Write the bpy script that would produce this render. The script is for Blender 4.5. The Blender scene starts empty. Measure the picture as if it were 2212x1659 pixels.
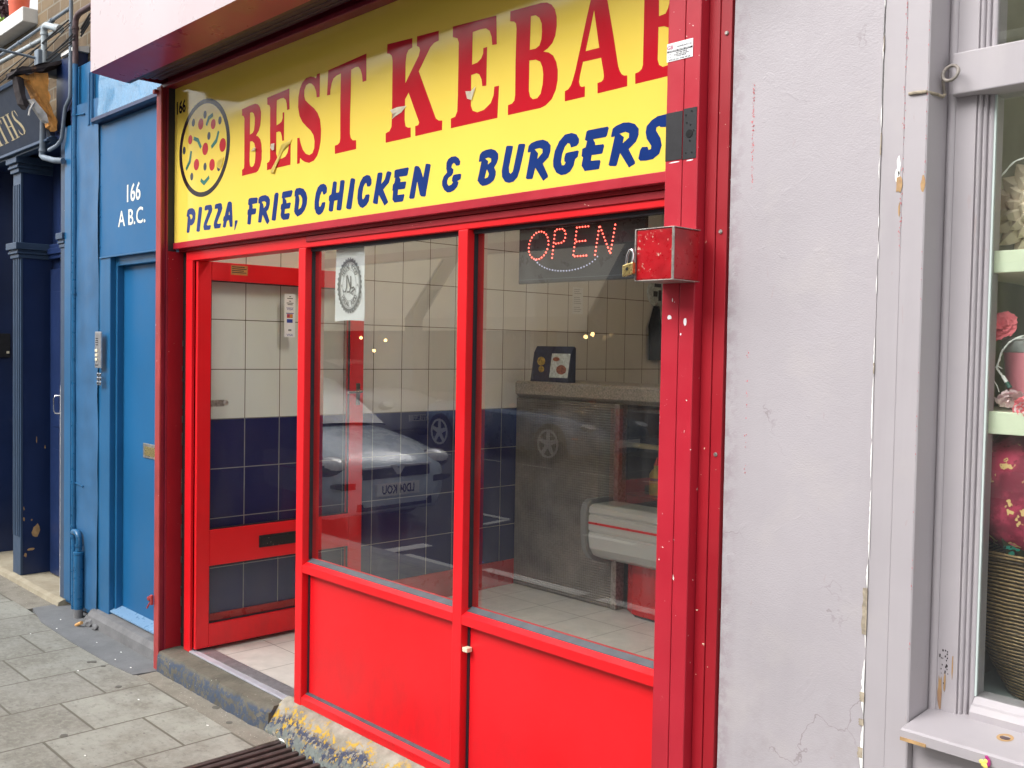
import bpy, bmesh, math, random
from mathutils import Vector, Matrix
from mathutils.geometry import tessellate_polygon

R = math.radians
rnd = random.Random(7)
scene = bpy.context.scene
COL = scene.collection

# ------------------------------------------------------------------ camera
# metres: x along the shop front, y into the shop (front frames at y = 0), z up from the pavement
cam_d = bpy.data.cameras.new('camera')
cam = bpy.data.objects.new('camera', cam_d)
COL.objects.link(cam)
cam_d.sensor_fit = 'HORIZONTAL'
cam_d.sensor_width = 36.0
cam_d.lens = 36.0 * 2145.66 / 2212.0
cam_d.clip_start = 0.05
cam_d.clip_end = 500
yaw, pitch, roll = R(46.3759), R(1.98762), R(1.04365)
fw = Vector((-math.sin(yaw) * math.cos(pitch), math.cos(yaw) * math.cos(pitch), -math.sin(pitch)))
rt = Vector((math.cos(yaw), math.sin(yaw), 0))
up = rt.cross(fw)
r2 = rt * math.cos(roll) + up * math.sin(roll)
u2 = -rt * math.sin(roll) + up * math.cos(roll)
m3 = Matrix((r2, u2, -fw)).transposed()
cam.matrix_world = Matrix.Translation((0, -2.2, 1.62)) @ m3.to_4x4()
scene.camera = cam

# ------------------------------------------------------------------ sky, sun, exposure (overcast day)
SUN_EL, SUN_AZ = R(42), R(195)           # azimuth clockwise from +y
world = bpy.data.worlds.new('World')
scene.world = world
world.use_nodes = True
wn = world.node_tree.nodes
wl = world.node_tree.links
wn.clear()
w_out = wn.new('ShaderNodeOutputWorld')
w_bg = wn.new('ShaderNodeBackground')
w_sky = wn.new('ShaderNodeTexSky')
w_sky.sky_type = 'NISHITA'
w_sky.sun_disc = False
w_sky.sun_elevation = SUN_EL
w_sky.sun_rotation = SUN_AZ
w_sky.dust_density = 4.0
w_sky.air_density = 1.2
w_hs = wn.new('ShaderNodeHueSaturation')
w_hs.inputs['Saturation'].default_value = 0.06
w_hs.inputs['Value'].default_value = 1.0
w_bg.inputs['Strength'].default_value = 0.15
wl.new(w_sky.outputs[0], w_hs.inputs['Color'])
wl.new(w_hs.outputs[0], w_bg.inputs['Color'])
wl.new(w_bg.outputs[0], w_out.inputs['Surface'])

sun_d = bpy.data.lights.new('sun', 'SUN')
sun_d.energy = 1.2
sun_d.angle = R(40)
sun_d.color = (1.0, 0.95, 0.90)
sun = bpy.data.objects.new('sun', sun_d)
COL.objects.link(sun)
sdir = Vector((math.sin(SUN_AZ) * math.cos(SUN_EL), math.cos(SUN_AZ) * math.cos(SUN_EL), math.sin(SUN_EL)))
sun.rotation_euler = sdir.to_track_quat('Z', 'Y').to_euler()

vs = scene.view_settings
vs.view_transform = 'Standard'
vs.look = 'None'
vs.gamma = 1.0
vs.exposure = 1.00
scene.render.engine = 'CYCLES'
scene.cycles.max_bounces = 10
scene.cycles.transparent_max_bounces = 16
scene.cycles.use_denoising = True
scene.cycles.sample_clamp_indirect = 8.0

# ------------------------------------------------------------------ helpers
BASE = {}                                   # object -> location of its thing


def tag(o, label=None, cat=None, group=None, kind=None):
    if label: o['label'] = label
    if cat: o['category'] = cat
    if group: o['group'] = group
    if kind: o['kind'] = kind
    return o


def thing(name, label, cat, loc=(0, 0, 0), group=None):
    o = bpy.data.objects.new(name, None)
    o.empty_display_size = 0.1
    COL.objects.link(o)
    o.location = loc
    BASE[o] = Vector(loc)
    return tag(o, label, cat, group)


class MB:
    """collects shapes for ONE mesh object"""

    def __init__(self):
        self.bm = bmesh.new()

    def face(self, pts):
        vs_ = [self.bm.verts.new(p) for p in pts]
        return self.bm.faces.new(vs_)

    def box(self, x0, x1, y0, y1, z0, z1, b=0.0):
        if x0 > x1: x0, x1 = x1, x0
        if y0 > y1: y0, y1 = y1, y0
        if z0 > z1: z0, z1 = z1, z0
        v = [self.bm.verts.new((x, y, z)) for x in (x0, x1) for y in (y0, y1) for z in (z0, z1)]
        idx = [(0, 1, 3, 2), (4, 6, 7, 5), (0, 4, 5, 1), (2, 3, 7, 6), (0, 2, 6, 4), (1, 5, 7, 3)]
        fs = [self.bm.faces.new([v[i] for i in f]) for f in idx]
        if b:
            es = list({e for f in fs for e in f.edges})
            bmesh.ops.bevel(self.bm, geom=es, offset=b, segments=2, profile=0.5, affect='EDGES')
        return self

    def prism(self, prof, axis, a, b):
        """prof: (y,z) for axis x, (x,z) for axis y, (x,y) for axis z"""
        def P(p, t):
            return {'x': (t, p[0], p[1]), 'y': (p[0], t, p[1]), 'z': (p[0], p[1], t)}[axis]
        A = [self.bm.verts.new(P(p, a)) for p in prof]
        B = [self.bm.verts.new(P(p, b)) for p in prof]
        n = len(prof)
        self.bm.faces.new(A)
        self.bm.faces.new(B[::-1])
        for i in range(n):
            self.bm.faces.new((A[i], B[i], B[(i + 1) % n], A[(i + 1) % n]))
        return self

    def tube(self, path, r, n=10, closed=False, caps=True):
        path = [Vector(p) for p in path]
        m = len(path)
        rs = r if isinstance(r, (list, tuple)) else [r] * m
        rings = []
        prevn = None
        for i, p in enumerate(path):
            if closed:
                t = path[(i + 1) % m] - path[i - 1]
            else:
                t = path[min(i + 1, m - 1)] - path[max(i - 1, 0)]
            t.normalize()
            if prevn is None:
                a = Vector((0, 0, 1)) if abs(t.z) < 0.9 else Vector((1, 0, 0))
                nn = t.cross(a).normalized()
            else:
                nn = (prevn - t * prevn.dot(t)).normalized()
            prevn = nn
            bb = t.cross(nn)
            rings.append([self.bm.verts.new(p + (nn * math.cos(2 * math.pi * k / n) + bb * math.sin(2 * math.pi * k / n)) * rs[i]) for k in range(n)])
        for i in range(m if closed else m - 1):
            A, B = rings[i], rings[(i + 1) % m]
            for k in range(n):
                self.bm.faces.new((A[k], A[(k + 1) % n], B[(k + 1) % n], B[k]))
        if caps and not closed:
            self.bm.faces.new(rings[0][::-1])
            self.bm.faces.new(rings[-1])
        return self

    def lathe(self, prof, c, n=24, axis='z', cap=True):
        rings = []
        for r_, h in prof:
            ring = []
            for k in range(n):
                a = 2 * math.pi * k / n
                u, v = r_ * math.cos(a), r_ * math.sin(a)
                p = {'z': (u, v, h), 'y': (u, h, v), 'x': (h, u, v)}[axis]
                ring.append(self.bm.verts.new((c[0] + p[0], c[1] + p[1], c[2] + p[2])))
            rings.append(ring)
        for A, B in zip(rings, rings[1:]):
            for k in range(n):
                self.bm.faces.new((A[k], A[(k + 1) % n], B[(k + 1) % n], B[k]))
        if cap:
            self.bm.faces.new(rings[0][::-1])
            self.bm.faces.new(rings[-1])
        return self

    def outline(self, loops, y, depth=0.0006, axis='y'):
        """flat cut-out letter or patch standing on plane y (facing -y), loops of (x,z); axis 'x': loops of (y,z) on plane x facing +x"""
        def P(p, t):
            return Vector((p[0], t, p[1])) if axis == 'y' else Vector((t, p[0], p[1]))
        f = y - depth if axis == 'y' else y + depth
        pts = [[P(p, f) for p in l] for l in loops]
        tris = tessellate_polygon(pts)
        fl = [q for l in pts for q in l]
        vs_ = [self.bm.verts.new(q) for q in fl]
        for t in tris:
            try:
                self.bm.faces.new([vs_[i] for i in t])
            except ValueError:
                pass
        k = 0
        for l in loops:
            n = len(l)
            bk = [self.bm.verts.new(P(p, y)) for p in l]
            for i in range(n):
                j = (i + 1) % n
                self.bm.faces.new((vs_[k + i], vs_[k + j], bk[j], bk[i]))
            k += n
        return self

    def stroke(self, path, w, y, depth=0.0006, axis='y'):
        """ribbon of width w along path in a wall plane"""
        n = len(path)
        ws = w if isinstance(w, (list, tuple)) else [w] * n
        L, Rr = [], []
        for i in range(n):
            a = path[max(i - 1, 0)]
            b = path[min(i + 1, n - 1)]
            dx, dz = b[0] - a[0], b[1] - a[1]
            d = math.hypot(dx, dz) or 1
            nx, nz = -dz / d, dx / d
            L.append((path[i][0] + nx * ws[i] / 2, path[i][1] + nz * ws[i] / 2))
            Rr.append((path[i][0] - nx * ws[i] / 2, path[i][1] - nz * ws[i] / 2))
        return self.outline([L + Rr[::-1]], y, depth, axis)

    def ball(self, c, r, sub=2, sc=(1, 1, 1), jit=0):
        ret = bmesh.ops.create_icosphere(self.bm, subdivisions=sub, radius=1)
        for v in ret['verts']:
            k = 1 + (rnd.uniform(-jit, jit) if jit else 0)
            v.co = Vector((c[0] + v.co.x * r * sc[0] * k, c[1] + v.co.y * r * sc[1] * k, c[2] + v.co.z * r * sc[2] * k))
        return self

    def merge_text(self, body, size, origin, ux=(1, 0, 0), uz=(0, 0, 1), sx=1.0, align='CENTER', extrude=0.0003, shear=0.0, bold=0.0):
        cu = bpy.data.curves.new('t', 'FONT')
        cu.body = body
        cu.size = size
        cu.align_x = align
        cu.align_y = 'CENTER'
        cu.extrude = extrude
        cu.shear = shear
        cu.offset = bold
        cu.resolution_u = 3
        ob = bpy.data.objects.new('t', cu)
        COL.objects.link(ob)
        bpy.context.view_layer.update()
        dg = bpy.context.evaluated_depsgraph_get()
        me = bpy.data.meshes.new_from_object(ob.evaluated_get(dg))
        ux, uz = Vector(ux), Vector(uz)
        un = ux.cross(uz)
        o = Vector(origin)
        me.transform(Matrix.LocRotScale(o, Matrix((ux, uz, un)).transposed(), None) @ Matrix.Diagonal((sx, 1, 1, 1)))
        self.bm.from_mesh(me)
        bpy.data.objects.remove(ob)
        bpy.data.curves.remove(cu)
        bpy.data.meshes.remove(me)
        return self

    def build(self, name, mat, parent=None, smooth=False, label=None):
        bm = self.bm
        base = BASE.get(parent, Vector((0, 0, 0)))
        bmesh.ops.recalc_face_normals(bm, faces=bm.faces[:])
        for v in bm.verts:
            v.co -= base
        me = bpy.data.meshes.new(name)
        bm.to_mesh(me)
        bm.free()
        ms = mat if isinstance(mat, (list, tuple)) else [mat]
        for m_ in ms:
            me.materials.append(m_)
        if smooth:
            for p in me.polygons:
                p.use_smooth = True
            try:
                me.set_sharp_from_angle(angle=R(38))
            except Exception:
                pass
        o = bpy.data.objects.new(name, me)
        COL.objects.link(o)
        if parent:
            o.parent = parent
        BASE[o] = base
        if label: o['label'] = label
        return o


def bx(name, mat, parent, *a, b=0.003, label=None):
    return MB().box(*a, b=b).build(name, mat, parent, label=label)


def build_each(mb, name, mat, parent):
    """every loose piece of mb becomes a part of its own"""
    bm = mb.bm
    bm.verts.index_update()
    seen = set()
    for v0 in bm.verts:
        if v0 in seen: continue
        stack, isl = [v0], []
        seen.add(v0)
        while stack:
            v = stack.pop()
            isl.append(v)
            for e in v.link_edges:
                w = e.other_vert(v)
                if w not in seen:
                    seen.add(w)
                    stack.append(w)
        idx = {v: i for i, v in enumerate(isl)}
        q = MB()
        nv_ = [q.bm.verts.new(v.co) for v in isl]
        for f in {f for v in isl for f in v.link_faces}:
            q.bm.faces.new([nv_[idx[v]] for v in f.verts])
        q.build(name, mat, parent)
    bm.free()


def copy_tree(o, parent=None):
    c = o.copy()
    COL.objects.link(c)
    if parent: c.parent = parent
    for ch in list(o.children):
        copy_tree(ch, c)
    return c


# ------------------------------------------------------------------ materials
class NT:
    def __init__(self, name):
        self.m = bpy.data.materials.new(name)
        self.m.use_nodes = True
        self.t = self.m.node_tree
        self.t.nodes.clear()
        self.out = self.n('ShaderNodeOutputMaterial')
        self.pos = self.n('ShaderNodeNewGeometry').outputs['Position']

    def n(self, k, **kw):
        nd = self.t.nodes.new(k)
        for a, v in kw.items():
            setattr(nd, a, v)
        return nd

    def l(self, a, b):
        self.t.links.new(a, b)

    def setv(self, sock, v):
        if hasattr(v, 'links') or isinstance(v, bpy.types.NodeSocket):
            self.l(v, sock)
        else:
            sock.default_value = v

    def noise(self, scale, detail=4, rough=0.55, vec=None, stretch=None, dist=0.0):
        v = vec or self.pos
        if stretch:
            mp = self.n('ShaderNodeMapping')
            mp.inputs['Scale'].default_value = stretch
            self.l(v, mp.inputs['Vector'])
            v = mp.outputs[0]
        nd = self.n('ShaderNodeTexNoise')
        nd.inputs['Scale'].default_value = scale
        nd.inputs['Detail'].default_value = detail
        nd.inputs['Roughness'].default_value = rough
        nd.inputs['Distortion'].default_value = dist
        self.l(v, nd.inputs['Vector'])
        return nd.outputs['Fac']

    def ramp(self, fac, stops, interp='LINEAR'):
        nd = self.n('ShaderNodeValToRGB')
        cr = nd.color_ramp
        cr.interpolation = interp
        while len(cr.elements) > 1:
            cr.elements.remove(cr.elements[-1])
        for i, (p, c) in enumerate(stops):
            e = cr.elements[0] if i == 0 else cr.elements.new(p)
            e.position = p
            e.color = (*c, 1) if len(c) == 3 else c
        self.l(fac, nd.inputs['Fac'])
        return nd.outputs['Color']

    def step(self, fac, lo, hi):
        nd = self.n('ShaderNodeMapRange')
        nd.interpolation_type = 'SMOOTHSTEP'
        nd.inputs['From Min'].default_value = lo
        nd.inputs['From Max'].default_value = hi
        self.l(fac, nd.inputs['Value'])
        return nd.outputs['Result']

    def mix(self, fac, a, b):
        nd = self.n('ShaderNodeMix', data_type='RGBA')
        self.setv(nd.inputs[0], fac)
        self.setv(nd.inputs[6], (*a, 1) if isinstance(a, tuple) and len(a) == 3 else a)
        self.setv(nd.inputs[7], (*b, 1) if isinstance(b, tuple) and len(b) == 3 else b)
        return nd.outputs[2]

    def math(self, op, a, b=0.0, clamp=False):
        nd = self.n('ShaderNodeMath', operation=op)
        nd.use_clamp = clamp
        self.setv(nd.inputs[0], a)
        self.setv(nd.inputs[1], b)
        return nd.outputs[0]

    def sep(self):
        nd = self.n('ShaderNodeSeparateXYZ')
        self.l(self.pos, nd.inputs[0])
        return nd.outputs

    def comb(self, x, y, z=0.0):
        nd = self.n('ShaderNodeCombineXYZ')
        self.setv(nd.inputs[0], x)
        self.setv(nd.inputs[1], y)
        self.setv(nd.inputs[2], z)
        return nd.outputs[0]

    def finish(self, color, rough=0.5, metal=0.0, bump=None, bstr=0.3, bdist=0.002, coat=0.0, emit=None, estr=0.0, spec=0.5):
        p = self.n('ShaderNodeBsdfPrincipled')
        self.setv(p.inputs['Base Color'], (*color, 1) if isinstance(color, tuple) and len(color) == 3 else color)
        self.setv(p.inputs['Roughness'], rough)
        self.setv(p.inputs['Metallic'], metal)
        p.inputs['Specular IOR Level'].default_value = spec
        p.inputs['Coat Weight'].default_value = coat
        p.inputs['Coat Roughness'].default_value = 0.06
        if emit:
            p.inputs['Emission Color'].default_value = (*emit, 1)
            p.inputs['Emission Strength'].default_value = estr
        if bump is not None:
            b = self.n('ShaderNodeBump')
            b.inputs['Strength'].default_value = bstr
            b.inputs['Distance'].default_value = bdist
            self.l(bump, b.inputs['Height'])
            self.l(b.outputs[0], p.inputs['Normal'])
        self.l(p.outputs[0], self.out.inputs['Surface'])
        return self.m


def paint(name, c, rough=0.4, var=0.12, scale=3.0, bump=60, bstr=0.12, coat=0.0, chip=None, chip_scale=25, chip_t=0.74, dirt=None, dirt_t=0.6, metal=0.0, spec=0.5, streak=False, grime=False):
    t = NT(name)
    n1 = t.noise(scale, 5)
    lo = tuple(x * (1 - var) for x in c)
    hi = tuple(min(1, x * (1 + var)) for x in c)
    col = t.ramp(n1, [(0.3, lo), (0.7, hi)])
    if grime:
        sz = t.sep()[2]
        gr_ = t.math('MULTIPLY', t.step(sz, 0.62, 0.10), t.step(t.noise(9, 6, 0.7, stretch=(1, 1, 0.5)), 0.40, 0.72))
        col = t.mix(t.math('MULTIPLY', gr_, 0.28), col, (0.22, 0.03, 0.03))
        sc2 = t.noise(40, 3, 0.6, stretch=(0.5, 1, 3.0), dist=2.0)
        col = t.mix(t.math('MULTIPLY', t.step(sc2, 0.735, 0.76), 0.35), col, (0.85, 0.22, 0.22))
        fd = t.noise(1.1, 4, 0.6)
        col = t.mix(t.math('MULTIPLY', t.step(fd, 0.42, 0.68), 0.5), col, (0.74, 0.013, 0.022))
    if streak:
        ns = t.noise(9, 5, 0.6, stretch=(1, 1, 0.08))
        col = t.mix(t.math('MULTIPLY', t.step(ns, 0.5, 0.8), 0.35), col, tuple(x * 0.6 for x in c))
    r_ = t.math('ADD', t.math('MULTIPLY', t.noise(scale * 4, 3), 0.25), rough - 0.12)
    if dirt:
        nd = t.noise(6, 6, 0.65, stretch=(1, 1, 0.6))
        col = t.mix(t.step(nd, dirt_t, dirt_t + 0.14), col, dirt)
    if chip:
        nc = t.noise(chip_scale, 3, 0.6)
        nm = t.noise(2.3, 2)
        f = t.math('MULTIPLY', t.step(nc, chip_t, chip_t + 0.02), t.step(nm, 0.45, 0.55))
        col = t.mix(f, col, chip)
    return t.finish(col, r_, metal, bump=t.noise(bump, 4) if bump else None, bstr=bstr, coat=coat, spec=spec)


M = {}
M['red'] = paint('red_powder_coat', (0.70, 0.0055, 0.011), 0.36, 0.06, 2, bump=140, bstr=0.03, grime=True)
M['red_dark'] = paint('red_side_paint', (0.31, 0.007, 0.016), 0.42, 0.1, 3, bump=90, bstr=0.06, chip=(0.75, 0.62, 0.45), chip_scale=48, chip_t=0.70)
M['red_rail'] = paint('red_worn_rail_paint', (0.41, 0.014, 0.030), 0.38, 0.1, 4, bump=90, bstr=0.08, chip=(0.8, 0.75, 0.68), chip_scale=55, chip_t=0.70)
M['red_box'] = paint('red_chipped_box_paint', (0.36, 0.005, 0.011), 0.3, 0.3, 14, bump=60, bstr=0.15, chip=(0.66, 0.48, 0.38), chip_scale=75, chip_t=0.635)
M['oxide'] = paint('oxide_red_rail_paint', (0.36, 0.045, 0.045), 0.5, 0.2, 8, bump=80, bstr=0.12, chip=(0.7, 0.6, 0.55), chip_scale=50, chip_t=0.69)
M['maroon'] = paint('maroon_soffit_paint', (0.24, 0.012, 0.03), 0.35, 0.2, 3, bump=60, bstr=0.06)
M['soffit'] = paint('purple_red_soffit', (0.30, 0.02, 0.07), 0.3, 0.15, 2.5, bump=60, bstr=0.05)
M['shutter_dark'] = paint('dark_shutter_slat', (0.05, 0.018, 0.03), 0.45, 0.2, 6)
M['fascia'] = paint('faded_pink_white_fascia', (0.52, 0.43, 0.45), 0.3, 0.08, 1.6, bump=30, bstr=0.03)
M['rubber'] = paint('black_rubber', (0.014, 0.014, 0.02), 0.6, 0.1, 12, bump=80, bstr=0.1)
M['rubber_grey'] = paint('grey_sealant', (0.075, 0.08, 0.092), 0.55, 0.2, 25, bump=120, bstr=0.2)
M['black'] = paint('black_plate', (0.009, 0.009, 0.012), 0.55, 0.3, 30, bump=100, bstr=0.2, chip=(0.35, 0.28, 0.22), chip_scale=70, chip_t=0.68)
M['hole'] = paint('dark_hole', (0.005, 0.005, 0.006), 0.9, 0, bump=None)
M['alu'] = paint('brushed_aluminium', (0.55, 0.55, 0.57), 0.35, 0.15, 40, bump=200, bstr=0.1, metal=0.85)
M['alu_step'] = paint('threshold_nosing', (0.60, 0.62, 0.70), 0.4, 0.1, 18, bump=100, bstr=0.1, metal=0.5)
M['steel'] = paint('weathered_steel', (0.42, 0.40, 0.37), 0.38, 0.35, 60, bump=150, bstr=0.2, metal=0.8)
M['painted_iron'] = paint('painted_iron', (0.20, 0.175, 0.155), 0.55, 0.4, 60, bump=80, bstr=0.3)
M['brass'] = paint('brass', (0.66, 0.52, 0.22), 0.28, 0.12, 50, bump=150, bstr=0.1, metal=0.9)
M['chrome'] = paint('chrome', (0.75, 0.75, 0.78), 0.12, 0.05, 10, bump=None, metal=1.0)
M['white'] = paint('white_paper', (0.82, 0.83, 0.84), 0.6, 0.03, 8, bump=30, bstr=0.08)
M['cream'] = paint('cream_plastic', (0.75, 0.68, 0.50), 0.5, 0.05, 8)
M['yellow'] = paint('yellow_acrylic', (0.84, 0.625, 0.10), 0.08, 0.03, 1.4, bump=None)
M['sign_red'] = paint('red_vinyl', (0.47, 0.009, 0.02), 0.12, 0.05, 2, bump=None, spec=0.35)
M['sign_blue'] = paint('blue_vinyl', (0.010, 0.034, 0.17), 0.14, 0.1, 6, bump=None, spec=0.35)
M['sign_black'] = paint('black_vinyl', (0.02, 0.015, 0.02), 0.15, 0.1, 6, bump=None, spec=0.35)
M['sign_dark'] = paint('slate_vinyl', (0.04, 0.05, 0.07), 0.15, 0.1, 6, bump=None, spec=0.35)
M['sign_green'] = paint('green_vinyl', (0.02, 0.15, 0.12), 0.15, 0.1, 6, bump=None, spec=0.35)
M['peel'] = paint('peeling_vinyl_back', (0.80, 0.76, 0.62), 0.55, 0.1, 30, bump=60, bstr=0.3)
M['peel_yellow'] = paint('peeling_yellow_vinyl', (0.82, 0.68, 0.16), 0.4, 0.1, 30, bump=60, bstr=0.2)
M['blue'] = paint('blue_gloss_paint', (0.012, 0.112, 0.262), 0.34, 0.16, 2.5, bump=22, bstr=0.22, chip=(0.55, 0.68, 0.8), chip_scale=60, chip_t=0.755, streak=True)
M['blue_door'] = paint('blue_door_paint', (0.013, 0.112, 0.268), 0.34, 0.12, 1.6, bump=14, bstr=0.10, spec=0.25)
M['blue_rough_lit'] = paint('blue_render_lit', (0.085, 0.25, 0.44), 0.26, 0.2, 6, bump=30, bstr=1.0, coat=0.35, spec=0.6)  # light caught by the upper render is put into this paler blue
M['blue_pipe'] = paint('blue_pipe_paint', (0.013, 0.11, 0.25), 0.3, 0.2, 9, bump=40, bstr=0.2)
M['lavender_blue'] = paint('lavender_blue_paint', (0.035, 0.125, 0.265), 0.36, 0.2, 6, bump=25, bstr=0.3)
M['navy'] = paint('navy_gloss_paint', (0.010, 0.024, 0.085), 0.35, 0.18, 3, bump=40, bstr=0.15, chip=(0.5, 0.42, 0.32), chip_scale=30, chip_t=0.765)
M['navy_lit'] = paint('navy_paint_sheen', (0.035, 0.065, 0.12), 0.42, 0.15, 5, bump=60, bstr=0.15, chip=(0.5, 0.45, 0.38), chip_scale=40, chip_t=0.765)  # sky sheen on the navy fronts is put into this paler colour
M['navy_board'] = paint('navy_sign_board', (0.032, 0.045, 0.075), 0.4, 0.1, 3, bump=60, bstr=0.05)
M['gold'] = paint('pale_gold_lettering', (0.56, 0.47, 0.29), 0.4, 0.15, 30, bump=None)
M['letter_white'] = paint('white_brush_paint', (0.78, 0.78, 0.70), 0.5, 0.1, 40, bump=60, bstr=0.2)
M['grey_pipe'] = paint('grey_pvc_pipe', (0.16, 0.20, 0.25), 0.45, 0.25, 6, bump=40, bstr=0.12, dirt=(0.09, 0.08, 0.08))
M['pale_pipe'] = paint('pale_grey_pipe', (0.36, 0.41, 0.44), 0.45, 0.2, 7, bump=40, bstr=0.12, dirt=(0.16, 0.15, 0.14))
M['iron_pipe'] = paint('rusty_iron_pipe', (0.09, 0.055, 0.06), 0.6, 0.4, 20, bump=60, bstr=0.4)
M['cable'] = paint('black_cable', (0.02, 0.02, 0.022), 0.55, 0.2, 20, bump=None)
M['rot_wood'] = paint('exposed_orange_wood', (0.66, 0.30, 0.07), 0.75, 0.4, 14, bump=30, bstr=0.9, dirt=(0.10, 0.05, 0.025), dirt_t=0.55)
M['char_wood'] = paint('black_rotten_wood', (0.025, 0.018, 0.02), 0.8, 0.5, 25, bump=30, bstr=0.9, dirt=(0.22, 0.10, 0.04), dirt_t=0.62)
M['flaked'] = paint('flaking_white_paint', (0.55, 0.53, 0.50), 0.7, 0.3, 25, bump=40, bstr=0.8, dirt=(0.15, 0.1, 0.07), dirt_t=0.6)
M['coping'] = paint('white_coping_paint', (0.72, 0.72, 0.70), 0.7, 0.12, 6, bump=30, bstr=0.4, dirt=(0.4, 0.42, 0.40), dirt_t=0.62)
M['terracotta'] = paint('red_terracotta', (0.60, 0.10, 0.045), 0.6, 0.12, 12, bump=60, bstr=0.2)
M['leaf_dark'] = paint('dark_red_leaf', (0.055, 0.022, 0.028), 0.5, 0.5, 20, bump=None)
M['leaf_green'] = paint('lime_leaf', (0.20, 0.36, 0.05), 0.5, 0.4, 20, bump=None)
M['soil_red'] = paint('red_flower', (0.55, 0.03, 0.02), 0.6, 0.4, 20, bump=None)
M['lilac'] = None
M['wood_bare'] = paint('bare_timber', (0.40, 0.25, 0.115), 0.7, 0.25, 30, bump=60, bstr=0.4, dirt=(0.25, 0.14, 0.10), dirt_t=0.58)
M['plaster'] = paint('bare_white_plaster', (0.86, 0.86, 0.83), 0.8, 0.06, 40, bump=120, bstr=0.6)
M['brick_core'] = paint('crumbling_mortar', (0.34, 0.29, 0.22), 0.9, 0.4, 60, bump=90, bstr=1.0)
M['red_fleck'] = paint('red_paint_smear', (0.50, 0.13, 0.14), 0.6, 0.2, 60, bump=None)
M['interior_ceiling'] = paint('ceiling_white', (0.50, 0.46, 0.40), 0.8, 0.05, 2, bump=None)
M['interior_wall'] = paint('plain_wall_paint', (0.20, 0.15, 0.11), 0.7, 0.08, 2, bump=None)
M['skirt_red'] = paint('red_skirting', (0.50, 0.012, 0.015), 0.3, 0.08, 4, bump=None)
M['slab_grey'] = paint('speckled_counter_stone', (0.30, 0.27, 0.24), 0.35, 0.4, 90, bump=None)
M['bumper'] = paint('grey_fridge_plastic', (0.42, 0.42, 0.40), 0.35, 0.05, 3, bump=None)
M['bumper_dark'] = paint('dark_grey_plastic', (0.20, 0.20, 0.20), 0.4, 0.08, 3, bump=None)
M['stripe'] = paint('red_fridge_stripe', (0.55, 0.015, 0.02), 0.3, 0.05, 3, bump=None)
M['case_dark'] = paint('dark_case_interior', (0.03, 0.03, 0.032), 0.4, 0.2, 10, bump=None)
M['shelf_tan'] = paint('tan_shelf_edge', (0.38, 0.32, 0.20), 0.5, 0.12, 10, bump=None)
M['sauce'] = paint('mustard_plastic', (0.50, 0.33, 0.06), 0.4, 0.1, 20, bump=None)
M['led_panel'] = paint('dark_led_board', (0.035, 0.035, 0.04), 0.3, 0.1, 6, bump=None)
M['card_blue'] = paint('card_blue', (0.03, 0.06, 0.35), 0.4, 0.05, 10, bump=None)
M['card_red'] = paint('card_red', (0.62, 0.05, 0.03), 0.4, 0.05, 10, bump=None)
M['card_orange'] = paint('card_orange', (0.75, 0.32, 0.03), 0.4, 0.05, 10, bump=None)
M['ink'] = paint('grey_ink', (0.10, 0.11, 0.12), 0.6, 0.05, 10, bump=None)
M['ink_dark'] = paint('black_ink', (0.02, 0.02, 0.025), 0.6, 0.05, 10, bump=None)
M['ink_pale'] = paint('pale_ink', (0.42, 0.43, 0.45), 0.6, 0.05, 10, bump=None)
M['ink_pink'] = paint('pink_ink', (0.45, 0.16, 0.22), 0.6, 0.05, 10, bump=None)
M['sticker_gold'] = paint('faded_gold_sticker', (0.46, 0.20, 0.05), 0.5, 0.15, 30, bump=None)
M['box_blue'] = paint('dark_blue_card', (0.015, 0.02, 0.06), 0.45, 0.4, 40, bump=None)
M['box_gold'] = paint('gold_print', (0.42, 0.28, 0.05), 0.45, 0.6, 60, bump=None)
M['box_pale'] = paint('pale_print', (0.60, 0.66, 0.66), 0.45, 0.3, 60, bump=None)
M['box_rust'] = paint('rust_print', (0.30, 0.10, 0.06), 0.45, 0.5, 60, bump=None)
M['cloth_black'] = paint('black_cloth', (0.012, 0.012, 0.014), 0.9, 0.2, 30, bump=None)
M['iron'] = paint('cast_iron', (0.075, 0.058, 0.055), 0.5, 0.4, 18, bump=60, bstr=0.4, metal=0.3)
M['pit'] = paint('dark_pit', (0.02, 0.018, 0.016), 0.95, 0.4, 20, bump=None)
M['magenta'] = paint('magenta_paper', (0.35, 0.02, 0.16), 0.6, 0.1, 30, bump=None)
M['gum'] = paint('trodden_gum', (0.105, 0.098, 0.085), 0.8, 0.2, 30, bump=None)
M['litter'] = paint('white_scrap', (0.8, 0.8, 0.78), 0.7, 0.05, 20, bump=None)
M['filter'] = paint('orange_filter', (0.62, 0.34, 0.12), 0.7, 0.1, 60, bump=None)
M['fan_paper'] = paint('cream_tissue_paper', (0.84, 0.71, 0.53), 0.8, 0.06, 20, bump=None)
M['shelf_cream'] = paint('cream_shelf_paint', (0.72, 0.78, 0.58), 0.5, 0.04, 3, bump=None)
M['bucket_pink'] = paint('pink_enamel', (0.78, 0.27, 0.32), 0.35, 0.08, 8, bump=None)
M['bucket_rim'] = paint('galvanised_rim', (0.60, 0.64, 0.61), 0.45, 0.15, 30, bump=None, metal=0.4)
M['petal_coral'] = paint('coral_petal', (0.90, 0.19, 0.22), 0.7, 0.2, 30, bump=None)
M['petal_pink'] = paint('blush_petal', (0.93, 0.68, 0.70), 0.7, 0.15, 30, bump=None)
M['stem_green'] = paint('dark_green_plastic', (0.02, 0.10, 0.07), 0.4, 0.1, 30, bump=None)
M['wire_white'] = paint('white_wire', (0.80, 0.80, 0.76), 0.4, 0.05, 30, bump=None)
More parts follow.
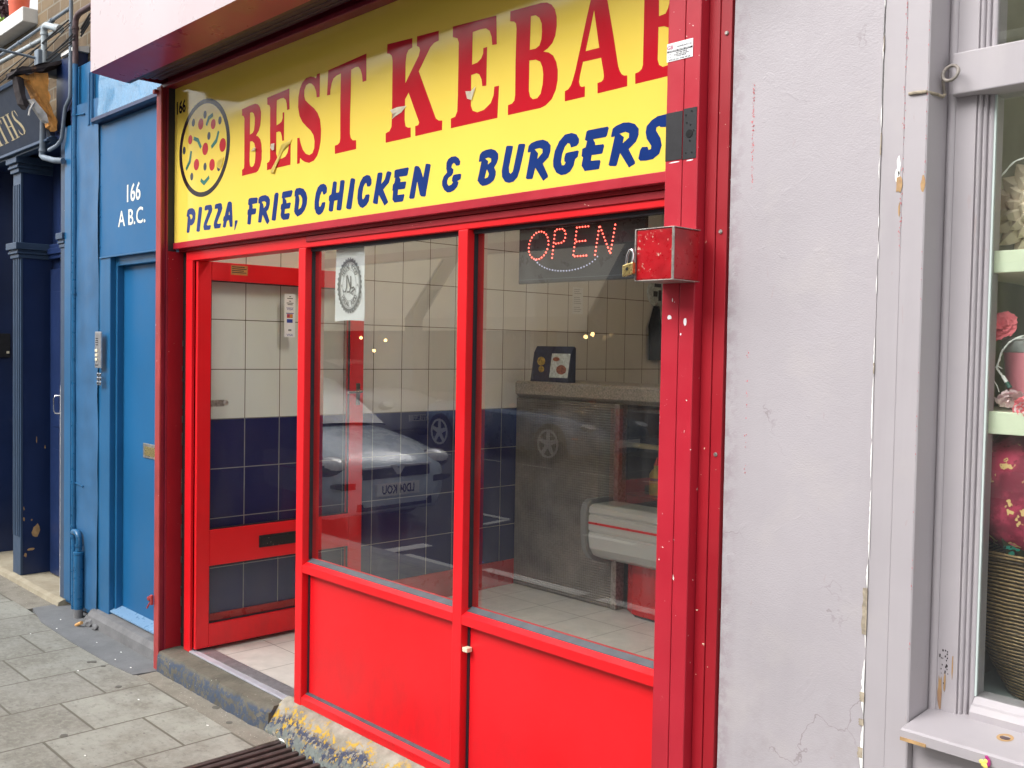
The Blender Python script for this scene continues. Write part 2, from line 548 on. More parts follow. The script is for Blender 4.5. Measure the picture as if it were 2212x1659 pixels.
M['backing_reflect'] = paint('backing_reflection_tone', (0.30, 0.285, 0.23), 0.6, 0.3, 3, bump=None)  # olive tone puts the pane's reflections into the backing colour
M['window_floor'] = paint('pale_window_bed', (0.50, 0.58, 0.56), 0.6, 0.08, 3, bump=None)
M['tyre'] = paint('tyre_rubber', (0.018, 0.018, 0.018), 0.8, 0.2, 30, bump=None)
M['car_glass'] = paint('car_window_glass', (0.025, 0.03, 0.035), 0.2, 0.05, 2, bump=None, spec=0.3)
M['lamp_glass'] = paint('clear_headlight', (0.85, 0.88, 0.90), 0.08, 0.2, 40, bump=None, coat=0.6)
M['amber'] = paint('amber_lens', (0.55, 0.12, 0.03), 0.2, 0.1, 20, bump=None)
M['car_silver'] = paint('silver_car_paint', (0.58, 0.66, 0.71), 0.27, 0.05, 2, bump=None, coat=0.6)
M['car_blue'] = paint('dark_blue_car_paint', (0.10, 0.17, 0.28), 0.3, 0.1, 2, bump=None, metal=0.6, coat=0.6)
M['car_pale'] = paint('pale_car_paint', (0.45, 0.46, 0.48), 0.2, 0.05, 2, bump=None, coat=0.5)
M['plate_white'] = paint('white_number_plate', (0.80, 0.80, 0.76), 0.35, 0.03, 6, bump=None)
M['alloy'] = paint('alloy_wheel', (0.62, 0.63, 0.65), 0.35, 0.05, 10, bump=None)
M['bezel'] = paint('lamp_bezel', (0.02, 0.02, 0.022), 0.3, 0.05, 10, bump=None)
M['stucco'] = paint('cream_stucco', (0.60, 0.54, 0.42), 0.8, 0.08, 1.5, bump=20, bstr=0.2)
M['stone_white'] = paint('white_stone_trim', (0.66, 0.62, 0.55), 0.7, 0.1, 4, bump=30, bstr=0.2)
M['awning'] = paint('cream_awning_canvas', (0.88, 0.78, 0.60), 0.8, 0.08, 2, bump=None)
M['awning_dark'] = paint('brown_awning_edge', (0.10, 0.06, 0.045), 0.7, 0.2, 6, bump=None)
M['shop_brown'] = paint('brown_shopfront_paint', (0.15, 0.095, 0.075), 0.5, 0.2, 2, bump=None)
M['band_red'] = paint('dark_red_fascia', (0.22, 0.02, 0.03), 0.5, 0.15, 2, bump=None)
M['dark_window'] = paint('dark_window_glass', (0.02, 0.022, 0.025), 0.06, 0.2, 2, bump=None, coat=0.3)
M['roof_slate'] = paint('slate_roof', (0.07, 0.075, 0.085), 0.7, 0.3, 6, bump=None)
M['bark'] = paint('tree_bark', (0.10, 0.08, 0.06), 0.9, 0.3, 8, bump=20, bstr=0.8)
M['tree_leaf'] = paint('tree_leaf', (0.05, 0.085, 0.03), 0.6, 0.5, 3, bump=None)


def emitter(name, c, s):
    t = NT(name)
    return t.finish(c, 0.4, emit=c, estr=s)


M['led_red'] = emitter('red_led', (1.0, 0.10, 0.07), 3.2)
M['led_white'] = emitter('faint_led', (0.45, 0.45, 0.62), 0.25)  # pale dots with weak emission
M['lamp_warm'] = emitter('warm_lamp', (1.0, 0.62, 0.22), 9.0)
M['added_tube_warm'] = emitter('added_warm_tube', (1.0, 0.72, 0.45), 16.0)
M['tube'] = emitter('fluorescent_tube', (1.0, 0.95, 0.90), 70.0)


def glass_mat(name='window_glass', refl=3.1):
    t = NT(name)
    g = t.n('ShaderNodeNewGeometry')
    fr = t.n('ShaderNodeFresnel')
    fr.inputs['IOR'].default_value = 1.52
    tr = t.n('ShaderNodeBsdfTransparent')
    tr.inputs['Color'].default_value = (0.965, 0.985, 0.975, 1)
    gl = t.n('ShaderNodeBsdfAnisotropic') if False else t.n('ShaderNodeBsdfGlossy')
    gl.inputs['Roughness'].default_value = 0.0
    f = t.math('MULTIPLY', fr.outputs[0], t.math('MULTIPLY', t.math('SUBTRACT', 1.0, g.outputs['Backfacing']), refl), clamp=True)
    # veil put in to lighten the panes: dust and wipe marks
    df = t.n('ShaderNodeBsdfDiffuse')
    df.inputs['Color'].default_value = (0.75, 0.74, 0.72, 1)
    haze = t.math('ADD', 0.003, t.math('MULTIPLY', t.step(t.noise(5, 5, 0.65, stretch=(1, 1, 0.35), dist=1.0), 0.45, 0.8), 0.018))
    m0 = t.n('ShaderNodeMixShader')
    t.l(haze, m0.inputs[0])
    t.l(tr.outputs[0], m0.inputs[1])
    t.l(df.outputs[0], m0.inputs[2])
    mx = t.n('ShaderNodeMixShader')
    t.l(f, mx.inputs[0])
    t.l(m0.outputs[0], mx.inputs[1])
    t.l(gl.outputs[0], mx.inputs[2])
    t.l(mx.outputs[0], t.out.inputs['Surface'])
    return t.m


M['glass'] = glass_mat()
M['door_glass'] = glass_mat('door_window_glass', 0.9)


def lilac_mat(name, c, rough_render=True):
    t = NT(name)
    n1 = t.noise(1.7, 5)
    col = t.ramp(n1, [(0.3, tuple(x * 0.90 for x in c)), (0.7, tuple(min(1, x * 1.04) for x in c))])
    st_ = t.noise(7, 5, 0.6, stretch=(1, 1, 0.10))
    col = t.mix(t.math('MULTIPLY', t.step(st_, 0.50, 0.78), 0.30), col, tuple(x * 0.72 for x in c))
    # rubbed patches, long scratches and fine brush marks
    n2 = t.noise(5.5, 6, 0.62)
    col = t.mix(t.math('MULTIPLY', t.step(n2, 0.52, 0.75), 0.22), col, (0.48, 0.44, 0.42))
    n3 = t.noise(26, 3, 0.5, stretch=(1.0, 1.0, 0.25), dist=1.6)
    col = t.mix(t.math('MULTIPLY', t.step(n3, 0.715, 0.735), 0.55), col, (0.36, 0.30, 0.30))
    if rough_render:
        vr = t.n('ShaderNodeTexVoronoi')
        vr.feature = 'DISTANCE_TO_EDGE'
        vr.inputs['Scale'].default_value = 2.3
        nz = t.n('ShaderNodeTexNoise')
        nz.inputs['Scale'].default_value = 5.0
        nz.inputs['Detail'].default_value = 5
        t.l(t.pos, nz.inputs['Vector'])
        va = t.n('ShaderNodeVectorMath', operation='SCALE')
        va.inputs['Scale'].default_value = 0.35
        t.l(nz.outputs['Color'], va.inputs[0])
        vb = t.n('ShaderNodeVectorMath', operation='ADD')
        t.l(t.pos, vb.inputs[0])
        t.l(va.outputs[0], vb.inputs[1])
        t.l(vb.outputs[0], vr.inputs['Vector'])
        crack = t.math('MULTIPLY', t.step(vr.outputs['Distance'], 0.0042, 0.0012), t.step(t.noise(3.1, 3), 0.56, 0.66))
        col = t.mix(t.math('MULTIPLY', crack, 0.6), col, (0.20, 0.165, 0.165))
        edge_ = t.step(t.sep()[0], -1.40, -1.455)
        col = t.mix(t.math('MULTIPLY', t.math('MULTIPLY', edge_, t.step(t.noise(30, 4, 0.7), 0.42, 0.6)), 0.5), col, (0.25, 0.19, 0.21))
        top_dark = t.math('MULTIPLY', t.step(t.sep()[2], 2.36, 2.75), t.step(t.noise(4, 3, stretch=(1, 1, 0.25)), 0.38, 0.62))  # darker in uneven patches towards the top of the wall
        col = t.mix(t.math('MULTIPLY', top_dark, 0.75), col, (0.16, 0.14, 0.15))
        low_ = t.math('MULTIPLY', t.step(t.sep()[2], 0.95, 0.55), t.step(t.noise(7, 5, 0.7), 0.45, 0.68))
        col = t.mix(t.math('MULTIPLY', low_, 0.5), col, (0.27, 0.24, 0.24))
    h1 = t.noise(160, 4, 0.6, stretch=(1, 1, 1.8))
    h2 = t.noise(9, 5, 0.6, dist=0.8)
    nbl = t.noise(4.2, 4, 0.55, dist=2.2)
    h2 = t.math('ADD', h2, t.math('MULTIPLY', t.step(nbl, 0.64, 0.68), 0.22 if rough_render else 0.1))
    h = t.math('ADD', t.math('MULTIPLY', h1, 0.5 if rough_render else 0.2), h2)
    return t.finish(col, 0.5, bump=h, bstr=0.35 if rough_render else 0.22, bdist=0.0035)


M['lilac'] = lilac_mat('lilac_render', (0.39, 0.362, 0.386))
M['lilac_wood'] = lilac_mat('lilac_woodwork', (0.385, 0.357, 0.378), False)


def brick_mat(name, c1, c2, mortar, bw=0.225, bh=0.075, ms=0.006, ax='x', rough=0.9):
    t = NT(name)
    s = t.sep()
    v = t.comb(s[0] if ax == 'x' else s[1], s[2])
    b = t.n('ShaderNodeTexBrick')
    t.l(v, b.inputs['Vector'])
    b.inputs['Scale'].default_value = 1
    b.inputs['Brick Width'].default_value = bw
    b.inputs['Row Height'].default_value = bh
    b.inputs['Mortar Size'].default_value = ms
    b.inputs['Mortar Smooth'].default_value = 0.15
    b.inputs['Color1'].default_value = (*c1, 1)
    b.inputs['Color2'].default_value = (*c2, 1)
    b.inputs['Mortar'].default_value = (*mortar, 1)
    n = t.noise(14, 5)
    col = t.mix(0.35, b.outputs['Color'], t.ramp(n, [(0.3, tuple(x * 0.4 for x in c1)), (0.7, tuple(min(1, x * 1.6) for x in c2))]))
    h = t.math('SUBTRACT', t.math('MULTIPLY', t.noise(60, 4), 0.4), b.outputs['Fac'])
    return t.finish(col, rough, bump=h, bstr=0.7, bdist=0.006)


M['brick'] = brick_mat('stock_brick', (0.24, 0.17, 0.095), (0.12, 0.085, 0.055), (0.27, 0.25, 0.20))
M['brick_far'] = brick_mat('red_brown_brick', (0.22, 0.12, 0.08), (0.15, 0.085, 0.06), (0.22, 0.19, 0.16))


def tile_wall_mat():
    t = NT('glazed_wall_tile')
    s = t.sep()
    v = t.comb(t.math('SUBTRACT', s[1], 0.116), t.math('SUBTRACT', s[2], 0.244))
    b = t.n('ShaderNodeTexBrick')
    b.offset = 0.0
    t.l(v, b.inputs['Vector'])
    b.inputs['Scale'].default_value = 1
    b.inputs['Brick Width'].default_value = 0.2
    b.inputs['Row Height'].default_value = 0.25
    b.inputs['Mortar Size'].default_value = 0.0022
    b.inputs['Mortar Smooth'].default_value = 0.1
    b.inputs['Color1'].default_value = (0.98, 0.98, 0.98, 1)
    b.inputs['Color2'].default_value = (1.0, 1.0, 1.0, 1)
    up_ = t.math('GREATER_THAN', s[2], 1.2435)
    tile = t.mix(up_, (0.007, 0.011, 0.095), (0.84, 0.83, 0.80))
    tile = t.mix(t.math('MULTIPLY', t.noise(7, 4), 0.12), tile, (0.18, 0.16, 0.16))
    grout = t.mix(up_, (0.34, 0.33, 0.33), (0.13, 0.10, 0.07))
    col = t.mix(b.outputs['Fac'], tile, grout)
    h = t.math('SUBTRACT', t.math('MULTIPLY', t.noise(4, 2), 0.25), b.outputs['Fac'])
    return t.finish(col, 0.14, bump=h, bstr=0.35, bdist=0.003)


M['tiles'] = tile_wall_mat()


def floor_tile_mat():
    t = NT('ceramic_floor_tile')
    s = t.sep()
    v = t.comb(t.math('ADD', s[0], 4.42), t.math('SUBTRACT', s[1], 1.98))
    b = t.n('ShaderNodeTexBrick')
    b.offset = 0.0
    t.l(v, b.inputs['Vector'])
    b.inputs['Scale'].default_value = 1
    b.inputs['Brick Width'].default_value = 0.32
    b.inputs['Row Height'].default_value = 0.32
    b.inputs['Mortar Size'].default_value = 0.0022
    n = t.noise(9, 6, 0.6)
    tile = t.ramp(n, [(0.3, (0.44, 0.42, 0.39)), (0.7, (0.58, 0.55, 0.51))])
    col = t.mix(b.outputs['Fac'], tile, (0.10, 0.085, 0.07))
    return t.finish(col, 0.32, bump=t.math('SUBTRACT', 0.0, b.outputs['Fac']), bstr=0.4)


M['floor_tiles'] = floor_tile_mat()


def quilted_mat():
    t = NT('quilted_steel')
    s = t.sep()
    a = t.math('SINE', t.math('MULTIPLY', t.math('ADD', s[0], s[2]), 2 * math.pi / 0.03))
    b = t.math('SINE', t.math('MULTIPLY', t.math('SUBTRACT', s[0], s[2]), 2 * math.pi / 0.03))
    h = t.math('MULTIPLY', a, b)
    col = t.ramp(t.noise(6, 4), [(0.3, (0.13, 0.115, 0.105)), (0.7, (0.26, 0.23, 0.205))])
    return t.finish(col, 0.38, 0.5, bump=h, bstr=0.7, bdist=0.005)


M['quilted'] = quilted_mat()


def pavement_mat():
    t = NT('concrete_paving_slabs')
    s = t.sep()
    v = t.comb(t.math('ADD', s[1], 0.615), t.math('ADD', s[0], 4.155))
    b = t.n('ShaderNodeTexBrick')
    b.offset = 0.5
    b.offset_frequency = 2
    t.l(v, b.inputs['Vector'])
    b.inputs['Scale'].default_value = 1
    b.inputs['Brick Width'].default_value = 0.41
    b.inputs['Row Height'].default_value = 0.402
    b.inputs['Mortar Size'].default_value = 0.0058
    b.inputs['Mortar Smooth'].default_value = 0.25
    b.inputs['Bias'].default_value = 0.0
    b.inputs['Color1'].default_value = (0.315, 0.318, 0.280, 1)
    b.inputs['Color2'].default_value = (0.228, 0.222, 0.195, 1)
    n = t.noise(5, 7, 0.65)
    col = t.mix(t.math('MULTIPLY', t.step(n, 0.36, 0.70), 0.7), b.outputs['Color'], (0.145, 0.135, 0.11))
    nb = t.noise(1.3, 4, 0.6)
    col = t.mix(t.math('MULTIPLY', t.step(nb, 0.45, 0.62), 0.55), col, (0.15, 0.138, 0.112))
    n5 = t.noise(10, 5, 0.6, stretch=(0.6, 2.4, 1))
    col = t.mix(t.math('MULTIPLY', t.step(n5, 0.55, 0.75), 0.4), col, (0.135, 0.13, 0.12))
    ns_ = t.noise(38, 6, 0.7)
    col = t.mix(t.math('MULTIPLY', t.step(ns_, 0.42, 0.66), 0.45), col, (0.33, 0.33, 0.285))
    nd_ = t.noise(22, 6, 0.75, stretch=(1, 1.8, 1))
    col = t.mix(t.math('MULTIPLY', t.step(nd_, 0.52, 0.68), 0.55), col, (0.105, 0.10, 0.088))
    gum = t.noise(30, 2, 0.4)
    col = t.mix(t.math('MULTIPLY', t.step(gum, 0.75, 0.77), 0.7), col, (0.09, 0.085, 0.08))
    sp = t.noise(220, 2, 0.5)
    col = t.mix(t.math('MULTIPLY', t.step(sp, 0.60, 0.72), 0.25), col, (0.42, 0.42, 0.38))
    col = t.mix(b.outputs['Fac'], col, (0.125, 0.115, 0.092))
    h = t.math('SUBTRACT', t.math('MULTIPLY', t.noise(90, 5), 0.35), t.math('MULTIPLY', b.outputs['Fac'], 1.3))
    return t.finish(col, 0.85, bump=h, bstr=0.5, bdist=0.004)


M['paving'] = pavement_mat()


def rough_stone(name, c1, c2, sc=8, spots=None, sp_t=0.7, bstr=0.6):
    t = NT(name)
    col = t.ramp(t.noise(sc, 7, 0.65), [(0.3, c1), (0.7, c2)])
    if spots:
        col = t.mix(t.step(t.noise(120, 2), sp_t, sp_t + 0.05), col, spots)
    return t.finish(col, 0.88, bump=t.noise(sc * 12, 5), bstr=bstr, bdist=0.004)


M['concrete_strip'] = rough_stone('gritty_concrete', (0.17, 0.155, 0.125), (0.27, 0.25, 0.21), 9, (0.5, 0.48, 0.44), 0.66)
M['step'] = rough_stone('dirty_step_concrete', (0.065, 0.06, 0.048), (0.15, 0.135, 0.105), 7, (0.42, 0.4, 0.36), 0.72)
M['tarmac_patch'] = rough_stone('blue_grey_screed', (0.13, 0.135, 0.14), (0.19, 0.195, 0.20), 6, (0.5, 0.5, 0.48), 0.735)
M['grey_plinth'] = rough_stone('grey_painted_plinth', (0.12, 0.12, 0.125), (0.20, 0.20, 0.205), 8, (0.5, 0.5, 0.48), 0.74)
M['yellow_stone'] = rough_stone('worn_stone_step', (0.26, 0.22, 0.155), (0.40, 0.36, 0.27), 7)
M['asphalt'] = rough_stone('asphalt', (0.045, 0.045, 0.048), (0.065, 0.065, 0.068), 5, (0.12, 0.12, 0.12), 0.68)
M['road_paint'] = rough_stone('worn_road_paint', (0.55, 0.55, 0.52), (0.75, 0.75, 0.72), 20)
M['kerb'] = rough_stone('granite_kerb', (0.20, 0.20, 0.19), (0.32, 0.31, 0.30), 14)
M['far_paving'] = rough_stone('far_paving', (0.20, 0.19, 0.175), (0.29, 0.28, 0.26), 3)


def base_mat():
    """cement upstand with flaking yellow and dark blue paint"""
    t = NT('flaking_cement_upstand')
    s = t.sep()
    col = t.ramp(t.noise(11, 7, 0.65), [(0.3, (0.19, 0.17, 0.13)), (0.65, (0.37, 0.345, 0.285))])
    wav = t.math('ADD', s[2], t.math('MULTIPLY', t.math('SUBTRACT', t.noise(7, 5, 0.6), 0.5), 0.16))
    low = t.step(wav, 0.085, 0.055)
    flake = t.noise(34, 4, 0.7, stretch=(1, 1, 1.4))
    yel = t.math('MULTIPLY', t.step(wav, 0.115, 0.09), t.step(flake, 0.50, 0.53))
    col = t.mix(yel, col, (0.50, 0.32, 0.035))
    fl2 = t.noise(40, 5, 0.75)
    nav = t.math('MULTIPLY', low, t.step(fl2, 0.47, 0.51))
    col = t.mix(nav, col, (0.045, 0.055, 0.10))
    grey = t.math('MULTIPLY', t.step(wav, 0.045, 0.02), t.step(t.noise(24, 4), 0.40, 0.5))
    col = t.mix(grey, col, (0.19, 0.215, 0.20))
    h = t.math('ADD', t.noise(50, 6), t.math('ADD', t.math('MULTIPLY', yel, 0.4), t.math('MULTIPLY', nav, 0.5)))
    return t.finish(col, 0.8, bump=h, bstr=0.8, bdist=0.005)


M['upstand'] = base_mat()


def step_front_mat():
    t = NT('painted_step_concrete')
    s = t.sep()
    col = t.ramp(t.noise(7, 7, 0.65), [(0.3, (0.07, 0.065, 0.05)), (0.7, (0.16, 0.145, 0.115))])
    blue_ = t.math('MULTIPLY', t.step(s[2], 0.096, 0.08), t.step(t.noise(30, 5, 0.7), 0.46, 0.52))
    col = t.mix(blue_, col, (0.055, 0.075, 0.115))
    col = t.mix(t.math('MULTIPLY', t.step(t.noise(90, 2), 0.72, 0.75), 0.9), col, (0.5, 0.48, 0.42))
    return t.finish(col, 0.8, bump=t.noise(60, 6), bstr=0.7, bdist=0.005)


M['step_paint'] = step_front_mat()


def wicker_mat():
    t = NT('wicker_weave')
    s = t.sep()
    w = t.math('SINE', t.math('ADD', t.math('MULTIPLY', s[2], 2 * math.pi / 0.0085), t.math('MULTIPLY', t.noise(14, 3), 5.0)))
    n = t.noise(80, 4, stretch=(1, 1, 5))
    col = t.ramp(n, [(0.25, (0.085, 0.052, 0.022)), (0.55, (0.27, 0.175, 0.075)), (0.8, (0.55, 0.40, 0.19))])
    col = t.mix(t.step(w, -0.2, -0.9), col, (0.014, 0.009, 0.006))
    return t.finish(col, 0.5, bump=w, bstr=0.9, bdist=0.003)


M['wicker'] = wicker_mat()


def floral_mat(name, base, a, b, c, sc):
    t = NT(name)
    v1 = t.n('ShaderNodeTexVoronoi')
    v1.inputs['Scale'].default_value = sc
    dv = t.n('ShaderNodeVectorMath', operation='ADD')
    nz = t.n('ShaderNodeTexNoise')
    nz.inputs['Scale'].default_value = sc * 1.6
    t.l(t.pos, nz.inputs['Vector'])
    sc_ = t.n('ShaderNodeVectorMath', operation='SCALE')
    sc_.inputs['Scale'].default_value = 0.06
    t.l(nz.outputs['Color'], sc_.inputs[0])
    t.l(t.pos, dv.inputs[0])
    t.l(sc_.outputs[0], dv.inputs[1])
    t.l(dv.outputs[0], v1.inputs['Vector'])
    d = v1.outputs['Distance']
    col = t.mix(t.step(t.noise(sc * 0.7, 4), 0.45, 0.62), base, c)
    col = t.mix(t.step(d, 0.34, 0.29), col, a)
    col = t.mix(t.step(d, 0.2, 0.15), col, b)
    n = t.noise(sc * 4, 3, 0.6)
    col = t.mix(t.step(n, 0.6, 0.64), col, base)
    return t.finish(col, 0.8, bump=t.noise(12, 3), bstr=0.3)


M['floral_red'] = floral_mat('burgundy_floral_cloth', (0.20, 0.010, 0.035), (0.66, 0.46, 0.18), (0.75, 0.16, 0.26), (0.42, 0.03, 0.08), 24)
M['floral_dark'] = floral_mat('dark_floral_cloth', (0.018, 0.012, 0.014), (0.03, 0.36, 0.27), (0.6, 0.08, 0.13), (0.05, 0.05, 0.02), 18)

# sign lettering: outlines in metres (x, z) on the sign face
RED_GLYPHS=[[[(-4.032,2.656),(-3.965,2.661),(-3.916,2.662),(-3.894,2.655),(-3.876,2.639),(-3.867,2.619),(-3.868,2.588),(-3.873,2.562),(-3.884,2.542),(-3.908,2.523),(-3.891,2.518),(-3.871,2.502),(-3.861,2.481),(-3.857,2.451),(-3.858,2.415),(-3.869,2.388),(-3.886,2.371),(-3.905,2.365),(-4.027,2.364),(-4.028,2.391),(-4.015,2.393),(-4.009,2.399),(-4.008,2.447),(-4.01,2.57),(-4.01,2.613),(-4.017,2.623),(-4.027,2.628),(-4.032,2.628)],[(-3.962,2.63),(-3.944,2.63),(-3.927,2.62),(-3.919,2.601),(-3.92,2.572),(-3.926,2.548),(-3.938,2.539),(-3.961,2.535)],[(-3.959,2.505),(-3.94,2.504),(-3.922,2.493),(-3.912,2.471),(-3.911,2.437),(-3.916,2.408),(-3.928,2.395),(-3.945,2.393),(-3.958,2.4),(-3.962,2.421)]],[[(-3.815,2.67),(-3.638,2.678),(-3.635,2.593),(-3.653,2.592),(-3.657,2.619),(-3.665,2.636),(-3.683,2.647),(-3.708,2.648),(-3.736,2.646),(-3.738,2.601),(-3.737,2.542),(-3.715,2.545),(-3.697,2.551),(-3.688,2.565),(-3.689,2.587),(-3.676,2.587),(-3.676,2.47),(-3.69,2.471),(-3.694,2.493),(-3.703,2.509),(-3.717,2.514),(-3.738,2.513),(-3.738,2.424),(-3.729,2.407),(-3.712,2.399),(-3.69,2.398),(-3.663,2.403),(-3.647,2.415),(-3.639,2.432),(-3.637,2.45),(-3.623,2.451),(-3.623,2.364),(-3.812,2.364),(-3.812,2.394),(-3.796,2.397),(-3.787,2.407),(-3.789,2.514),(-3.79,2.624),(-3.796,2.634),(-3.814,2.641)]],[[(-3.409,2.697),(-3.409,2.605),(-3.43,2.606),(-3.435,2.63),(-3.449,2.653),(-3.469,2.667),(-3.488,2.672),(-3.51,2.668),(-3.522,2.651),(-3.523,2.628),(-3.514,2.609),(-3.489,2.591),(-3.45,2.567),(-3.423,2.544),(-3.404,2.515),(-3.396,2.473),(-3.398,2.433),(-3.407,2.4),(-3.422,2.375),(-3.446,2.359),(-3.481,2.354),(-3.512,2.362),(-3.534,2.372),(-3.549,2.383),(-3.552,2.361),(-3.571,2.361),(-3.572,2.466),(-3.555,2.465),(-3.547,2.442),(-3.529,2.413),(-3.507,2.394),(-3.479,2.385),(-3.457,2.39),(-3.444,2.407),(-3.442,2.436),(-3.451,2.461),(-3.473,2.483),(-3.503,2.502),(-3.534,2.525),(-3.557,2.553),(-3.568,2.591),(-3.567,2.629),(-3.557,2.66),(-3.538,2.683),(-3.51,2.696),(-3.475,2.696),(-3.45,2.689),(-3.437,2.682),(-3.429,2.697)]],[[(-3.349,2.697),(-3.094,2.711),(-3.093,2.611),(-3.116,2.61),(-3.12,2.636),(-3.13,2.658),(-3.145,2.672),(-3.166,2.674),(-3.193,2.67),(-3.193,2.577),(-3.196,2.494),(-3.195,2.43),(-3.19,2.413),(-3.177,2.402),(-3.154,2.399),(-3.153,2.366),(-3.296,2.366),(-3.297,2.398),(-3.277,2.399),(-3.264,2.406),(-3.26,2.42),(-3.263,2.561),(-3.261,2.669),(-3.29,2.666),(-3.313,2.659),(-3.325,2.642),(-3.333,2.618),(-3.334,2.6),(-3.356,2.601)]],[[(-2.964,2.718),(-2.817,2.709),(-2.817,2.677),(-2.839,2.672),(-2.849,2.659),(-2.854,2.632),(-2.854,2.558),(-2.779,2.64),(-2.772,2.658),(-2.777,2.669),(-2.79,2.676),(-2.79,2.709),(-2.671,2.703),(-2.67,2.67),(-2.696,2.667),(-2.716,2.656),(-2.778,2.586),(-2.679,2.407),(-2.664,2.398),(-2.644,2.395),(-2.645,2.363),(-2.792,2.363),(-2.793,2.398),(-2.776,2.399),(-2.771,2.408),(-2.834,2.522),(-2.854,2.502),(-2.855,2.429),(-2.849,2.406),(-2.835,2.399),(-2.819,2.397),(-2.818,2.363),(-2.966,2.364),(-2.967,2.398),(-2.944,2.402),(-2.932,2.417),(-2.93,2.464),(-2.931,2.653),(-2.936,2.671),(-2.95,2.681),(-2.965,2.685)]],[[(-2.596,2.7),(-2.38,2.688),(-2.376,2.596),(-2.397,2.598),(-2.401,2.625),(-2.411,2.646),(-2.429,2.658),(-2.457,2.661),(-2.494,2.66),(-2.495,2.554),(-2.468,2.556),(-2.45,2.565),(-2.441,2.58),(-2.44,2.597),(-2.422,2.597),(-2.423,2.473),(-2.442,2.475),(-2.446,2.497),(-2.458,2.516),(-2.472,2.522),(-2.498,2.521),(-2.497,2.42),(-2.488,2.403),(-2.464,2.394),(-2.432,2.397),(-2.4,2.413),(-2.387,2.435),(-2.384,2.463),(-2.362,2.462),(-2.367,2.361),(-2.598,2.362),(-2.599,2.394),(-2.576,2.397),(-2.566,2.413),(-2.564,2.469),(-2.564,2.641),(-2.571,2.656),(-2.595,2.665)]],[[(-2.315,2.686),(-2.179,2.68),(-2.153,2.675),(-2.133,2.664),(-2.119,2.647),(-2.111,2.623),(-2.11,2.596),(-2.115,2.568),(-2.127,2.548),(-2.146,2.536),(-2.165,2.53),(-2.142,2.523),(-2.123,2.51),(-2.109,2.488),(-2.102,2.462),(-2.102,2.432),(-2.109,2.404),(-2.125,2.38),(-2.151,2.365),(-2.173,2.361),(-2.318,2.362),(-2.318,2.393),(-2.3,2.395),(-2.289,2.403),(-2.286,2.419),(-2.287,2.527),(-2.285,2.625),(-2.288,2.642),(-2.297,2.65),(-2.315,2.655)],[(-2.222,2.65),(-2.201,2.648),(-2.184,2.636),(-2.174,2.617),(-2.172,2.592),(-2.174,2.569),(-2.182,2.552),(-2.198,2.546),(-2.224,2.547)],[(-2.225,2.515),(-2.197,2.512),(-2.177,2.502),(-2.167,2.483),(-2.163,2.462),(-2.165,2.43),(-2.173,2.404),(-2.187,2.393),(-2.207,2.393),(-2.219,2.403),(-2.225,2.422)]],[[(-1.963,2.672),(-1.92,2.667),(-1.91,2.625),(-1.885,2.522),(-1.864,2.428),(-1.858,2.414),(-1.851,2.404),(-1.842,2.398),(-1.83,2.396),(-1.829,2.366),(-1.94,2.365),(-1.941,2.395),(-1.926,2.396),(-1.919,2.401),(-1.917,2.41),(-1.919,2.424),(-1.929,2.465),(-2.0,2.467),(-2.011,2.429),(-2.014,2.411),(-2.01,2.399),(-2.003,2.395),(-1.99,2.394),(-1.99,2.364),(-2.07,2.364),(-2.07,2.394),(-2.057,2.397),(-2.046,2.407),(-2.039,2.421),(-2.029,2.448),(-2.007,2.525),(-1.988,2.594),(-1.974,2.64)],[(-1.96,2.608),(-1.937,2.495),(-1.99,2.496)]],[[(-1.801,2.396),(-1.788,2.398),(-1.778,2.404),(-1.774,2.415),(-1.774,2.465),(-1.774,2.592),(-1.774,2.619),(-1.777,2.627),(-1.784,2.631),(-1.788,2.658),(-1.685,2.647),(-1.651,2.633),(-1.639,2.595),(-1.647,2.553),(-1.664,2.529),(-1.641,2.508),(-1.627,2.46),(-1.634,2.41),(-1.655,2.372),(-1.672,2.368),(-1.8,2.367)],[(-1.724,2.627),(-1.706,2.624),(-1.688,2.607),(-1.683,2.579),(-1.691,2.551),(-1.699,2.538),(-1.722,2.536)],[(-1.723,2.507),(-1.703,2.505),(-1.68,2.494),(-1.67,2.462),(-1.674,2.418),(-1.688,2.397),(-1.705,2.396),(-1.718,2.404),(-1.723,2.419)]]]
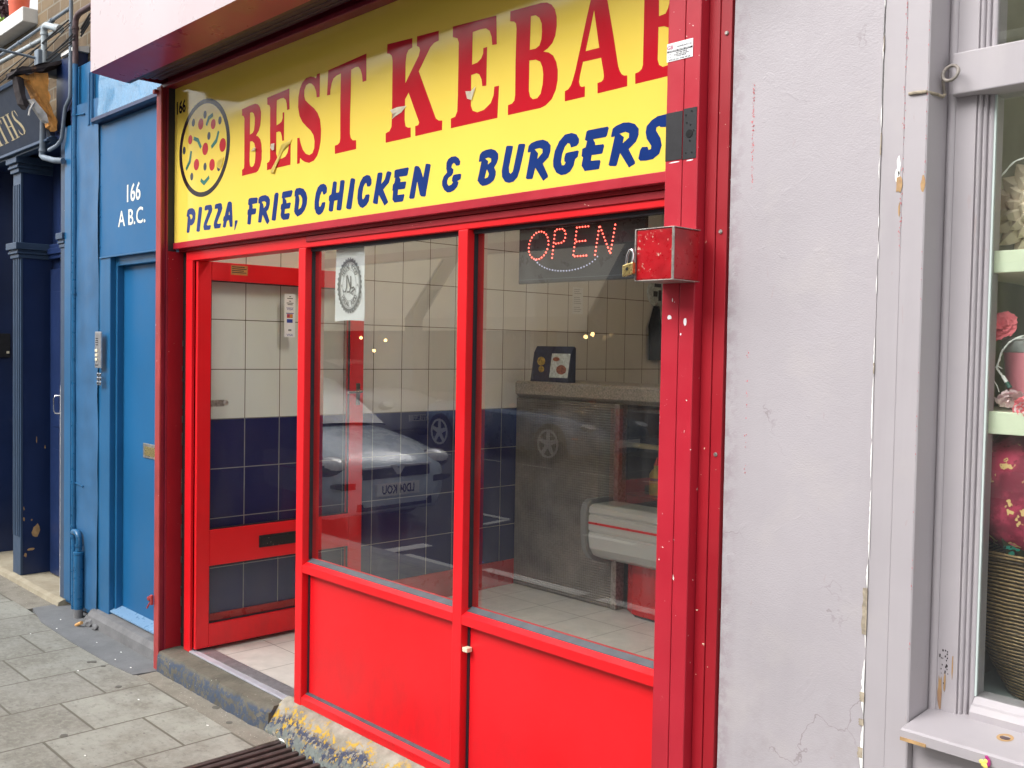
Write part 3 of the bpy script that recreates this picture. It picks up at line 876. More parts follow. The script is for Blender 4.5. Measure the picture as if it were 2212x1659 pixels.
BLUE_GLYPHS=[[[(-4.563,2.244),(-4.557,2.26),(-4.535,2.267),(-4.506,2.266),(-4.485,2.257),(-4.473,2.239),(-4.475,2.213),(-4.487,2.195),(-4.508,2.185),(-4.527,2.185),(-4.536,2.152),(-4.561,2.152),(-4.564,2.157),(-4.553,2.228),(-4.566,2.231)],[(-4.537,2.237),(-4.519,2.238),(-4.504,2.23),(-4.506,2.219),(-4.521,2.212),(-4.528,2.226)]],[[(-4.439,2.261),(-4.43,2.265),(-4.411,2.263),(-4.405,2.256),(-4.428,2.151),(-4.437,2.148),(-4.458,2.151),(-4.463,2.156)]],[[(-4.378,2.261),(-4.369,2.266),(-4.319,2.265),(-4.31,2.26),(-4.304,2.243),(-4.31,2.23),(-4.359,2.176),(-4.35,2.171),(-4.321,2.171),(-4.316,2.166),(-4.323,2.153),(-4.332,2.15),(-4.383,2.152),(-4.392,2.168),(-4.387,2.184),(-4.342,2.238),(-4.345,2.244),(-4.378,2.242),(-4.381,2.247)]],[[(-4.278,2.26),(-4.27,2.263),(-4.224,2.264),(-4.214,2.259),(-4.206,2.239),(-4.217,2.222),(-4.257,2.176),(-4.251,2.171),(-4.222,2.171),(-4.218,2.167),(-4.225,2.152),(-4.233,2.15),(-4.282,2.151),(-4.29,2.168),(-4.286,2.182),(-4.249,2.233),(-4.252,2.241),(-4.281,2.241)]],[[(-4.156,2.259),(-4.145,2.263),(-4.128,2.261),(-4.118,2.253),(-4.111,2.189),(-4.11,2.149),(-4.121,2.147),(-4.135,2.149),(-4.144,2.181),(-4.163,2.176),(-4.174,2.151),(-4.185,2.148),(-4.202,2.153),(-4.194,2.177),(-4.2,2.183),(-4.194,2.198),(-4.183,2.203),(-4.17,2.231)],[(-4.143,2.221),(-4.147,2.202),(-4.136,2.203)]],[[(-4.089,2.171),(-4.08,2.174),(-4.064,2.172),(-4.064,2.165),(-4.088,2.13),(-4.093,2.132)]],[[(-3.97,2.25),(-3.965,2.258),(-3.946,2.26),(-3.897,2.257),(-3.888,2.251),(-3.893,2.232),(-3.935,2.231),(-3.93,2.223),(-3.932,2.213),(-3.904,2.211),(-3.899,2.206),(-3.904,2.19),(-3.911,2.186),(-3.941,2.186),(-3.947,2.147),(-3.957,2.144),(-3.977,2.149),(-3.972,2.186),(-3.977,2.192),(-3.974,2.209),(-3.964,2.213),(-3.961,2.228),(-3.971,2.233)]],[[(-3.882,2.244),(-3.874,2.256),(-3.854,2.26),(-3.824,2.26),(-3.799,2.252),(-3.784,2.237),(-3.786,2.217),(-3.796,2.198),(-3.813,2.189),(-3.787,2.147),(-3.802,2.134),(-3.812,2.139),(-3.845,2.178),(-3.855,2.147),(-3.865,2.145),(-3.883,2.149),(-3.869,2.227),(-3.881,2.23)],[(-3.854,2.234),(-3.831,2.235),(-3.816,2.227),(-3.818,2.215),(-3.836,2.205),(-3.841,2.222)]],[[(-3.748,2.253),(-3.738,2.261),(-3.721,2.26),(-3.714,2.253),(-3.736,2.146),(-3.746,2.144),(-3.768,2.148),(-3.769,2.154)]],[[(-3.685,2.255),(-3.678,2.259),(-3.608,2.259),(-3.603,2.252),(-3.612,2.235),(-3.619,2.232),(-3.666,2.232),(-3.651,2.219),(-3.651,2.209),(-3.623,2.21),(-3.616,2.205),(-3.623,2.189),(-3.63,2.185),(-3.662,2.186),(-3.666,2.167),(-3.629,2.167),(-3.624,2.162),(-3.629,2.145),(-3.638,2.141),(-3.676,2.142),(-3.69,2.15),(-3.698,2.164),(-3.692,2.184),(-3.698,2.189),(-3.694,2.206),(-3.682,2.212),(-3.682,2.231),(-3.689,2.234)]],[[(-3.589,2.23),(-3.587,2.252),(-3.576,2.262),(-3.548,2.262),(-3.521,2.255),(-3.501,2.238),(-3.491,2.216),(-3.495,2.19),(-3.51,2.168),(-3.533,2.153),(-3.564,2.146),(-3.583,2.159),(-3.591,2.17),(-3.584,2.206),(-3.582,2.23)],[(-3.557,2.234),(-3.543,2.232),(-3.529,2.217),(-3.529,2.198),(-3.538,2.182),(-3.558,2.174),(-3.55,2.214)]],[[(-3.35,2.223),(-3.365,2.216),(-3.375,2.217),(-3.38,2.229),(-3.386,2.23),(-3.397,2.216),(-3.405,2.189),(-3.404,2.174),(-3.396,2.171),(-3.387,2.18),(-3.381,2.187),(-3.362,2.187),(-3.359,2.182),(-3.364,2.164),(-3.376,2.149),(-3.395,2.14),(-3.41,2.14),(-3.426,2.149),(-3.437,2.168),(-3.437,2.197),(-3.429,2.227),(-3.415,2.249),(-3.396,2.259),(-3.374,2.26),(-3.357,2.253),(-3.348,2.24)]],[[(-3.307,2.258),(-3.299,2.261),(-3.282,2.257),(-3.28,2.251),(-3.285,2.215),(-3.269,2.215),(-3.263,2.219),(-3.256,2.258),(-3.245,2.26),(-3.229,2.257),(-3.226,2.251),(-3.247,2.148),(-3.257,2.144),(-3.278,2.147),(-3.28,2.153),(-3.274,2.186),(-3.297,2.185),(-3.305,2.147),(-3.317,2.145),(-3.334,2.149),(-3.335,2.155),(-3.33,2.186),(-3.336,2.191),(-3.333,2.208),(-3.318,2.213)]],[[(-3.187,2.257),(-3.179,2.26),(-3.162,2.256),(-3.156,2.251),(-3.179,2.146),(-3.187,2.142),(-3.209,2.146),(-3.215,2.152)]],[[(-3.051,2.224),(-3.061,2.216),(-3.078,2.217),(-3.084,2.231),(-3.091,2.23),(-3.103,2.218),(-3.11,2.19),(-3.109,2.175),(-3.102,2.172),(-3.094,2.178),(-3.087,2.188),(-3.068,2.188),(-3.062,2.183),(-3.067,2.162),(-3.082,2.148),(-3.105,2.14),(-3.122,2.145),(-3.136,2.159),(-3.141,2.18),(-3.137,2.211),(-3.124,2.238),(-3.105,2.256),(-3.081,2.261),(-3.062,2.256),(-3.051,2.241)]],[[(-3.013,2.258),(-3.006,2.261),(-2.987,2.259),(-2.983,2.253),(-2.99,2.217),(-2.968,2.232),(-2.958,2.255),(-2.951,2.26),(-2.933,2.255),(-2.928,2.25),(-2.943,2.217),(-2.978,2.196),(-2.946,2.148),(-2.95,2.144),(-2.968,2.136),(-3.004,2.179),(-3.01,2.148),(-3.016,2.146),(-3.037,2.151),(-3.041,2.155)]],[[(-2.91,2.256),(-2.902,2.259),(-2.831,2.259),(-2.826,2.254),(-2.834,2.232),(-2.841,2.23),(-2.882,2.231),(-2.873,2.22),(-2.875,2.212),(-2.845,2.211),(-2.84,2.207),(-2.846,2.187),(-2.853,2.185),(-2.887,2.186),(-2.89,2.167),(-2.853,2.167),(-2.849,2.163),(-2.856,2.144),(-2.863,2.141),(-2.909,2.142),(-2.921,2.154),(-2.917,2.184),(-2.922,2.187),(-2.919,2.207),(-2.91,2.212),(-2.905,2.23),(-2.912,2.231)]],[[(-2.793,2.256),(-2.785,2.259),(-2.77,2.255),(-2.759,2.244),(-2.744,2.212),(-2.731,2.258),(-2.723,2.259),(-2.707,2.255),(-2.703,2.25),(-2.729,2.148),(-2.735,2.146),(-2.754,2.149),(-2.762,2.156),(-2.777,2.203),(-2.791,2.149),(-2.797,2.145),(-2.816,2.146),(-2.822,2.151)]],[[(-2.619,2.229),(-2.618,2.249),(-2.609,2.26),(-2.593,2.266),(-2.571,2.265),(-2.556,2.257),(-2.546,2.244),(-2.548,2.234),(-2.555,2.232),(-2.569,2.233),(-2.572,2.239),(-2.58,2.244),(-2.589,2.239),(-2.592,2.23),(-2.581,2.222),(-2.582,2.211),(-2.589,2.203),(-2.606,2.197),(-2.613,2.188),(-2.613,2.178),(-2.605,2.17),(-2.591,2.172),(-2.582,2.18),(-2.588,2.183),(-2.587,2.195),(-2.579,2.204),(-2.545,2.204),(-2.54,2.2),(-2.543,2.186),(-2.551,2.183),(-2.56,2.181),(-2.553,2.175),(-2.56,2.162),(-2.575,2.152),(-2.596,2.147),(-2.612,2.148),(-2.628,2.158),(-2.64,2.175),(-2.64,2.189),(-2.632,2.204),(-2.614,2.216)]],[[(-2.453,2.235),(-2.448,2.255),(-2.437,2.263),(-2.417,2.266),(-2.394,2.266),(-2.374,2.259),(-2.36,2.246),(-2.359,2.232),(-2.365,2.218),(-2.378,2.204),(-2.37,2.192),(-2.37,2.179),(-2.378,2.164),(-2.396,2.155),(-2.414,2.151),(-2.434,2.151),(-2.446,2.158),(-2.458,2.171),(-2.44,2.231),(-2.452,2.231)],[(-2.422,2.238),(-2.407,2.24),(-2.393,2.235),(-2.393,2.225),(-2.409,2.217),(-2.408,2.229)],[(-2.413,2.203),(-2.407,2.194),(-2.402,2.186),(-2.408,2.177),(-2.418,2.174),(-2.424,2.175)]],[[(-2.323,2.263),(-2.318,2.266),(-2.293,2.262),(-2.292,2.257),(-2.309,2.196),(-2.307,2.181),(-2.3,2.175),(-2.291,2.181),(-2.287,2.193),(-2.267,2.262),(-2.261,2.264),(-2.239,2.261),(-2.236,2.256),(-2.259,2.183),(-2.269,2.161),(-2.287,2.149),(-2.307,2.147),(-2.326,2.153),(-2.34,2.17),(-2.342,2.189)]],[[(-2.225,2.236),(-2.221,2.252),(-2.21,2.259),(-2.187,2.263),(-2.159,2.263),(-2.138,2.254),(-2.126,2.241),(-2.126,2.224),(-2.134,2.206),(-2.158,2.19),(-2.135,2.152),(-2.135,2.146),(-2.155,2.137),(-2.19,2.181),(-2.2,2.152),(-2.203,2.148),(-2.226,2.15),(-2.231,2.154),(-2.212,2.232),(-2.223,2.232)],[(-2.194,2.238),(-2.173,2.239),(-2.16,2.234),(-2.16,2.223),(-2.182,2.207),(-2.179,2.224)]],[[(-2.01,2.232),(-2.019,2.225),(-2.041,2.223),(-2.046,2.235),(-2.055,2.238),(-2.067,2.228),(-2.077,2.208),(-2.081,2.185),(-2.077,2.175),(-2.068,2.174),(-2.061,2.182),(-2.067,2.185),(-2.068,2.194),(-2.063,2.208),(-2.055,2.21),(-2.014,2.211),(-2.009,2.208),(-2.013,2.192),(-2.023,2.187),(-2.029,2.168),(-2.043,2.152),(-2.06,2.146),(-2.08,2.146),(-2.1,2.156),(-2.113,2.176),(-2.114,2.194),(-2.107,2.222),(-2.09,2.248),(-2.066,2.265),(-2.039,2.266),(-2.02,2.259),(-2.009,2.244)]],[[(-1.986,2.238),(-1.98,2.261),(-1.973,2.264),(-1.899,2.264),(-1.894,2.259),(-1.901,2.238),(-1.906,2.235),(-1.953,2.235),(-1.946,2.225),(-1.945,2.217),(-1.914,2.216),(-1.91,2.21),(-1.917,2.19),(-1.922,2.189),(-1.958,2.19),(-1.961,2.174),(-1.926,2.172),(-1.923,2.167),(-1.928,2.147),(-1.935,2.146),(-1.984,2.147),(-1.997,2.164),(-1.992,2.188),(-1.998,2.192),(-1.995,2.213),(-1.982,2.216),(-1.977,2.233)]],[[(-1.885,2.234),(-1.879,2.255),(-1.866,2.261),(-1.842,2.266),(-1.82,2.264),(-1.798,2.256),(-1.784,2.241),(-1.784,2.224),(-1.793,2.206),(-1.819,2.189),(-1.794,2.15),(-1.795,2.145),(-1.816,2.137),(-1.85,2.182),(-1.861,2.151),(-1.865,2.147),(-1.887,2.15),(-1.892,2.154),(-1.871,2.232),(-1.883,2.231)],[(-1.854,2.237),(-1.832,2.239),(-1.818,2.233),(-1.819,2.221),(-1.841,2.208),(-1.837,2.225)]],[[(-1.693,2.266),(-1.665,2.265),(-1.648,2.251),(-1.65,2.234),(-1.694,2.232),(-1.708,2.234),(-1.712,2.238),(-1.722,2.235),(-1.723,2.227),(-1.707,2.204),(-1.702,2.184),(-1.71,2.162),(-1.732,2.15),(-1.757,2.149),(-1.776,2.151),(-1.783,2.158),(-1.777,2.181),(-1.771,2.188),(-1.752,2.187),(-1.747,2.177),(-1.739,2.179),(-1.738,2.187),(-1.755,2.209),(-1.759,2.227),(-1.756,2.243),(-1.739,2.257),(-1.719,2.265)]]]
PIZZA_RING=[(-4.649,2.572),(-4.14,2.521),(-4.352,2.761),(-4.411,2.309)]
PIZZA_RED=[(-4.426,2.651),(-4.302,2.632),(-4.533,2.593),(-4.379,2.529),(-4.209,2.524),(-4.467,2.467),(-4.31,2.447)]
PIZZA_DARK=[(-4.502,2.669),(-4.384,2.688),(-4.237,2.639),(-4.343,2.584),(-4.597,2.55),(-4.38,2.447),(-4.515,2.416),(-4.245,2.428)]
PIZZA_GREEN=[[(-4.369,2.636),(-4.346,2.667),(-4.305,2.676)],[(-4.498,2.595),(-4.454,2.58),(-4.422,2.54)],[(-4.248,2.592),(-4.27,2.552),(-4.318,2.528)],[(-4.522,2.538),(-4.536,2.49),(-4.574,2.456)],[(-4.422,2.39),(-4.389,2.371),(-4.337,2.394)]]
PEELS=[[(-2.941,2.477),(-2.898,2.481),(-2.842,2.477),(-2.872,2.458),(-2.905,2.45),(-2.928,2.443),(-2.917,2.458)],[(-2.52,2.471),(-2.497,2.468),(-2.472,2.479),(-2.491,2.438),(-2.513,2.446)],[(-3.778,2.47),(-3.741,2.467),(-3.743,2.44),(-3.762,2.44),(-3.779,2.453)],[(-3.691,2.458),(-3.65,2.462),(-3.611,2.467),(-3.621,2.451),(-3.65,2.446),(-3.682,2.45),(-3.703,2.401),(-3.748,2.345),(-3.781,2.351),(-3.726,2.404),(-3.704,2.436)],[(-3.949,2.461),(-3.917,2.473),(-3.897,2.47),(-3.907,2.46)],[(-4.25,2.455),(-4.197,2.469),(-4.205,2.441),(-4.227,2.418),(-4.255,2.43)]]
THS_GLYPHS=[[(-6.8194,0.1635),(-6.8308,0.1861),(-6.8209,0.1858),(-6.8156,0.1634)],[(-6.8308,0.1861),(-6.8436,0.2015),(-6.8312,0.2012),(-6.8209,0.1858)],[(-6.8436,0.2015),(-6.8732,0.2044),(-6.8582,0.204),(-6.8312,0.2012)],[(-6.8732,0.2044),(-6.8883,0.1991),(-6.8707,0.1986),(-6.8582,0.204)],[(-6.8883,0.1991),(-6.9051,0.1799),(-6.8799,0.1793),(-6.8707,0.1986)],[(-6.9051,0.1799),(-6.8997,0.1515),(-6.8657,0.1508),(-6.8799,0.1793)],[(-6.8997,0.1515),(-6.856,0.1179),(-6.8186,0.1173),(-6.8657,0.1508)],[(-6.856,0.1179),(-6.8307,0.0877),(-6.7959,0.0873),(-6.8186,0.1173)],[(-6.8307,0.0877),(-6.8276,0.0649),(-6.7977,0.0646),(-6.7959,0.0873)],[(-6.8276,0.0649),(-6.8468,0.0511),(-6.8243,0.0509),(-6.7977,0.0646)],[(-6.8468,0.0511),(-6.879,0.0499),(-6.8639,0.0497),(-6.8243,0.0509)],[(-6.879,0.0499),(-6.9036,0.0644),(-6.8909,0.0643),(-6.8639,0.0497)],[(-6.9036,0.0644),(-6.9059,0.089),(-6.9008,0.089),(-6.8909,0.0643)],[(-7.0876,0.1998),(-7.0695,0.0456),(-7.0367,0.0453),(-7.0549,0.1989)],[(-6.9962,0.2026),(-6.9826,0.0463),(-6.9504,0.0461),(-6.9641,0.2017)],[(-7.0654,0.1301),(-6.967,0.1291),(-6.9753,0.123),(-7.0738,0.1239)],[(-7.1127,0.2009),(-7.0326,0.1999),(-7.038,0.196),(-7.1182,0.1969)],[(-7.0152,0.2028),(-6.9433,0.2029),(-6.9486,0.199),(-7.0206,0.1989)],[(-7.0932,0.0474),(-7.016,0.0474),(-7.0224,0.0426),(-7.0997,0.0426)],[(-7.0022,0.0489),(-6.9267,0.0498),(-6.9329,0.0451),(-7.0085,0.0441)],[(-7.2242,0.2013),(-7.2092,0.043),(-7.174,0.0427),(-7.1892,0.2004)],[(-7.2306,0.0445),(-7.1511,0.0445),(-7.1577,0.0396),(-7.2373,0.0396)],[(-7.3348,0.0833),(-7.3304,0.044),(-7.2942,0.0437),(-7.2986,0.0828)],[(-7.3571,0.0441),(-7.2697,0.0443),(-7.277,0.039),(-7.3646,0.0388)],[(-7.3035,0.1923),(-7.1262,0.1892),(-7.1333,0.1842),(-7.3109,0.1872)],[(-7.1412,0.1854),(-7.1531,0.163),(-7.1398,0.1627),(-7.1279,0.1851)]]
NUMX, NUMZ = -4.637, 2.760

# ------------------------------------------------------------------ ground
def struct(name, mb, mat):
    o = mb.build(name, mat)
    o['kind'] = 'structure'
    return o


GX0, GX1, GY0, GY1 = -3.56, -1.75, -0.62, -0.06      # light-well under the grating
mb = MB()
for (x0, x1, y0, y1) in ((-60, GX0, -2.3, -0.2), (GX1, 12, -2.3, -0.2), (GX0, GX1, -2.3, GY0)):
    mb.box(x0, x1, y0, y1, -0.3, 0.0)
struct('pavement', mb, M['paving'])
mb = MB()
# cement strip between the slabs and the fronts, one straight band and the margin beside the grating
mb.box(-4.70, GX0, -0.2, 0.3, -0.3, 0.0015)
mb.box(GX1, 12, -0.2, 0.3, -0.3, 0.0015)
mb.box(GX0, GX1, GY1, 0.3, -0.3, 0.0015)
mb.box(-60, -6.3, -0.2, 0.0, -0.3, 0.0015)
struct('cement_strip', mb, M['concrete_strip'])
mb = MB()
mb.prism([(-6.30, -0.17), (-5.95, -0.235), (-5.45, -0.245), (-4.95, -0.235), (-4.72, -0.215), (-4.70, -0.10), (-4.70, 0.05), (-6.30, 0.05)], 'z', -0.25, 0.0045)
struct('screed_patch', mb, M['tarmac_patch'])
mb = MB().box(-60, 40, -10.4, -2.45, -0.5, -0.1)
struct('road', mb, M['asphalt'])
mb = MB().box(-60, 12, -2.45, -2.3, -0.4, 0.002, b=0.012)
struct('kerb', mb, M['kerb'])
mb = MB().box(-60, 40, -10.55, -10.4, -0.4, 0.002, b=0.012)
struct('far_kerb', mb, M['kerb'])
mb = MB().box(-60, 40, -12.6, -10.55, -0.4, 0.0)
struct('far_pavement', mb, M['far_paving'])
mb = MB().box(-450, 450, -450, 450, -0.9, -0.52)
struct('ground', mb, M['asphalt'])


def marks(name, polys):
    m_ = MB()
    for p in polys:
        m_.prism(p, 'z', -0.099, -0.0955)
    struct(name, m_, M['road_paint'])


def dash(x0, x1, y, w):
    return [(x0, y - w / 2), (x1, y - w / 2), (x1, y + w / 2), (x0, y + w / 2)]


marks('bay_markings', [dash(-9.0, -8.6, -4.65, 0.06), dash(-7.7, -7.25, -4.6, 0.07), dash(-6.2, -5.6, -4.6, 0.07), dash(-4.9, -4.3, -4.6, 0.07), dash(-10.4, -10.0, -4.65, 0.06),
                       [(-7.27, -4.62), (-7.20, -4.58), (-7.15, -4.22), (-7.22, -4.20)],
                       [(-6.80, -2.55), (-6.66, -2.55), (-6.66, -3.15), (-6.80, -3.15)],
                       dash(-6.52, -5.9, -2.74, 0.10), dash(-5.7, -4.66, -2.9, 0.11), dash(-4.5, -3.4, -2.9, 0.11), dash(-3.2, -2.2, -2.9, 0.11)])
marks('far_bay_markings', [dash(x, x + 0.6, -8.07, 0.05) for x in (-15.2, -14.0, -12.87, -11.7, -10.6, -9.45, -8.3, -7.1, -5.9)])

# ------------------------------------------------------------------ kebab shop front
shop = thing('kebab_shop', 'red takeaway shop front with an open door and two big windows', 'shop front', (-3.0, 0, 0))
RED, RUB = M['red'], M['rubber']
TOP = 2.022                                      # underside of the head frame
GY = 0.043                                       # outer face of the panes
# concrete step, upstand and threshold
mb = MB()
rw = []
for i in range(41):
    x = -4.70 + 1.04 * i / 40
    w1, w2 = rnd.uniform(-0.004, 0.003), rnd.uniform(-0.004, 0.002)
    e_ = 0.02 * max(0.0, (i - 36) / 4.0)
    ch = 0.014 if i in (9, 10, 23, 31) else 0.0
    rw.append([(x, 0.02, -0.05), (x, -0.106 + w1 * 0.6 + e_, -0.05), (x, -0.104 + w1 + e_, 0.04), (x, -0.101 + w1 + e_ + ch * 0.4, 0.082 + w2 - ch), (x, -0.090 + w2 + e_ + ch, 0.1005 + w2 * 0.6 - e_ * 0.8), (x, -0.06, 0.105 + w2 * 0.3), (x, 0.02, 0.106)])
vv = [[mb.bm.verts.new(p) for p in r_] for r_ in rw]
for a, b_ in zip(vv, vv[1:]):
    for k in range(len(a) - 1):
        mb.bm.faces.new((a[k], a[k + 1], b_[k + 1], b_[k]))
mb.bm.faces.new(vv[0][::-1])
mb.bm.faces.new(vv[-1])
st = mb.build('doorstep', M['step_paint'], shop, smooth=True)
mb = MB()
n = 18
rw = []
for i in range(n + 1):
    x = -3.665 + (-1.64 + 3.665) * i / n
    k = min(1.0, (x + 3.665) / 0.05)
    w1 = rnd.uniform(-0.006, 0.006)
    rw.append([(x, 0.02, -0.05), (x, -0.105 * (0.7 + 0.3 * k) + w1, -0.05), (x, -0.095 + w1, 0.015), (x, -0.065 + w1, 0.06 + w1), (x, -0.03 + w1 * 0.5, 0.108), (x, 0.0, 0.128), (x, 0.02, 0.128)])
vv = [[mb.bm.verts.new(p) for p in r_] for r_ in rw]
for a, b_ in zip(vv, vv[1:]):
    for k in range(len(a) - 1):
        mb.bm.faces.new((a[k], a[k + 1], b_[k + 1], b_[k]))
mb.bm.faces.new(vv[0][::-1])
mb.bm.faces.new(vv[-1])
mb.build('cement_upstand', M['upstand'], shop, smooth=True)
mb = MB().box(-4.565, -3.60, -0.004, 0.03, 0.1065, 0.116, b=0.003)
thr = mb.build('threshold', M['alu_step'], shop)
mb = MB().box(-4.565, -3.60, 0.031, 0.105, 0.1065, 0.112)
for i in range(9):
    mb.box(-4.56, -3.605, 0.035 + i * 0.0078, 0.0385 + i * 0.0078, 0.1121, 0.1155)
mb.build('ribbed_tread', M['alu'], thr)

# frame members
bx('jamb', RED, shop, -4.632, -4.566, 0.0, 0.07, 0.106, 2.03)
bx('jamb_gap', M['hole'], shop, -4.722, -4.633, 0.019, 0.08, 0.106, 2.0675, b=0)
mb = MB()
for k in range(14):
    z = 0.2 + 1.55 * k / 14 + rnd.uniform(-0.05, 0.05)
    mb.box(-4.70, -4.690, 0.0145, 0.0185, z, z + rnd.uniform(0.01, 0.07))
build_each(mb, 'worn_strip', M['iron'], shop)
bx('jamb_strip', M['rubber'], shop, -4.5655, -4.545, 0.012, 0.06, 0.116, 2.02)
mb = MB().box(-4.632, -1.60, 0.0, 0.075, TOP, 2.068, b=0.003)
hd = mb.build('head_frame', RED, shop)
bx('head_lip', M['red_dark'], hd, -3.54, -1.60, -0.006, 0.0, 2.044, 2.066, b=0.002)
for x0, x1, z0 in ((-3.596, -3.543, 0.108), (-2.582, -2.534, 0.126)):
    bx('mullion', RED, shop, x0, x1, -0.004, 0.075, z0, TOP - 0.001, b=0.003)
for x0, x1 in ((-3.543, -2.582), (-2.534, -1.60)):
    mb = MB().prism([(-0.003, 0.682), (-0.003, 0.712), (0.018, 0.7235), (0.042, 0.7315), (0.07, 0.7315), (0.07, 0.682)], 'x', x0 + 0.0005, x1 - 0.0005)
    mb.build('sill_rail', RED, shop)
    mb = MB().prism([(-0.002, 0.1285), (-0.002, 0.158), (0.016, 0.169), (0.029, 0.173), (0.07, 0.173), (0.07, 0.1285)], 'x', x0 + 0.0005, x1 - 0.0005)
    mb.build('base_rail', RED, shop)
    pn = bx('kick_panel', RED, shop, x0 + 0.012, x1 - 0.001, 0.029, 0.055, 0.176, 0.681, b=0.001)
    mb = MB().box(x0 + 0.0006, x0 + 0.0118, 0.026, 0.05, 0.1735, 0.6815)
    mb.build('gasket', RUB, pn)
    mb = MB().prism([(0.0162, 0.1693), (0.0162, 0.1712), (0.0288, 0.1762), (0.0288, 0.1732)], 'x', x0 + 0.004, x1 - 0.001)
    mb.build('seal', M['rubber_grey'], pn)
    gl = MB().box(x0 + 0.0006, x1 - 0.0006, GY, GY + 0.004, 0.738, 2.0205).build('window_pane', M['glass'], shop)
    mb = MB()
    mb.box(x0 + 0.0004, x0 + 0.0035, 0.0265, GY - 0.0003, 0.7346, 2.0215)
    mb.box(x1 - 0.0125, x1 - 0.0004, 0.0305, GY - 0.0003, 0.7346, 2.0215)
    mb.box(x0 + 0.0036, x1 - 0.0126, 0.0205, GY - 0.0003, 2.008, 2.0215)
    mb.build('gasket', RUB, gl)
    MB().prism([(0.0185, 0.7238), (0.0185, 0.7258), (GY - 0.0003, 0.7375), (GY - 0.0003, 0.7318)], 'x', x0 + 0.004, x1 - 0.0005).build('seal', M['rubber_grey'], gl)
bx('edge_strip', M['white'], shop, -2.6, -2.5826, 0.0345, 0.0365, 1.80, 2.0, b=0)
bx('plastic_clip', M['cream'], shop, -2.533, -2.508, 0.002, 0.026, 0.588, 0.604, b=0.002)

# the door, folded back against the tiled wall (leaf stands on plane x = -4.53)
dx = -4.53
door = MB()
W = 0.985
door.box(dx - 0.045, dx, 0.012, 0.083, 0.125, 2.022, b=0.003)
door.box(dx - 0.045, dx, 0.900, W, 0.125, 2.022, b=0.003)
door.box(dx - 0.045, dx, 0.0835, 0.8995, 1.932, 2.022, b=0.003)
door.box(dx - 0.045, dx, 0.0835, 0.8995, 0.527, 0.705, b=0.003)
door.box(dx - 0.045, dx, 0.0835, 0.8995, 0.125, 0.240, b=0.003)
door = door.build('door', M['red'], shop)
for z0, z1 in ((0.2405, 0.5265), (0.7055, 1.9315)):
    MB().box(dx - 0.024, dx - 0.020, 0.084, 0.899, z0, z1).build('door_glass', M['door_glass'], door)
    mb = MB()
    mb.box(dx - 0.0195, dx - 0.008, 0.0838, 0.0885, z0, z1)
    mb.box(dx - 0.0195, dx - 0.008, 0.8945, 0.8992, z0, z1)
    mb.box(dx - 0.0195, dx - 0.008, 0.0886, 0.8944, z0, z0 + 0.006)
    mb.box(dx - 0.0195, dx - 0.008, 0.0886, 0.8944, z1 - 0.006, z1)
    mb.build('glazing_bead', RUB, door)
mb = MB().box(dx, dx + 0.006, 0.352, 0.64, 0.586, 0.648, b=0.002)
mb.box(dx + 0.006, dx + 0.009, 0.37, 0.62, 0.60, 0.634, b=0.001)
mb.build('letter_slot', M['black'], door)
mb = MB().box(dx, dx + 0.004, 0.935, 0.962, 1.30, 1.42, b=0.0018)
mb.tube([(dx + 0.004, 0.948, 1.375), (dx + 0.035, 0.948, 1.375), (dx + 0.038, 0.93, 1.375), (dx + 0.038, 0.86, 1.372)], 0.008)
mb.build('door_handle', M['chrome'], door, smooth=True)
mb = MB().box(dx - 0.0198, dx - 0.0185, 0.089, 0.165, 1.312, 1.345)
mb.ball((dx - 0.015, 0.172, 1.33), 0.014, 2, (0.5, 1, 1))
mb.build('lock_remnant', M['steel'], door)
mb = MB().box(dx, dx + 0.0006, 0.185, 0.275, 1.965, 2.012)
lb = mb.build('maker_label', M['sticker_gold'], door)
mb = MB()
for i, (a, b_) in enumerate(((0.19, 0.26), (0.19, 0.27), (0.19, 0.255), (0.19, 0.268))):
    mb.box(dx + 0.0006, dx + 0.0009, a, b_, 2.002 - i * 0.009, 2.006 - i * 0.009)
mb.build('print', M['ink_dark'], lb)

# card-payment strip stuck on the door glass
cs = thing('card_sticker', 'narrow white card payment sticker on the open door glass', 'sticker', (dx - 0.018, 0.53, 1.66))
MB().box(dx - 0.0185, dx - 0.0178, 0.497, 0.562, 1.663, 1.887).build('strip', M['white'], cs)
mb = MB().box(dx - 0.0177, dx - 0.0174, 0.508, 0.552, 1.785, 1.789)
mb.box(dx - 0.0177, dx - 0.0174, 0.508, 0.552, 1.815, 1.8165)
mb.merge_text('VISA', 0.017, (dx - 0.0175, 0.530, 1.808), (0, 1, 0), sx=1.1)
mb.merge_text('VISA', 0.017, (dx - 0.0175, 0.530, 1.674), (0, 1, 0), sx=1.1)
mb.merge_text('VISA', 0.014, (dx - 0.0175, 0.530, 1.775), (0, 1, 0), sx=1.1)
mb.build('print', M['card_blue'], cs)
mb = MB().box(dx - 0.0177, dx - 0.0174, 0.512, 0.546, 1.763, 1.783)
mb.build('red_card_mark', M['card_red'], cs)
mb = MB().lathe([(0.008, -0.0003), (0.008, 0.0003)], (dx - 0.0171, 0.5355, 1.773), 16, 'x')
mb.build('orange_disc', M['card_orange'], cs)
mb = MB().box(dx - 0.0177, dx - 0.0174, 0.512, 0.546, 1.738, 1.757)
mb.build('blue_card_mark', M['card_blue'], cs)
mb = MB()
for z, w in ((1.872, 0.010), (1.862, 0.034), (1.848, 0.012), (1.838, 0.040), (1.83, 0.03), (1.70, 0.018), (1.695, 0.018)):
    mb.box(dx - 0.0177, dx - 0.0174, 0.53 - w / 2, 0.53 + w / 2, z, z + 0.004)
mb.build('small_print', M['ink'], cs)

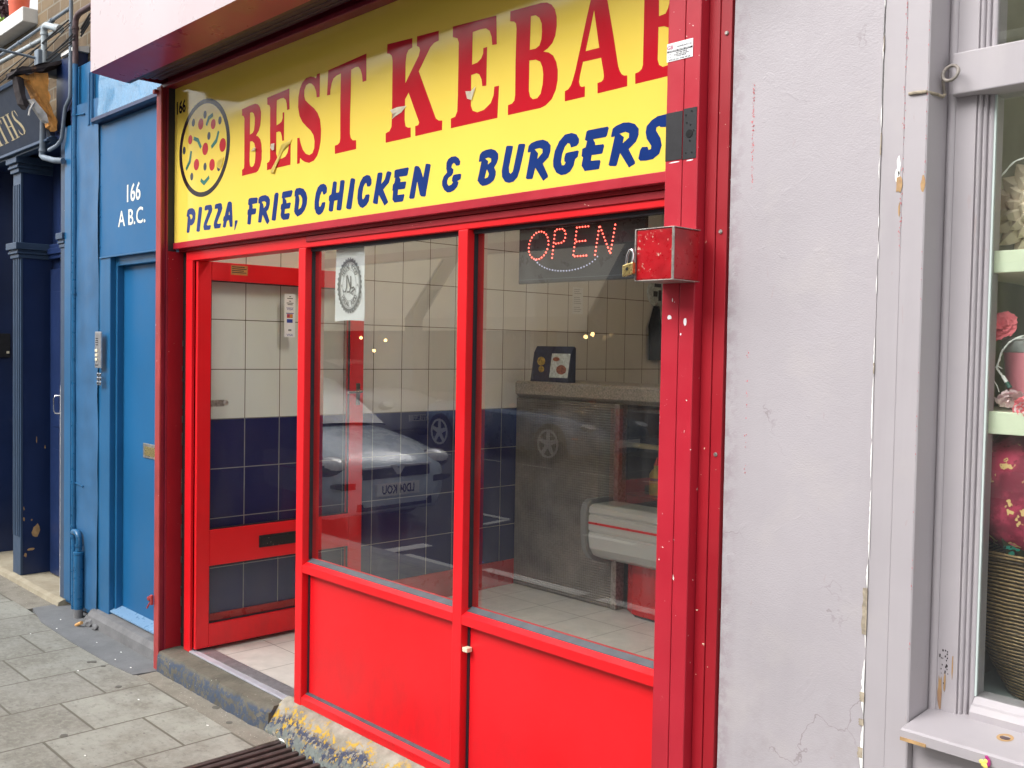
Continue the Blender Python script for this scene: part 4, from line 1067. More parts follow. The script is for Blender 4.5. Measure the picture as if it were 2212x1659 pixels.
# interior shell
mb = MB().box(-4.80, -4.62, 0.10, 6.6, 0.0, 2.75)
tw = mb.build('tiled_wall', M['tiles'], shop)
MB().box(-4.6195, -4.606, 0.12, 6.5, 0.1, 0.265, b=0.003).build('skirting', M['skirt_red'], tw)
MB().box(-4.6195, -1.35, 6.5, 6.7, 0.0, 2.75).build('back_wall', M['interior_wall'], shop)
MB().box(-1.50, -1.35, 0.09, 6.5, 0.0, 2.75).build('side_wall', M['interior_wall'], shop)
MB().box(-4.8, -1.35, 0.03, 6.7, -0.1, 0.105).build('tiled_floor', M['floor_tiles'], shop)
MB().box(-4.8, -1.35, 0.11, 6.7, 2.75, 2.85).build('ceiling', M['interior_ceiling'], shop)
for y, x0, x1, mt in ((0.5, -3.75, -3.05, 'tube'), (2.9, -3.6, -2.4, 'added_tube_warm')):  # unseen ceiling lamps added to lift the dim room, the deeper for warmth
    lf = MB().box(x0, x1, y - 0.05, y + 0.05, 2.70, 2.749, b=0.004).build('unseen_strip_light', M['white'], shop)
    MB().tube([(x0 + 0.05, y, 2.68), (x1 - 0.05, y, 2.68)], 0.016, 12).build('unseen_lamp_tube', M[mt], lf, smooth=True)

# wall above the sign, over the whole terrace plot
mb = MB().box(-4.72, -1.46, 0.05, 0.35, 2.86, 6.2)
mb.build('upper_wall', M['brick'], shop)

# ------------------------------------------------------------------ sign
sign = thing('shop_sign', 'yellow sign reading BEST KEBAB, pizza, fried chicken and burgers', 'sign', (-3.2, 0.03, 2.1))
YS = -0.030
SX0, SX1, SZ0, SZ1 = -4.699, -1.54, 2.112, 2.8615
MB().box(SX0, SX1, YS, 0.046, SZ0, SZ1, b=0.0).build('panel', M['yellow'], sign)
for a_, b_, gl_s, mt in ((0, 4, RED_GLYPHS, 'sign_red'), (4, 9, RED_GLYPHS, 'sign_red'), (0, 6, BLUE_GLYPHS, 'sign_blue'), (6, 11, BLUE_GLYPHS, 'sign_blue'), (11, 18, BLUE_GLYPHS, 'sign_blue'), (18, 19, BLUE_GLYPHS, 'sign_blue'), (19, 26, BLUE_GLYPHS, 'sign_blue')):
    mb = MB()
    for g in gl_s[a_:b_]:
        mb.outline([[tuple(p) for p in l] for l in g], YS)
    mb.build('lettering', M[mt], sign)
mb = MB().merge_text('166', 0.082, (NUMX, YS - 0.0006, NUMZ), sx=0.88, bold=0.0025)
mb.build('house_number', M['sign_black'], sign)
pcx, pcz = (PIZZA_RING[0][0] + PIZZA_RING[1][0]) / 2, (PIZZA_RING[2][1] + PIZZA_RING[3][1]) / 2
prx, prz = (PIZZA_RING[1][0] - PIZZA_RING[0][0]) / 2, (PIZZA_RING[2][1] - PIZZA_RING[3][1]) / 2
mb = MB()
N = 72
outer = [(pcx + prx * math.cos(2 * math.pi * k / N), pcz + prz * math.sin(2 * math.pi * k / N)) for k in range(N)]
inner = [(pcx + (prx - 0.030) * math.cos(2 * math.pi * k / N), pcz + (prz - 0.022) * math.sin(2 * math.pi * k / N)) for k in range(N)]
for k in range(N):
    j = (k + 1) % N
    mb.outline([[outer[k], outer[j], inner[j], inner[k]]], YS)
pz = mb.build('pizza_emblem', M['sign_black'], sign)


def disc(mb, x, z, rx, rz, y, n=22, a=0.0):
    mb.outline([[(x + rx * math.cos(2 * math.pi * k / n), z + rz * math.sin(2 * math.pi * k / n)) for k in range(n)]], y)


for (x, z), r_ in zip(PIZZA_RED, (0.026, 0.023, 0.022, 0.029, 0.031, 0.027, 0.027)):
    mb = MB()
    disc(mb, x, z, r_, r_, YS)
    mb.build('salami', M['sign_red'], pz)
for (x, z) in PIZZA_DARK:
    mb = MB()
    disc(mb, x, z, 0.0155, 0.0185, YS)
    mb.build('olive', M['sign_dark'], pz)
for l in PIZZA_GREEN:
    mb = MB()
    mb.stroke([tuple(p) for p in l], [0.017, 0.021, 0.017], YS)
    mb.build('pepper', M['sign_green'], pz)
for i, l in enumerate(PEELS):
    mb = MB()
    cx_ = sum(p[0] for p in l) / len(l)
    cz_ = sum(p[1] for p in l) / len(l)
    c = mb.bm.verts.new((cx_, YS - 0.0025, cz_))
    ring = [mb.bm.verts.new((x, YS - 0.0015 - rnd.uniform(0.0, 0.007), z)) for x, z in l]
    for k in range(len(ring)):
        mb.bm.faces.new((c, ring[k], ring[(k + 1) % len(ring)]))
    ret = bmesh.ops.solidify(mb.bm, geom=mb.bm.faces[:], thickness=0.0006)
    mb.build('peeled_flap', M['peel_yellow'] if i in (3, 5) else M['peel'], sign)
bx('bottom_trim', M['red_rail'], sign, -4.70, -1.60, -0.036, 0.047, 2.0815, 2.1115, b=0.002)
bx('under_trim', M['red_dark'], sign, -4.69, -1.60, -0.010, 0.047, 2.0685, 2.081, b=0.001)

# ------------------------------------------------------------------ shutter housing
sh = thing('shutter_housing', 'long pink white roller shutter housing above the yellow sign', 'shutter box', (-3.1, -0.2, 2.87))
HX0, HX1 = -4.765, -1.515
mb = MB().prism([(-0.412, 2.878), (-0.412, 3.34), (-0.396, 3.34), (-0.396, 2.883)], 'x', HX0, HX1)
mb.build('fascia', M['fascia'], sh)
mb = MB().prism([(-0.412, 2.8775), (-0.3955, 2.8825), (-0.245, 2.872), (-0.245, 2.862)], 'x', HX0, HX1)
mb.build('soffit', M['soffit'], sh)
mb = MB().prism([(-0.2445, 2.872), (-0.2445, 2.862), (-0.225, 2.862), (-0.19, 2.95), (-0.20, 2.955)], 'x', HX0, HX1)
for k in range(3):
    y0 = -0.185 + k * 0.035
    mb.box(HX0 + 0.05, HX1 - 0.05, y0, y0 + 0.026, 2.885 + 0.004 * k, 2.99, b=0.006)
mb.build('shutter_slats', M['shutter_dark'], sh)
mb = MB().box(HX0, HX1, -0.078, 0.028, 2.862, 2.885, b=0.004)
mb.box(HX0 + 0.05, HX1, -0.06, 0.046, 2.8865, 3.0, b=0.003)
mb.build('lintel_board', M['maroon'], sh)
mb = MB().prism([(-0.411, 2.885), (-0.411, 3.34), (0.05, 3.34), (0.05, 2.89), (-0.24, 2.89)], 'x', HX0 - 0.004, HX0 + 0.004)
mb.prism([(-0.411, 2.885), (-0.411, 3.34), (0.05, 3.34), (0.05, 2.89), (-0.24, 2.89)], 'x', HX1 - 0.004, HX1 + 0.004)
build_each(mb, 'end_cap', M['maroon'], sh)
MB().box(HX0 + 0.005, HX1 - 0.005, -0.395, 0.05, 3.33, 3.338).build('top_plate', M['maroon'], sh)

# ------------------------------------------------------------------ shutter guides
gl_ = thing('shutter_guide', 'slim oxide red shutter guide rail between the blue wall and the door', 'shutter guide', (-4.72, -0.08, 0), 'steel guide rails of the roller shutter')
bx('rail', M['oxide'], gl_, -4.752, -4.700, -0.1, -0.092, 0.0, 2.865, b=0.002)
bx('rail', M['oxide'], gl_, -4.752, -4.744, -0.0915, 0.0, 0.0, 2.865, b=0.001)
bx('channel', M['maroon'], gl_, -4.7435, -4.712, -0.0915, -0.062, 0.002, 2.862, b=0.001)
bx('flange', M['maroon'], gl_, -4.7435, -4.699, -0.0695, -0.0615, 0.002, 2.862, b=0.002)
bx('bolt_head', M['oxide'], gl_, -4.76, -4.735, -0.118, -0.1005, 2.832, 2.853, b=0.004)
mb = MB().box(-4.770, -4.748, -0.116, -0.1005, 0.32, 0.372, b=0.006)
mb.tube([(-4.775, -0.11, 0.33), (-4.79, -0.118, 0.30)], 0.004, 6)
mb.ball((-4.768, -0.115, 0.352), 0.014, 1, jit=0.2)
mb.build('broken_catch', M['oxide'], gl_)
bx('reveal_board', M['red_dark'], shop, -4.722, -4.699, -0.061, 0.0185, 0.106, 2.07, b=0.001)
mb = MB().box(-4.72, -4.7005, -0.061, -0.0275, 2.0705, 2.8615)
mb.build('sign_reveal', M['rubber'], sign)

gr = thing('shutter_guide', 'broad crimson shutter guide carrying the padlocked box', 'shutter guide', (-1.58, -0.06, 0), 'steel guide rails of the roller shutter')
bx('rail', M['red_rail'], gr, -1.635, -1.5805, -0.1, -0.0315, 0.0, 2.866, b=0.0025)
bx('rail', M['red_rail'], gr, -1.5785, -1.531, -0.1, -0.0315, 0.0, 2.866, b=0.0025)
MB().box(-1.5804, -1.5786, -0.096, -0.0315, 0.0, 2.866).build('seam', M['maroon'], gr)
mb = MB().box(-1.634, -1.581, -0.1015, -0.1003, 2.121, 2.246, b=0.0005)
mb.box(-1.578, -1.536, -0.1015, -0.1003, 2.119, 2.249, b=0.0005)
lp = mb.build('lock_plate', M['black'], gr)
mb = MB().lathe([(0.0105, -0.0006), (0.0105, 0.0006)], (-1.558, -0.1022, 2.183), 20, 'y')
for x, z in ((-1.57, 2.232), (-1.552, 2.24), (-1.567, 2.212), (-1.555, 2.205), (-1.568, 2.135), (-1.549, 2.134), (-1.556, 2.165), (-1.545, 2.19)):
    mb.lathe([(0.0022, -0.0006), (0.0022, 0.0006)], (x, -0.1022, z), 10, 'y')
mb.build('keyhole', M['hole'], lp)
mb = MB()
for x, z, w, h in ((-1.6085, 1.713, 0.017, 0.016), (-1.559, 1.70, 0.012, 0.026), (-1.571, 1.668, 0.006, 0.007), (-1.60, 1.757, 0.003, 0.013), (-1.593, 1.752, 0.002, 0.003), (-1.605, 2.116, 0.04, 0.004), (-1.556, 2.115, 0.03, 0.004)):
    pts = []
    for k in range(9):
        a = 2 * math.pi * k / 9
        q = rnd.uniform(0.6, 1.0)
        pts.append((x + w / 2 * q * math.cos(a), z + h / 2 * q * math.sin(a)))
    mb.outline([pts], -0.1002, 0.0003)
build_each(mb, 'torn_sticker', M['white'], gr)
mb = MB()
mb.box(-1.530, -1.497, -0.066, 0.03, 0.0, 3.4, b=0.002)
mb.box(-1.4962, -1.463, -0.0625, 0.03, 0.0, 3.4, b=0.002)
mb.build('side_board', M['red_dark'], shop)
MB().box(-1.4628, -1.4555, -0.04, 0.03, 0.0, 3.4).build('shadow_gap', M['hole'], shop)  # near-black filler, the shade of the joint put into its colour
mb = MB()
for x, z in ((-1.477, 2.43), (-1.481, 1.93), (-1.479, 1.36)):
    mb.lathe([(0.006, -0.002), (0.004, -0.005)], (x, -0.0622, z), 10, 'y')
build_each(mb, 'screw', M['steel'], shop)

# padlocked box on the guide
lbx = thing('lock_box', 'chipped red steel lock box bolted to the broad shutter guide', 'lock box', (-1.577, -0.15, 1.8))
bx('casing', M['red_box'], lbx, -1.636, -1.518, -0.208, -0.1005, 1.803, 1.931, b=0.003)
mb = MB()
mb.box(-1.640, -1.515, -0.2105, -0.1005, 1.9312, 1.9335, b=0.0006)
mb.box(-1.640, -1.515, -0.2105, -0.1005, 1.8005, 1.8028, b=0.0006)
mb.box(-1.6405, -1.6362, -0.2108, -0.15, 1.8029, 1.9311, b=0.0006)
mb.box(-1.522, -1.5165, -0.2108, -0.206, 1.8029, 1.9311, b=0.0006)
mb.build('worn_edge', M['steel'], lbx)
pk = thing('padlock', 'small brass padlock hanging from the red lock box', 'padlock', (-1.648, -0.212, 1.82))
mb = MB().box(-1.668, -1.634, -0.2265, -0.2115, 1.816, 1.846, b=0.003)
for v in mb.bm.verts:
    v.co.z += (v.co.x + 1.651) * 0.22
pb = mb.build('body', M['brass'], pk)
mb = MB().tube([(-1.660, -0.219, 1.842), (-1.656, -0.219, 1.868), (-1.649, -0.219, 1.881), (-1.641, -0.219, 1.881), (-1.637, -0.219, 1.868), (-1.640, -0.219, 1.846)], 0.0034, 10)
mb.build('shackle', M['chrome'], pk, smooth=True)
MB().lathe([(0.004, -0.001), (0.004, 0.001)], (-1.651, -0.2270, 1.832), 14, 'y').build('keyway', M['hole'], pk)

# contractor sticker
sk = thing('contractor_sticker', 'small white repair firm sticker high on the crimson guide rail', 'sticker', (-1.595, -0.101, 2.38))
mb = MB().box(-1.636, -1.5535, -0.1016, -0.1004, 2.379, 2.426)
mb.build('paper', M['white'], sk)
mb = MB().box(-1.635, -1.5545, -0.1019, -0.1017, 2.402, 2.407)
mb.build('band', M['ink_dark'], sk)
mb = MB()
mb.merge_text('SHOPFRONTS LTD', 0.0062, (-1.5805, -0.1018, 2.4135), sx=0.9)
for i, tx in enumerate(('SHUTTER REPAIR', 'GLASS AND GLAZING', 'DOOR REPAIR')):
    mb.merge_text(tx, 0.0052, (-1.589, -0.1018, 2.3985 - i * 0.0045), sx=0.95)
mb.merge_text('07771 091 629 - 07456 990 620', 0.0062, (-1.595, -0.1018, 2.3825), sx=0.86)
mb.lathe([(0.0055, -0.0002), (0.0055, 0.0)], (-1.627, -0.1018, 2.394), 20, 'y')
mb.build('print', M['ink_dark'], sk)
mb = MB().merge_text('SHOPFRONTS - SHUTTER - CANOPY', 0.0045, (-1.595, -0.1021, 2.4045), sx=0.95)
mb.lathe([(0.0045, -0.0004), (0.0045, -0.0002)], (-1.627, -0.1018, 2.394), 20, 'y')
mb.merge_text('24', 0.0055, (-1.627, -0.1022, 2.394), sx=0.8)
mb.build('reversed_print', M['white'], sk)
mb = MB().merge_text('GB', 0.014, (-1.6255, -0.1018, 2.4145), sx=1.1, bold=0.0004)
mb.build('logo', M['ink_pink'], sk)

# ------------------------------------------------------------------ things in the windows
hn = thing('halal_notice', 'white paper halal food notice taped inside the window by the door', 'notice', (-3.31, 0.052, 1.72))
mb = MB()
nx, nz = 10, 14
gv = []
for j in range(nz + 1):
    row = []
    for i in range(nx + 1):
        u, v = i / nx, j / nz
        row.append(mb.bm.verts.new((-3.41 + 0.205 * u, 0.0535 + 0.0035 * math.sin(2.6 * u + 1.5 * v) * v + 0.001 * math.sin(9 * v), 1.72 + 0.289 * v + 0.004 * math.sin(3.1 * u))))
    gv.append(row)
for j in range(nz):
    for i in range(nx):
        mb.bm.faces.new((gv[j][i], gv[j][i + 1], gv[j + 1][i + 1], gv[j + 1][i]))
bmesh.ops.solidify(mb.bm, geom=mb.bm.faces[:], thickness=0.0005)
mb.build('paper', M['white'], hn, smooth=True)
cx_, cz_, yy = -3.305, 1.862, 0.0505
mb = MB()


def ring(mb, rx0, rz0, rx1, rz1, n=80, teeth=0, amp=0.0):
    def pt(rx, rz, k, t=0):
        a = 2 * math.pi * k / n
        q = 1 + (amp * (1 if (k // 2) % 2 else -1) if t else 0)
        return (cx_ + rx * q * math.cos(a), cz_ + rz * q * math.sin(a))
    for k in range(n):
        j = k + 1
        mb.outline([[pt(rx0, rz0, k, teeth), pt(rx0, rz0, j, teeth), pt(rx1, rz1, j), pt(rx1, rz1, k)]], yy, 0.0003)


ring(mb, 0.082, 0.107, 0.069, 0.093, 128, 1, 0.03)
ring(mb, 0.066, 0.090, 0.0645, 0.0885)
ring(mb, 0.047, 0.062, 0.0455, 0.0605)
for tx, up_ in (('HALAL FOOD', True), ('HALAL FOOD', False)):
    for i, ch in enumerate(tx):
        if ch == ' ': continue
        a = R(90) + R(11.5) * (4.5 - i) if up_ else R(270) - R(11.5) * (4.5 - i)
        px, pz_ = cx_ + 0.0555 * math.cos(a), cz_ + 0.075 * math.sin(a)
        ra = a - R(90) if up_ else a + R(90)
        mb.merge_text(ch, 0.025, (px, yy - 0.0002, pz_), (math.cos(ra), 0, math.sin(ra)), (-math.sin(ra), 0, math.cos(ra)), sx=0.8, bold=0.0006)
for path, w in (([(-0.014, 0.030), (-0.013, -0.004), (-0.018, -0.018), (-0.028, -0.019), (-0.030, -0.013)], 0.0055),
                ([(-0.012, 0.033), (-0.004, 0.014), (0.006, -0.010)], 0.0055),
                ([(0.006, 0.028), (0.006, -0.006), (0.001, -0.018), (-0.010, -0.020)], 0.0055),
                ([(0.010, -0.009), (0.020, -0.006), (0.026, -0.012), (0.018, -0.016), (0.006, -0.024), (0.016, -0.027)], 0.0055)):
    mb.stroke([(cx_ + a * 1.45, cz_ + b_ * 1.3) for a, b_ in path], w * 1.25, yy, 0.0003)
for sx_ in (-1, 1):
    mb.box(cx_ + sx_ * 0.056 - 0.004, cx_ + sx_ * 0.056 + 0.004, yy - 0.0004, yy, cz_ - 0.001, cz_ + 0.001)
    mb.box(cx_ + sx_ * 0.056 - 0.001, cx_ + sx_ * 0.056 + 0.001, yy - 0.0004, yy, cz_ - 0.006, cz_ + 0.006)
mb.build('stamp_print', M['ink'], hn)

led = thing('open_sign', 'dark hanging LED board spelling OPEN in red dots', 'LED sign', (-2.13, 0.1, 1.84))
bx('board', M['led_panel'], led, -2.392, -1.86, 0.1005, 0.118, 1.838, 2.04, b=0.003)
mb = MB().box(-2.388, -1.864, 0.0985, 0.1004, 1.8495, 1.8515)
mb.build('frame_line', M['ink'], led)


def dots(mb, path, step, r_):
    acc = 0.0
    out = []
    for a, b_ in zip(path, path[1:]):
        L = math.hypot(b_[0] - a[0], b_[1] - a[1])
        while acc <= L:
            t_ = acc / L
            out.append((a[0] + (b_[0] - a[0]) * t_, a[1] + (b_[1] - a[1]) * t_))
            acc += step
        acc -= L
    for x, z in out:
        mb.ball((x, 0.0985, z), r_, 1, (1, 0.8, 1))


mb = MB()
dots(mb, [(-2.2985 + 0.045 * math.cos(2 * math.pi * k / 28) + 0.006 * math.sin(2 * math.pi * k / 28), 1.960 + 0.045 * math.sin(2 * math.pi * k / 28)) for k in range(28)], 0.0122, 0.0030)
dots(mb, [(-2.236, 1.9165), (-2.224, 2.006), (-2.188, 2.006), (-2.178, 1.993), (-2.180, 1.973), (-2.190, 1.963), (-2.224, 1.961)], 0.0122, 0.0030)
dots(mb, [(-2.088, 1.916), (-2.144, 1.916), (-2.130, 2.006), (-2.078, 2.006)], 0.0122, 0.0030)
dots(mb, [(-2.130, 1.962), (-2.083, 1.962)], 0.0122, 0.0030)
dots(mb, [(-2.052, 1.916), (-2.036, 2.006), (-1.990, 1.916), (-1.972, 2.006)], 0.0122, 0.0030)
mb.build('red_leds', M['led_red'], led, smooth=True)
mb = MB()
dots(mb, [(-2.175 + 0.145 * math.cos(a), 1.934 + 0.062 * math.sin(a)) for a in [R(200 + 5 * k) for k in range(29)]], 0.0125, 0.003)
dots(mb, [(-2.175 + 0.145 * math.cos(a), 1.985 + 0.05 * math.sin(a)) for a in [R(60 + 6 * k) for k in range(11)]], 0.014, 0.003)
mb.build('white_leds', M['led_white'], led, smooth=True)
mb = MB().tube([(-2.02, 0.11, 2.04), (-2.02, 0.11, 2.745)], 0.0015, 6)
mb.tube([(-2.25, 0.11, 2.04), (-2.25, 0.11, 2.745)], 0.0015, 6)
mb.build('hanging_wire', M['cable'], led)

# ------------------------------------------------------------------ shop interior
ct = thing('shop_counter', 'tall counter with a quilted steel front and speckled top across the takeaway', 'counter', (-4.2, 2.5, 0.1))
bx('front_panel', M['quilted'], ct, -4.604, -3.775, 2.232, 2.26, 0.108, 1.312, b=0.002)
bx('end_post', M['steel'], ct, -3.774, -3.735, 2.226, 2.30, 0.108, 1.312, b=0.002)
mb = MB().prism([(2.22, 1.340), (2.22, 1.407), (2.232, 1.421), (2.75, 1.421), (2.75, 1.345), (2.26, 1.3125)], 'x', -4.605, -3.1)
mb.build('counter_top', M['slab_grey'], ct)
bx('back_panel', M['case_dark'], ct, -4.604, -3.1, 2.78, 2.82, 0.108, 1.343, b=0.002)
for i, (x0, x1, mm, m2, lab) in enumerate(((-4.50, -4.345, 'box_blue', 'box_gold', 'dark blue snack box with gold print on the counter top'), (-4.34, -4.175, 'box_pale', 'box_rust', 'pale fronted snack box with rust print on the counter top'))):
    sb = thing('snack_box', lab, 'box', ((x0 + x1) / 2, 2.29, 1.4215), 'display boxes on the counter')
    mb = MB().prism([(2.25, 1.4215), (2.32, 1.4215), (2.32, 1.635), (2.305, 1.645), (2.28, 1.605)], 'x', x0, x1)
    mb.build('carton', M[mm] if i == 0 else M['box_blue'], sb)
    mb = MB()
    pts = [(x0 + 0.004, 2.2775, 1.60), (x1 - 0.004, 2.2775, 1.60), (x1 - 0.004, 2.254, 1.45), (x0 + 0.004, 2.254, 1.45)]
    mb.face([(x, y - 0.002, z) for x, y, z in pts])
    if i == 0:
        mb.bm.clear()
        mb.ball(((x0 + x1) / 2, 2.266, 1.55), 0.036, 2, (1, 0.15, 0.8))
        mb.ball(((x0 + x1) / 2 + 0.01, 2.258, 1.50), 0.026, 2, (1, 0.15, 0.8))
    mb.build('front_print', M[m2] if i == 0 else M['box_pale'], sb)
    if i == 1:
        mb = MB().ball(((x0 + x1) / 2 + 0.02, 2.256, 1.50), 0.034, 2, (1.3, 0.12, 0.9))
        mb.ball(((x0 + x1) / 2 - 0.03, 2.262, 1.565), 0.022, 2, (1.4, 0.12, 0.6))
        mb.build('picture', M['box_rust'], sb)

fr = thing('serve_over_fridge', 'grey serve over fridge with a red stripe on a red base', 'display fridge', (-3.0, 2.3, 0.1))
mb = MB().prism([(-3.70, 2.75), (-3.70, 2.33), (-3.66, 2.245), (-3.58, 2.19), (-3.50, 2.18), (-1.7, 2.18), (-1.7, 2.75)], 'z', 0.125, 0.44)
mb.build('base', M['skirt_red'], fr)
mb = MB().prism([(-3.68, 2.75), (-3.68, 2.34), (-3.64, 2.26), (-3.57, 2.205), (-3.50, 2.20), (-1.7, 2.20), (-1.7, 2.75)], 'z', 0.106, 0.1248)
mb.build('plinth', M['rubber'], fr)
prof = [(2.215, 0.405), (2.12, 0.425), (2.045, 0.455), (2.012, 0.50), (2.0, 0.56), (2.0, 0.585), (2.008, 0.59), (2.008, 0.60), (2.0, 0.605), (2.0, 0.685), (2.008, 0.69), (2.008, 0.70), (2.0, 0.705), (2.005, 0.735), (2.03, 0.75), (2.215, 0.75)]
MB().prism(prof, 'x', -3.755, -1.7).build('bumper', M['bumper'], fr)
prof2 = [(2.215, 0.385), (2.11, 0.405), (2.03, 0.437), (1.993, 0.49), (1.978, 0.56), (1.978, 0.70), (1.985, 0.75), (2.02, 0.775), (2.215, 0.775)]
mb = MB().prism(prof2, 'x', -3.80, -3.7555)
bmesh.ops.bevel(mb.bm, geom=mb.bm.edges[:], offset=0.006, segments=2, affect='EDGES')
mb.build('end_cap', M['bumper_dark'], fr, smooth=True)
MB().box(-3.7545, -1.7, 1.996, 2.004, 0.640, 0.652).build('stripe', M['stripe'], fr)
mb = MB().box(-3.74, -1.7, 2.50, 2.75, 0.7505, 1.33)
mb.box(-3.78, -1.7, 2.31, 2.499, 0.7505, 0.78)
mb.build('cabinet', M['case_dark'], fr)
mb = MB().box(-3.95, -1.7, 2.37, 2.42, 1.052, 1.078, b=0.003)
mb.build('glass_shelf', M['shelf_tan'], fr)
mb = MB().box(-3.83, -1.7, 2.385, 2.41, 1.262, 1.285, b=0.003)
mb.build('top_bar', M['steel'], fr)
MB().box(-3.74, -1.7, 2.055, 2.06, 0.7505, 1.30).build('front_glass', M['glass'], fr)
bt = thing('sauce_bottle', 'mustard coloured sauce bottle standing inside the fridge display', 'bottle', (-3.62, 2.42, 0.78))
mb = MB().lathe([(0.042, 0.781), (0.044, 0.80), (0.044, 0.90), (0.03, 0.925), (0.018, 0.935), (0.018, 0.955)], (-3.62, 2.44, 0), 20)
mb.build('body', M['sauce'], bt, smooth=True)
mb = MB().lathe([(0.0445, 0.865), (0.0445, 0.882)], (-3.62, 2.44, 0), 20, cap=False)
mb.build('label_band', M['ink'], bt)
mb = MB().lathe([(0.02, 0.955), (0.008, 0.985), (0.004, 1.0)], (-3.62, 2.44, 0), 16)
mb.build('nozzle', M['card_red'], bt, smooth=True)

wn_ = thing('wall_notice', 'printed white paper notice on the tiled wall behind the counter', 'notice', (-4.615, 2.8, 1.87))
MB().box(-4.6192, -4.6182, 2.755, 2.86, 1.87, 2.052).build('paper', M['white'], wn_)
mb = MB()
for k in range(12):
    if k in (3, 8): continue
    mb.box(-4.6181, -4.6178, 2.768, 2.768 + rnd.uniform(0.05, 0.078), 2.035 - k * 0.0135, 2.039 - k * 0.0135)
mb.build('print', M['ink_pale'], wn_)
ck = thing('wall_plate', 'pale round plate with dark marks hung high on the tiled wall', 'wall plate', (-4.61, 3.66, 2.05))
MB().lathe([(0.105, 0.0), (0.11, 0.008), (0.10, 0.016)], (-4.6195, 3.66, 2.06), 32, 'x').build('disc', M['box_pale'], ck, smooth=True)
mb = MB().box(-4.6032, -4.6025, 3.62, 3.70, 2.10, 2.13)
mb.box(-4.6032, -4.6025, 3.61, 3.66, 2.03, 2.07)
mb.box(-4.6032, -4.6025, 3.67, 3.705, 2.0, 2.08)
mb.build('dark_marks', M['ink_dark'], ck)
ap = thing('hanging_apron', 'long black apron hanging below the round wall plate', 'apron', (-4.6, 3.64, 1.93))
mb = MB()
prev = None
for j in range(9):
    z = 1.96 - j * 0.05
    w = 0.03 + 0.07 * min(1, j / 3)
    row = [mb.bm.verts.new((-4.60 + 0.02 * math.sin(k * 1.7 + j * 0.2), 3.64 - w + 2 * w * k / 6, z)) for k in range(7)]
    if prev:
        for k in range(6):
            mb.bm.faces.new((prev[k], prev[k + 1], row[k + 1], row[k]))
    prev = row
bmesh.ops.solidify(mb.bm, geom=mb.bm.faces[:], thickness=0.006)
mb.build('cloth', M['cloth_black'], ap, smooth=True)
MB().tube([(-4.619, 3.64, 1.965), (-4.59, 3.64, 1.965), (-4.588, 3.64, 1.985)], 0.004, 8).build('hook', M['steel'], ap)

# ------------------------------------------------------------------ blue house
bh = thing('blue_house', 'bright blue painted house front with a narrow door next to the takeaway', 'house', (-5.5, 0, 0))
mb = MB()
mb.box(-6.236, -5.567, 0.0, 0.3, 0.03, 2.098, b=0.004)
mb.box(-6.236, -5.722, 0.0, 0.3, 2.0985, 3.235, b=0.006)
mb.box(-6.13, -6.236, -0.012, -0.0005, 0.05, 3.0, b=0.004)
mb.build('wall', M['blue'], bh)
mb = MB()
prev = None
# rough lower pier face beside the pipe, slightly swollen render
for j in range(15):
    z = 0.06 + j * 0.21
    row = []
    for k, x in enumerate((-6.06, -6.0, -5.93, -5.885, -5.80, -5.722)):
        row.append(mb.bm.verts.new((x, -0.018 * (1 - k / 6) - 0.004 + rnd.uniform(-0.004, 0.004), z)))
    if prev:
        for k in range(5):
            mb.bm.faces.new((prev[k], prev[k + 1], row[k + 1], row[k]))
    prev = row
mb.build('pier_render', M['lavender_blue'], bh, smooth=True)
mb = MB().box(-5.716, -4.756, 0.001, 0.3, 2.0995, 2.845, b=0.003)
for z in (2.16, 2.33, 2.5, 2.68):
    mb.ball((-5.712, 0.0, z), 0.006, 1)
op = mb.build('over_door_panel', M['blue_door'], bh)
mb = MB()
mb.merge_text('166', 0.132, (-5.268, 0.0004, 2.417), sx=1.02, bold=0.001)
mb.merge_text('A B.C.', 0.120, (-5.282, 0.0004, 2.288), sx=1.12, bold=0.0008)
for v in mb.bm.verts:
    v.co.x += rnd.uniform(-0.0016, 0.0016)
    v.co.z += rnd.uniform(-0.0016, 0.0016)
mb.build('painted_number', M['letter_white'], op)
mb = MB().prism([(-0.052, 2.852), (-0.05, 2.872), (0.0, 2.884), (0.02, 2.884), (0.02, 2.846), (-0.03, 2.846)], 'x', -5.722, -4.752)
mb.build('ledge', M['navy'], bh)  # dark navy here puts the ledge's black shadow into its colour
mb = MB()
prev = None
for j in range(9):
    z = 2.8845 + j * 0.042
    row = [mb.bm.verts.new((-5.72 + (5.72 - 4.74) * k / 14, -0.016 + 0.02 * j / 8 + rnd.uniform(-0.005, 0.005), z)) for k in range(15)]
    if prev:
        for k in range(14):
            mb.bm.faces.new((prev[k], prev[k + 1], row[k + 1], row[k]))
    prev = row
mb.build('upper_render', M['blue_rough_lit'], bh, smooth=True)
mb = MB().box(-5.86, -5.835, -0.02, -0.0005, 2.86, 3.16, b=0.004)
mb.tube([(-5.80, -0.014, 2.86), (-5.80, -0.014, 3.2)], 0.01, 8)
mb.build('trim_strip', M['blue'], bh)
mb = MB().box(-5.566, -5.541, 0.03, 0.15, 0.11, 2.098, b=0.003)
mb.box(-5.5405, -4.76, 0.03, 0.15, 2.045, 2.098, b=0.003)
mb.box(-5.708, -4.76, -0.008, 0.0005, 2.0905, 2.1, b=0.002)
mb.build('door_frame', M['blue'], bh)
mb = MB().box(-5.5405, -4.757, 0.066, 0.11, 0.125, 2.0445, b=0.002)
dr = mb.build('door', M['blue_door'], bh)
mb = MB().box(-5.262, -5.04, 0.060, 0.0655, 1.000, 1.078, b=0.002)
lpl = mb.build('letter_plate', M['steel'], dr)
MB().box(-5.238, -5.06, 0.0585, 0.0598, 1.012, 1.062, b=0.0006).build('flap', M['brass'], lpl)
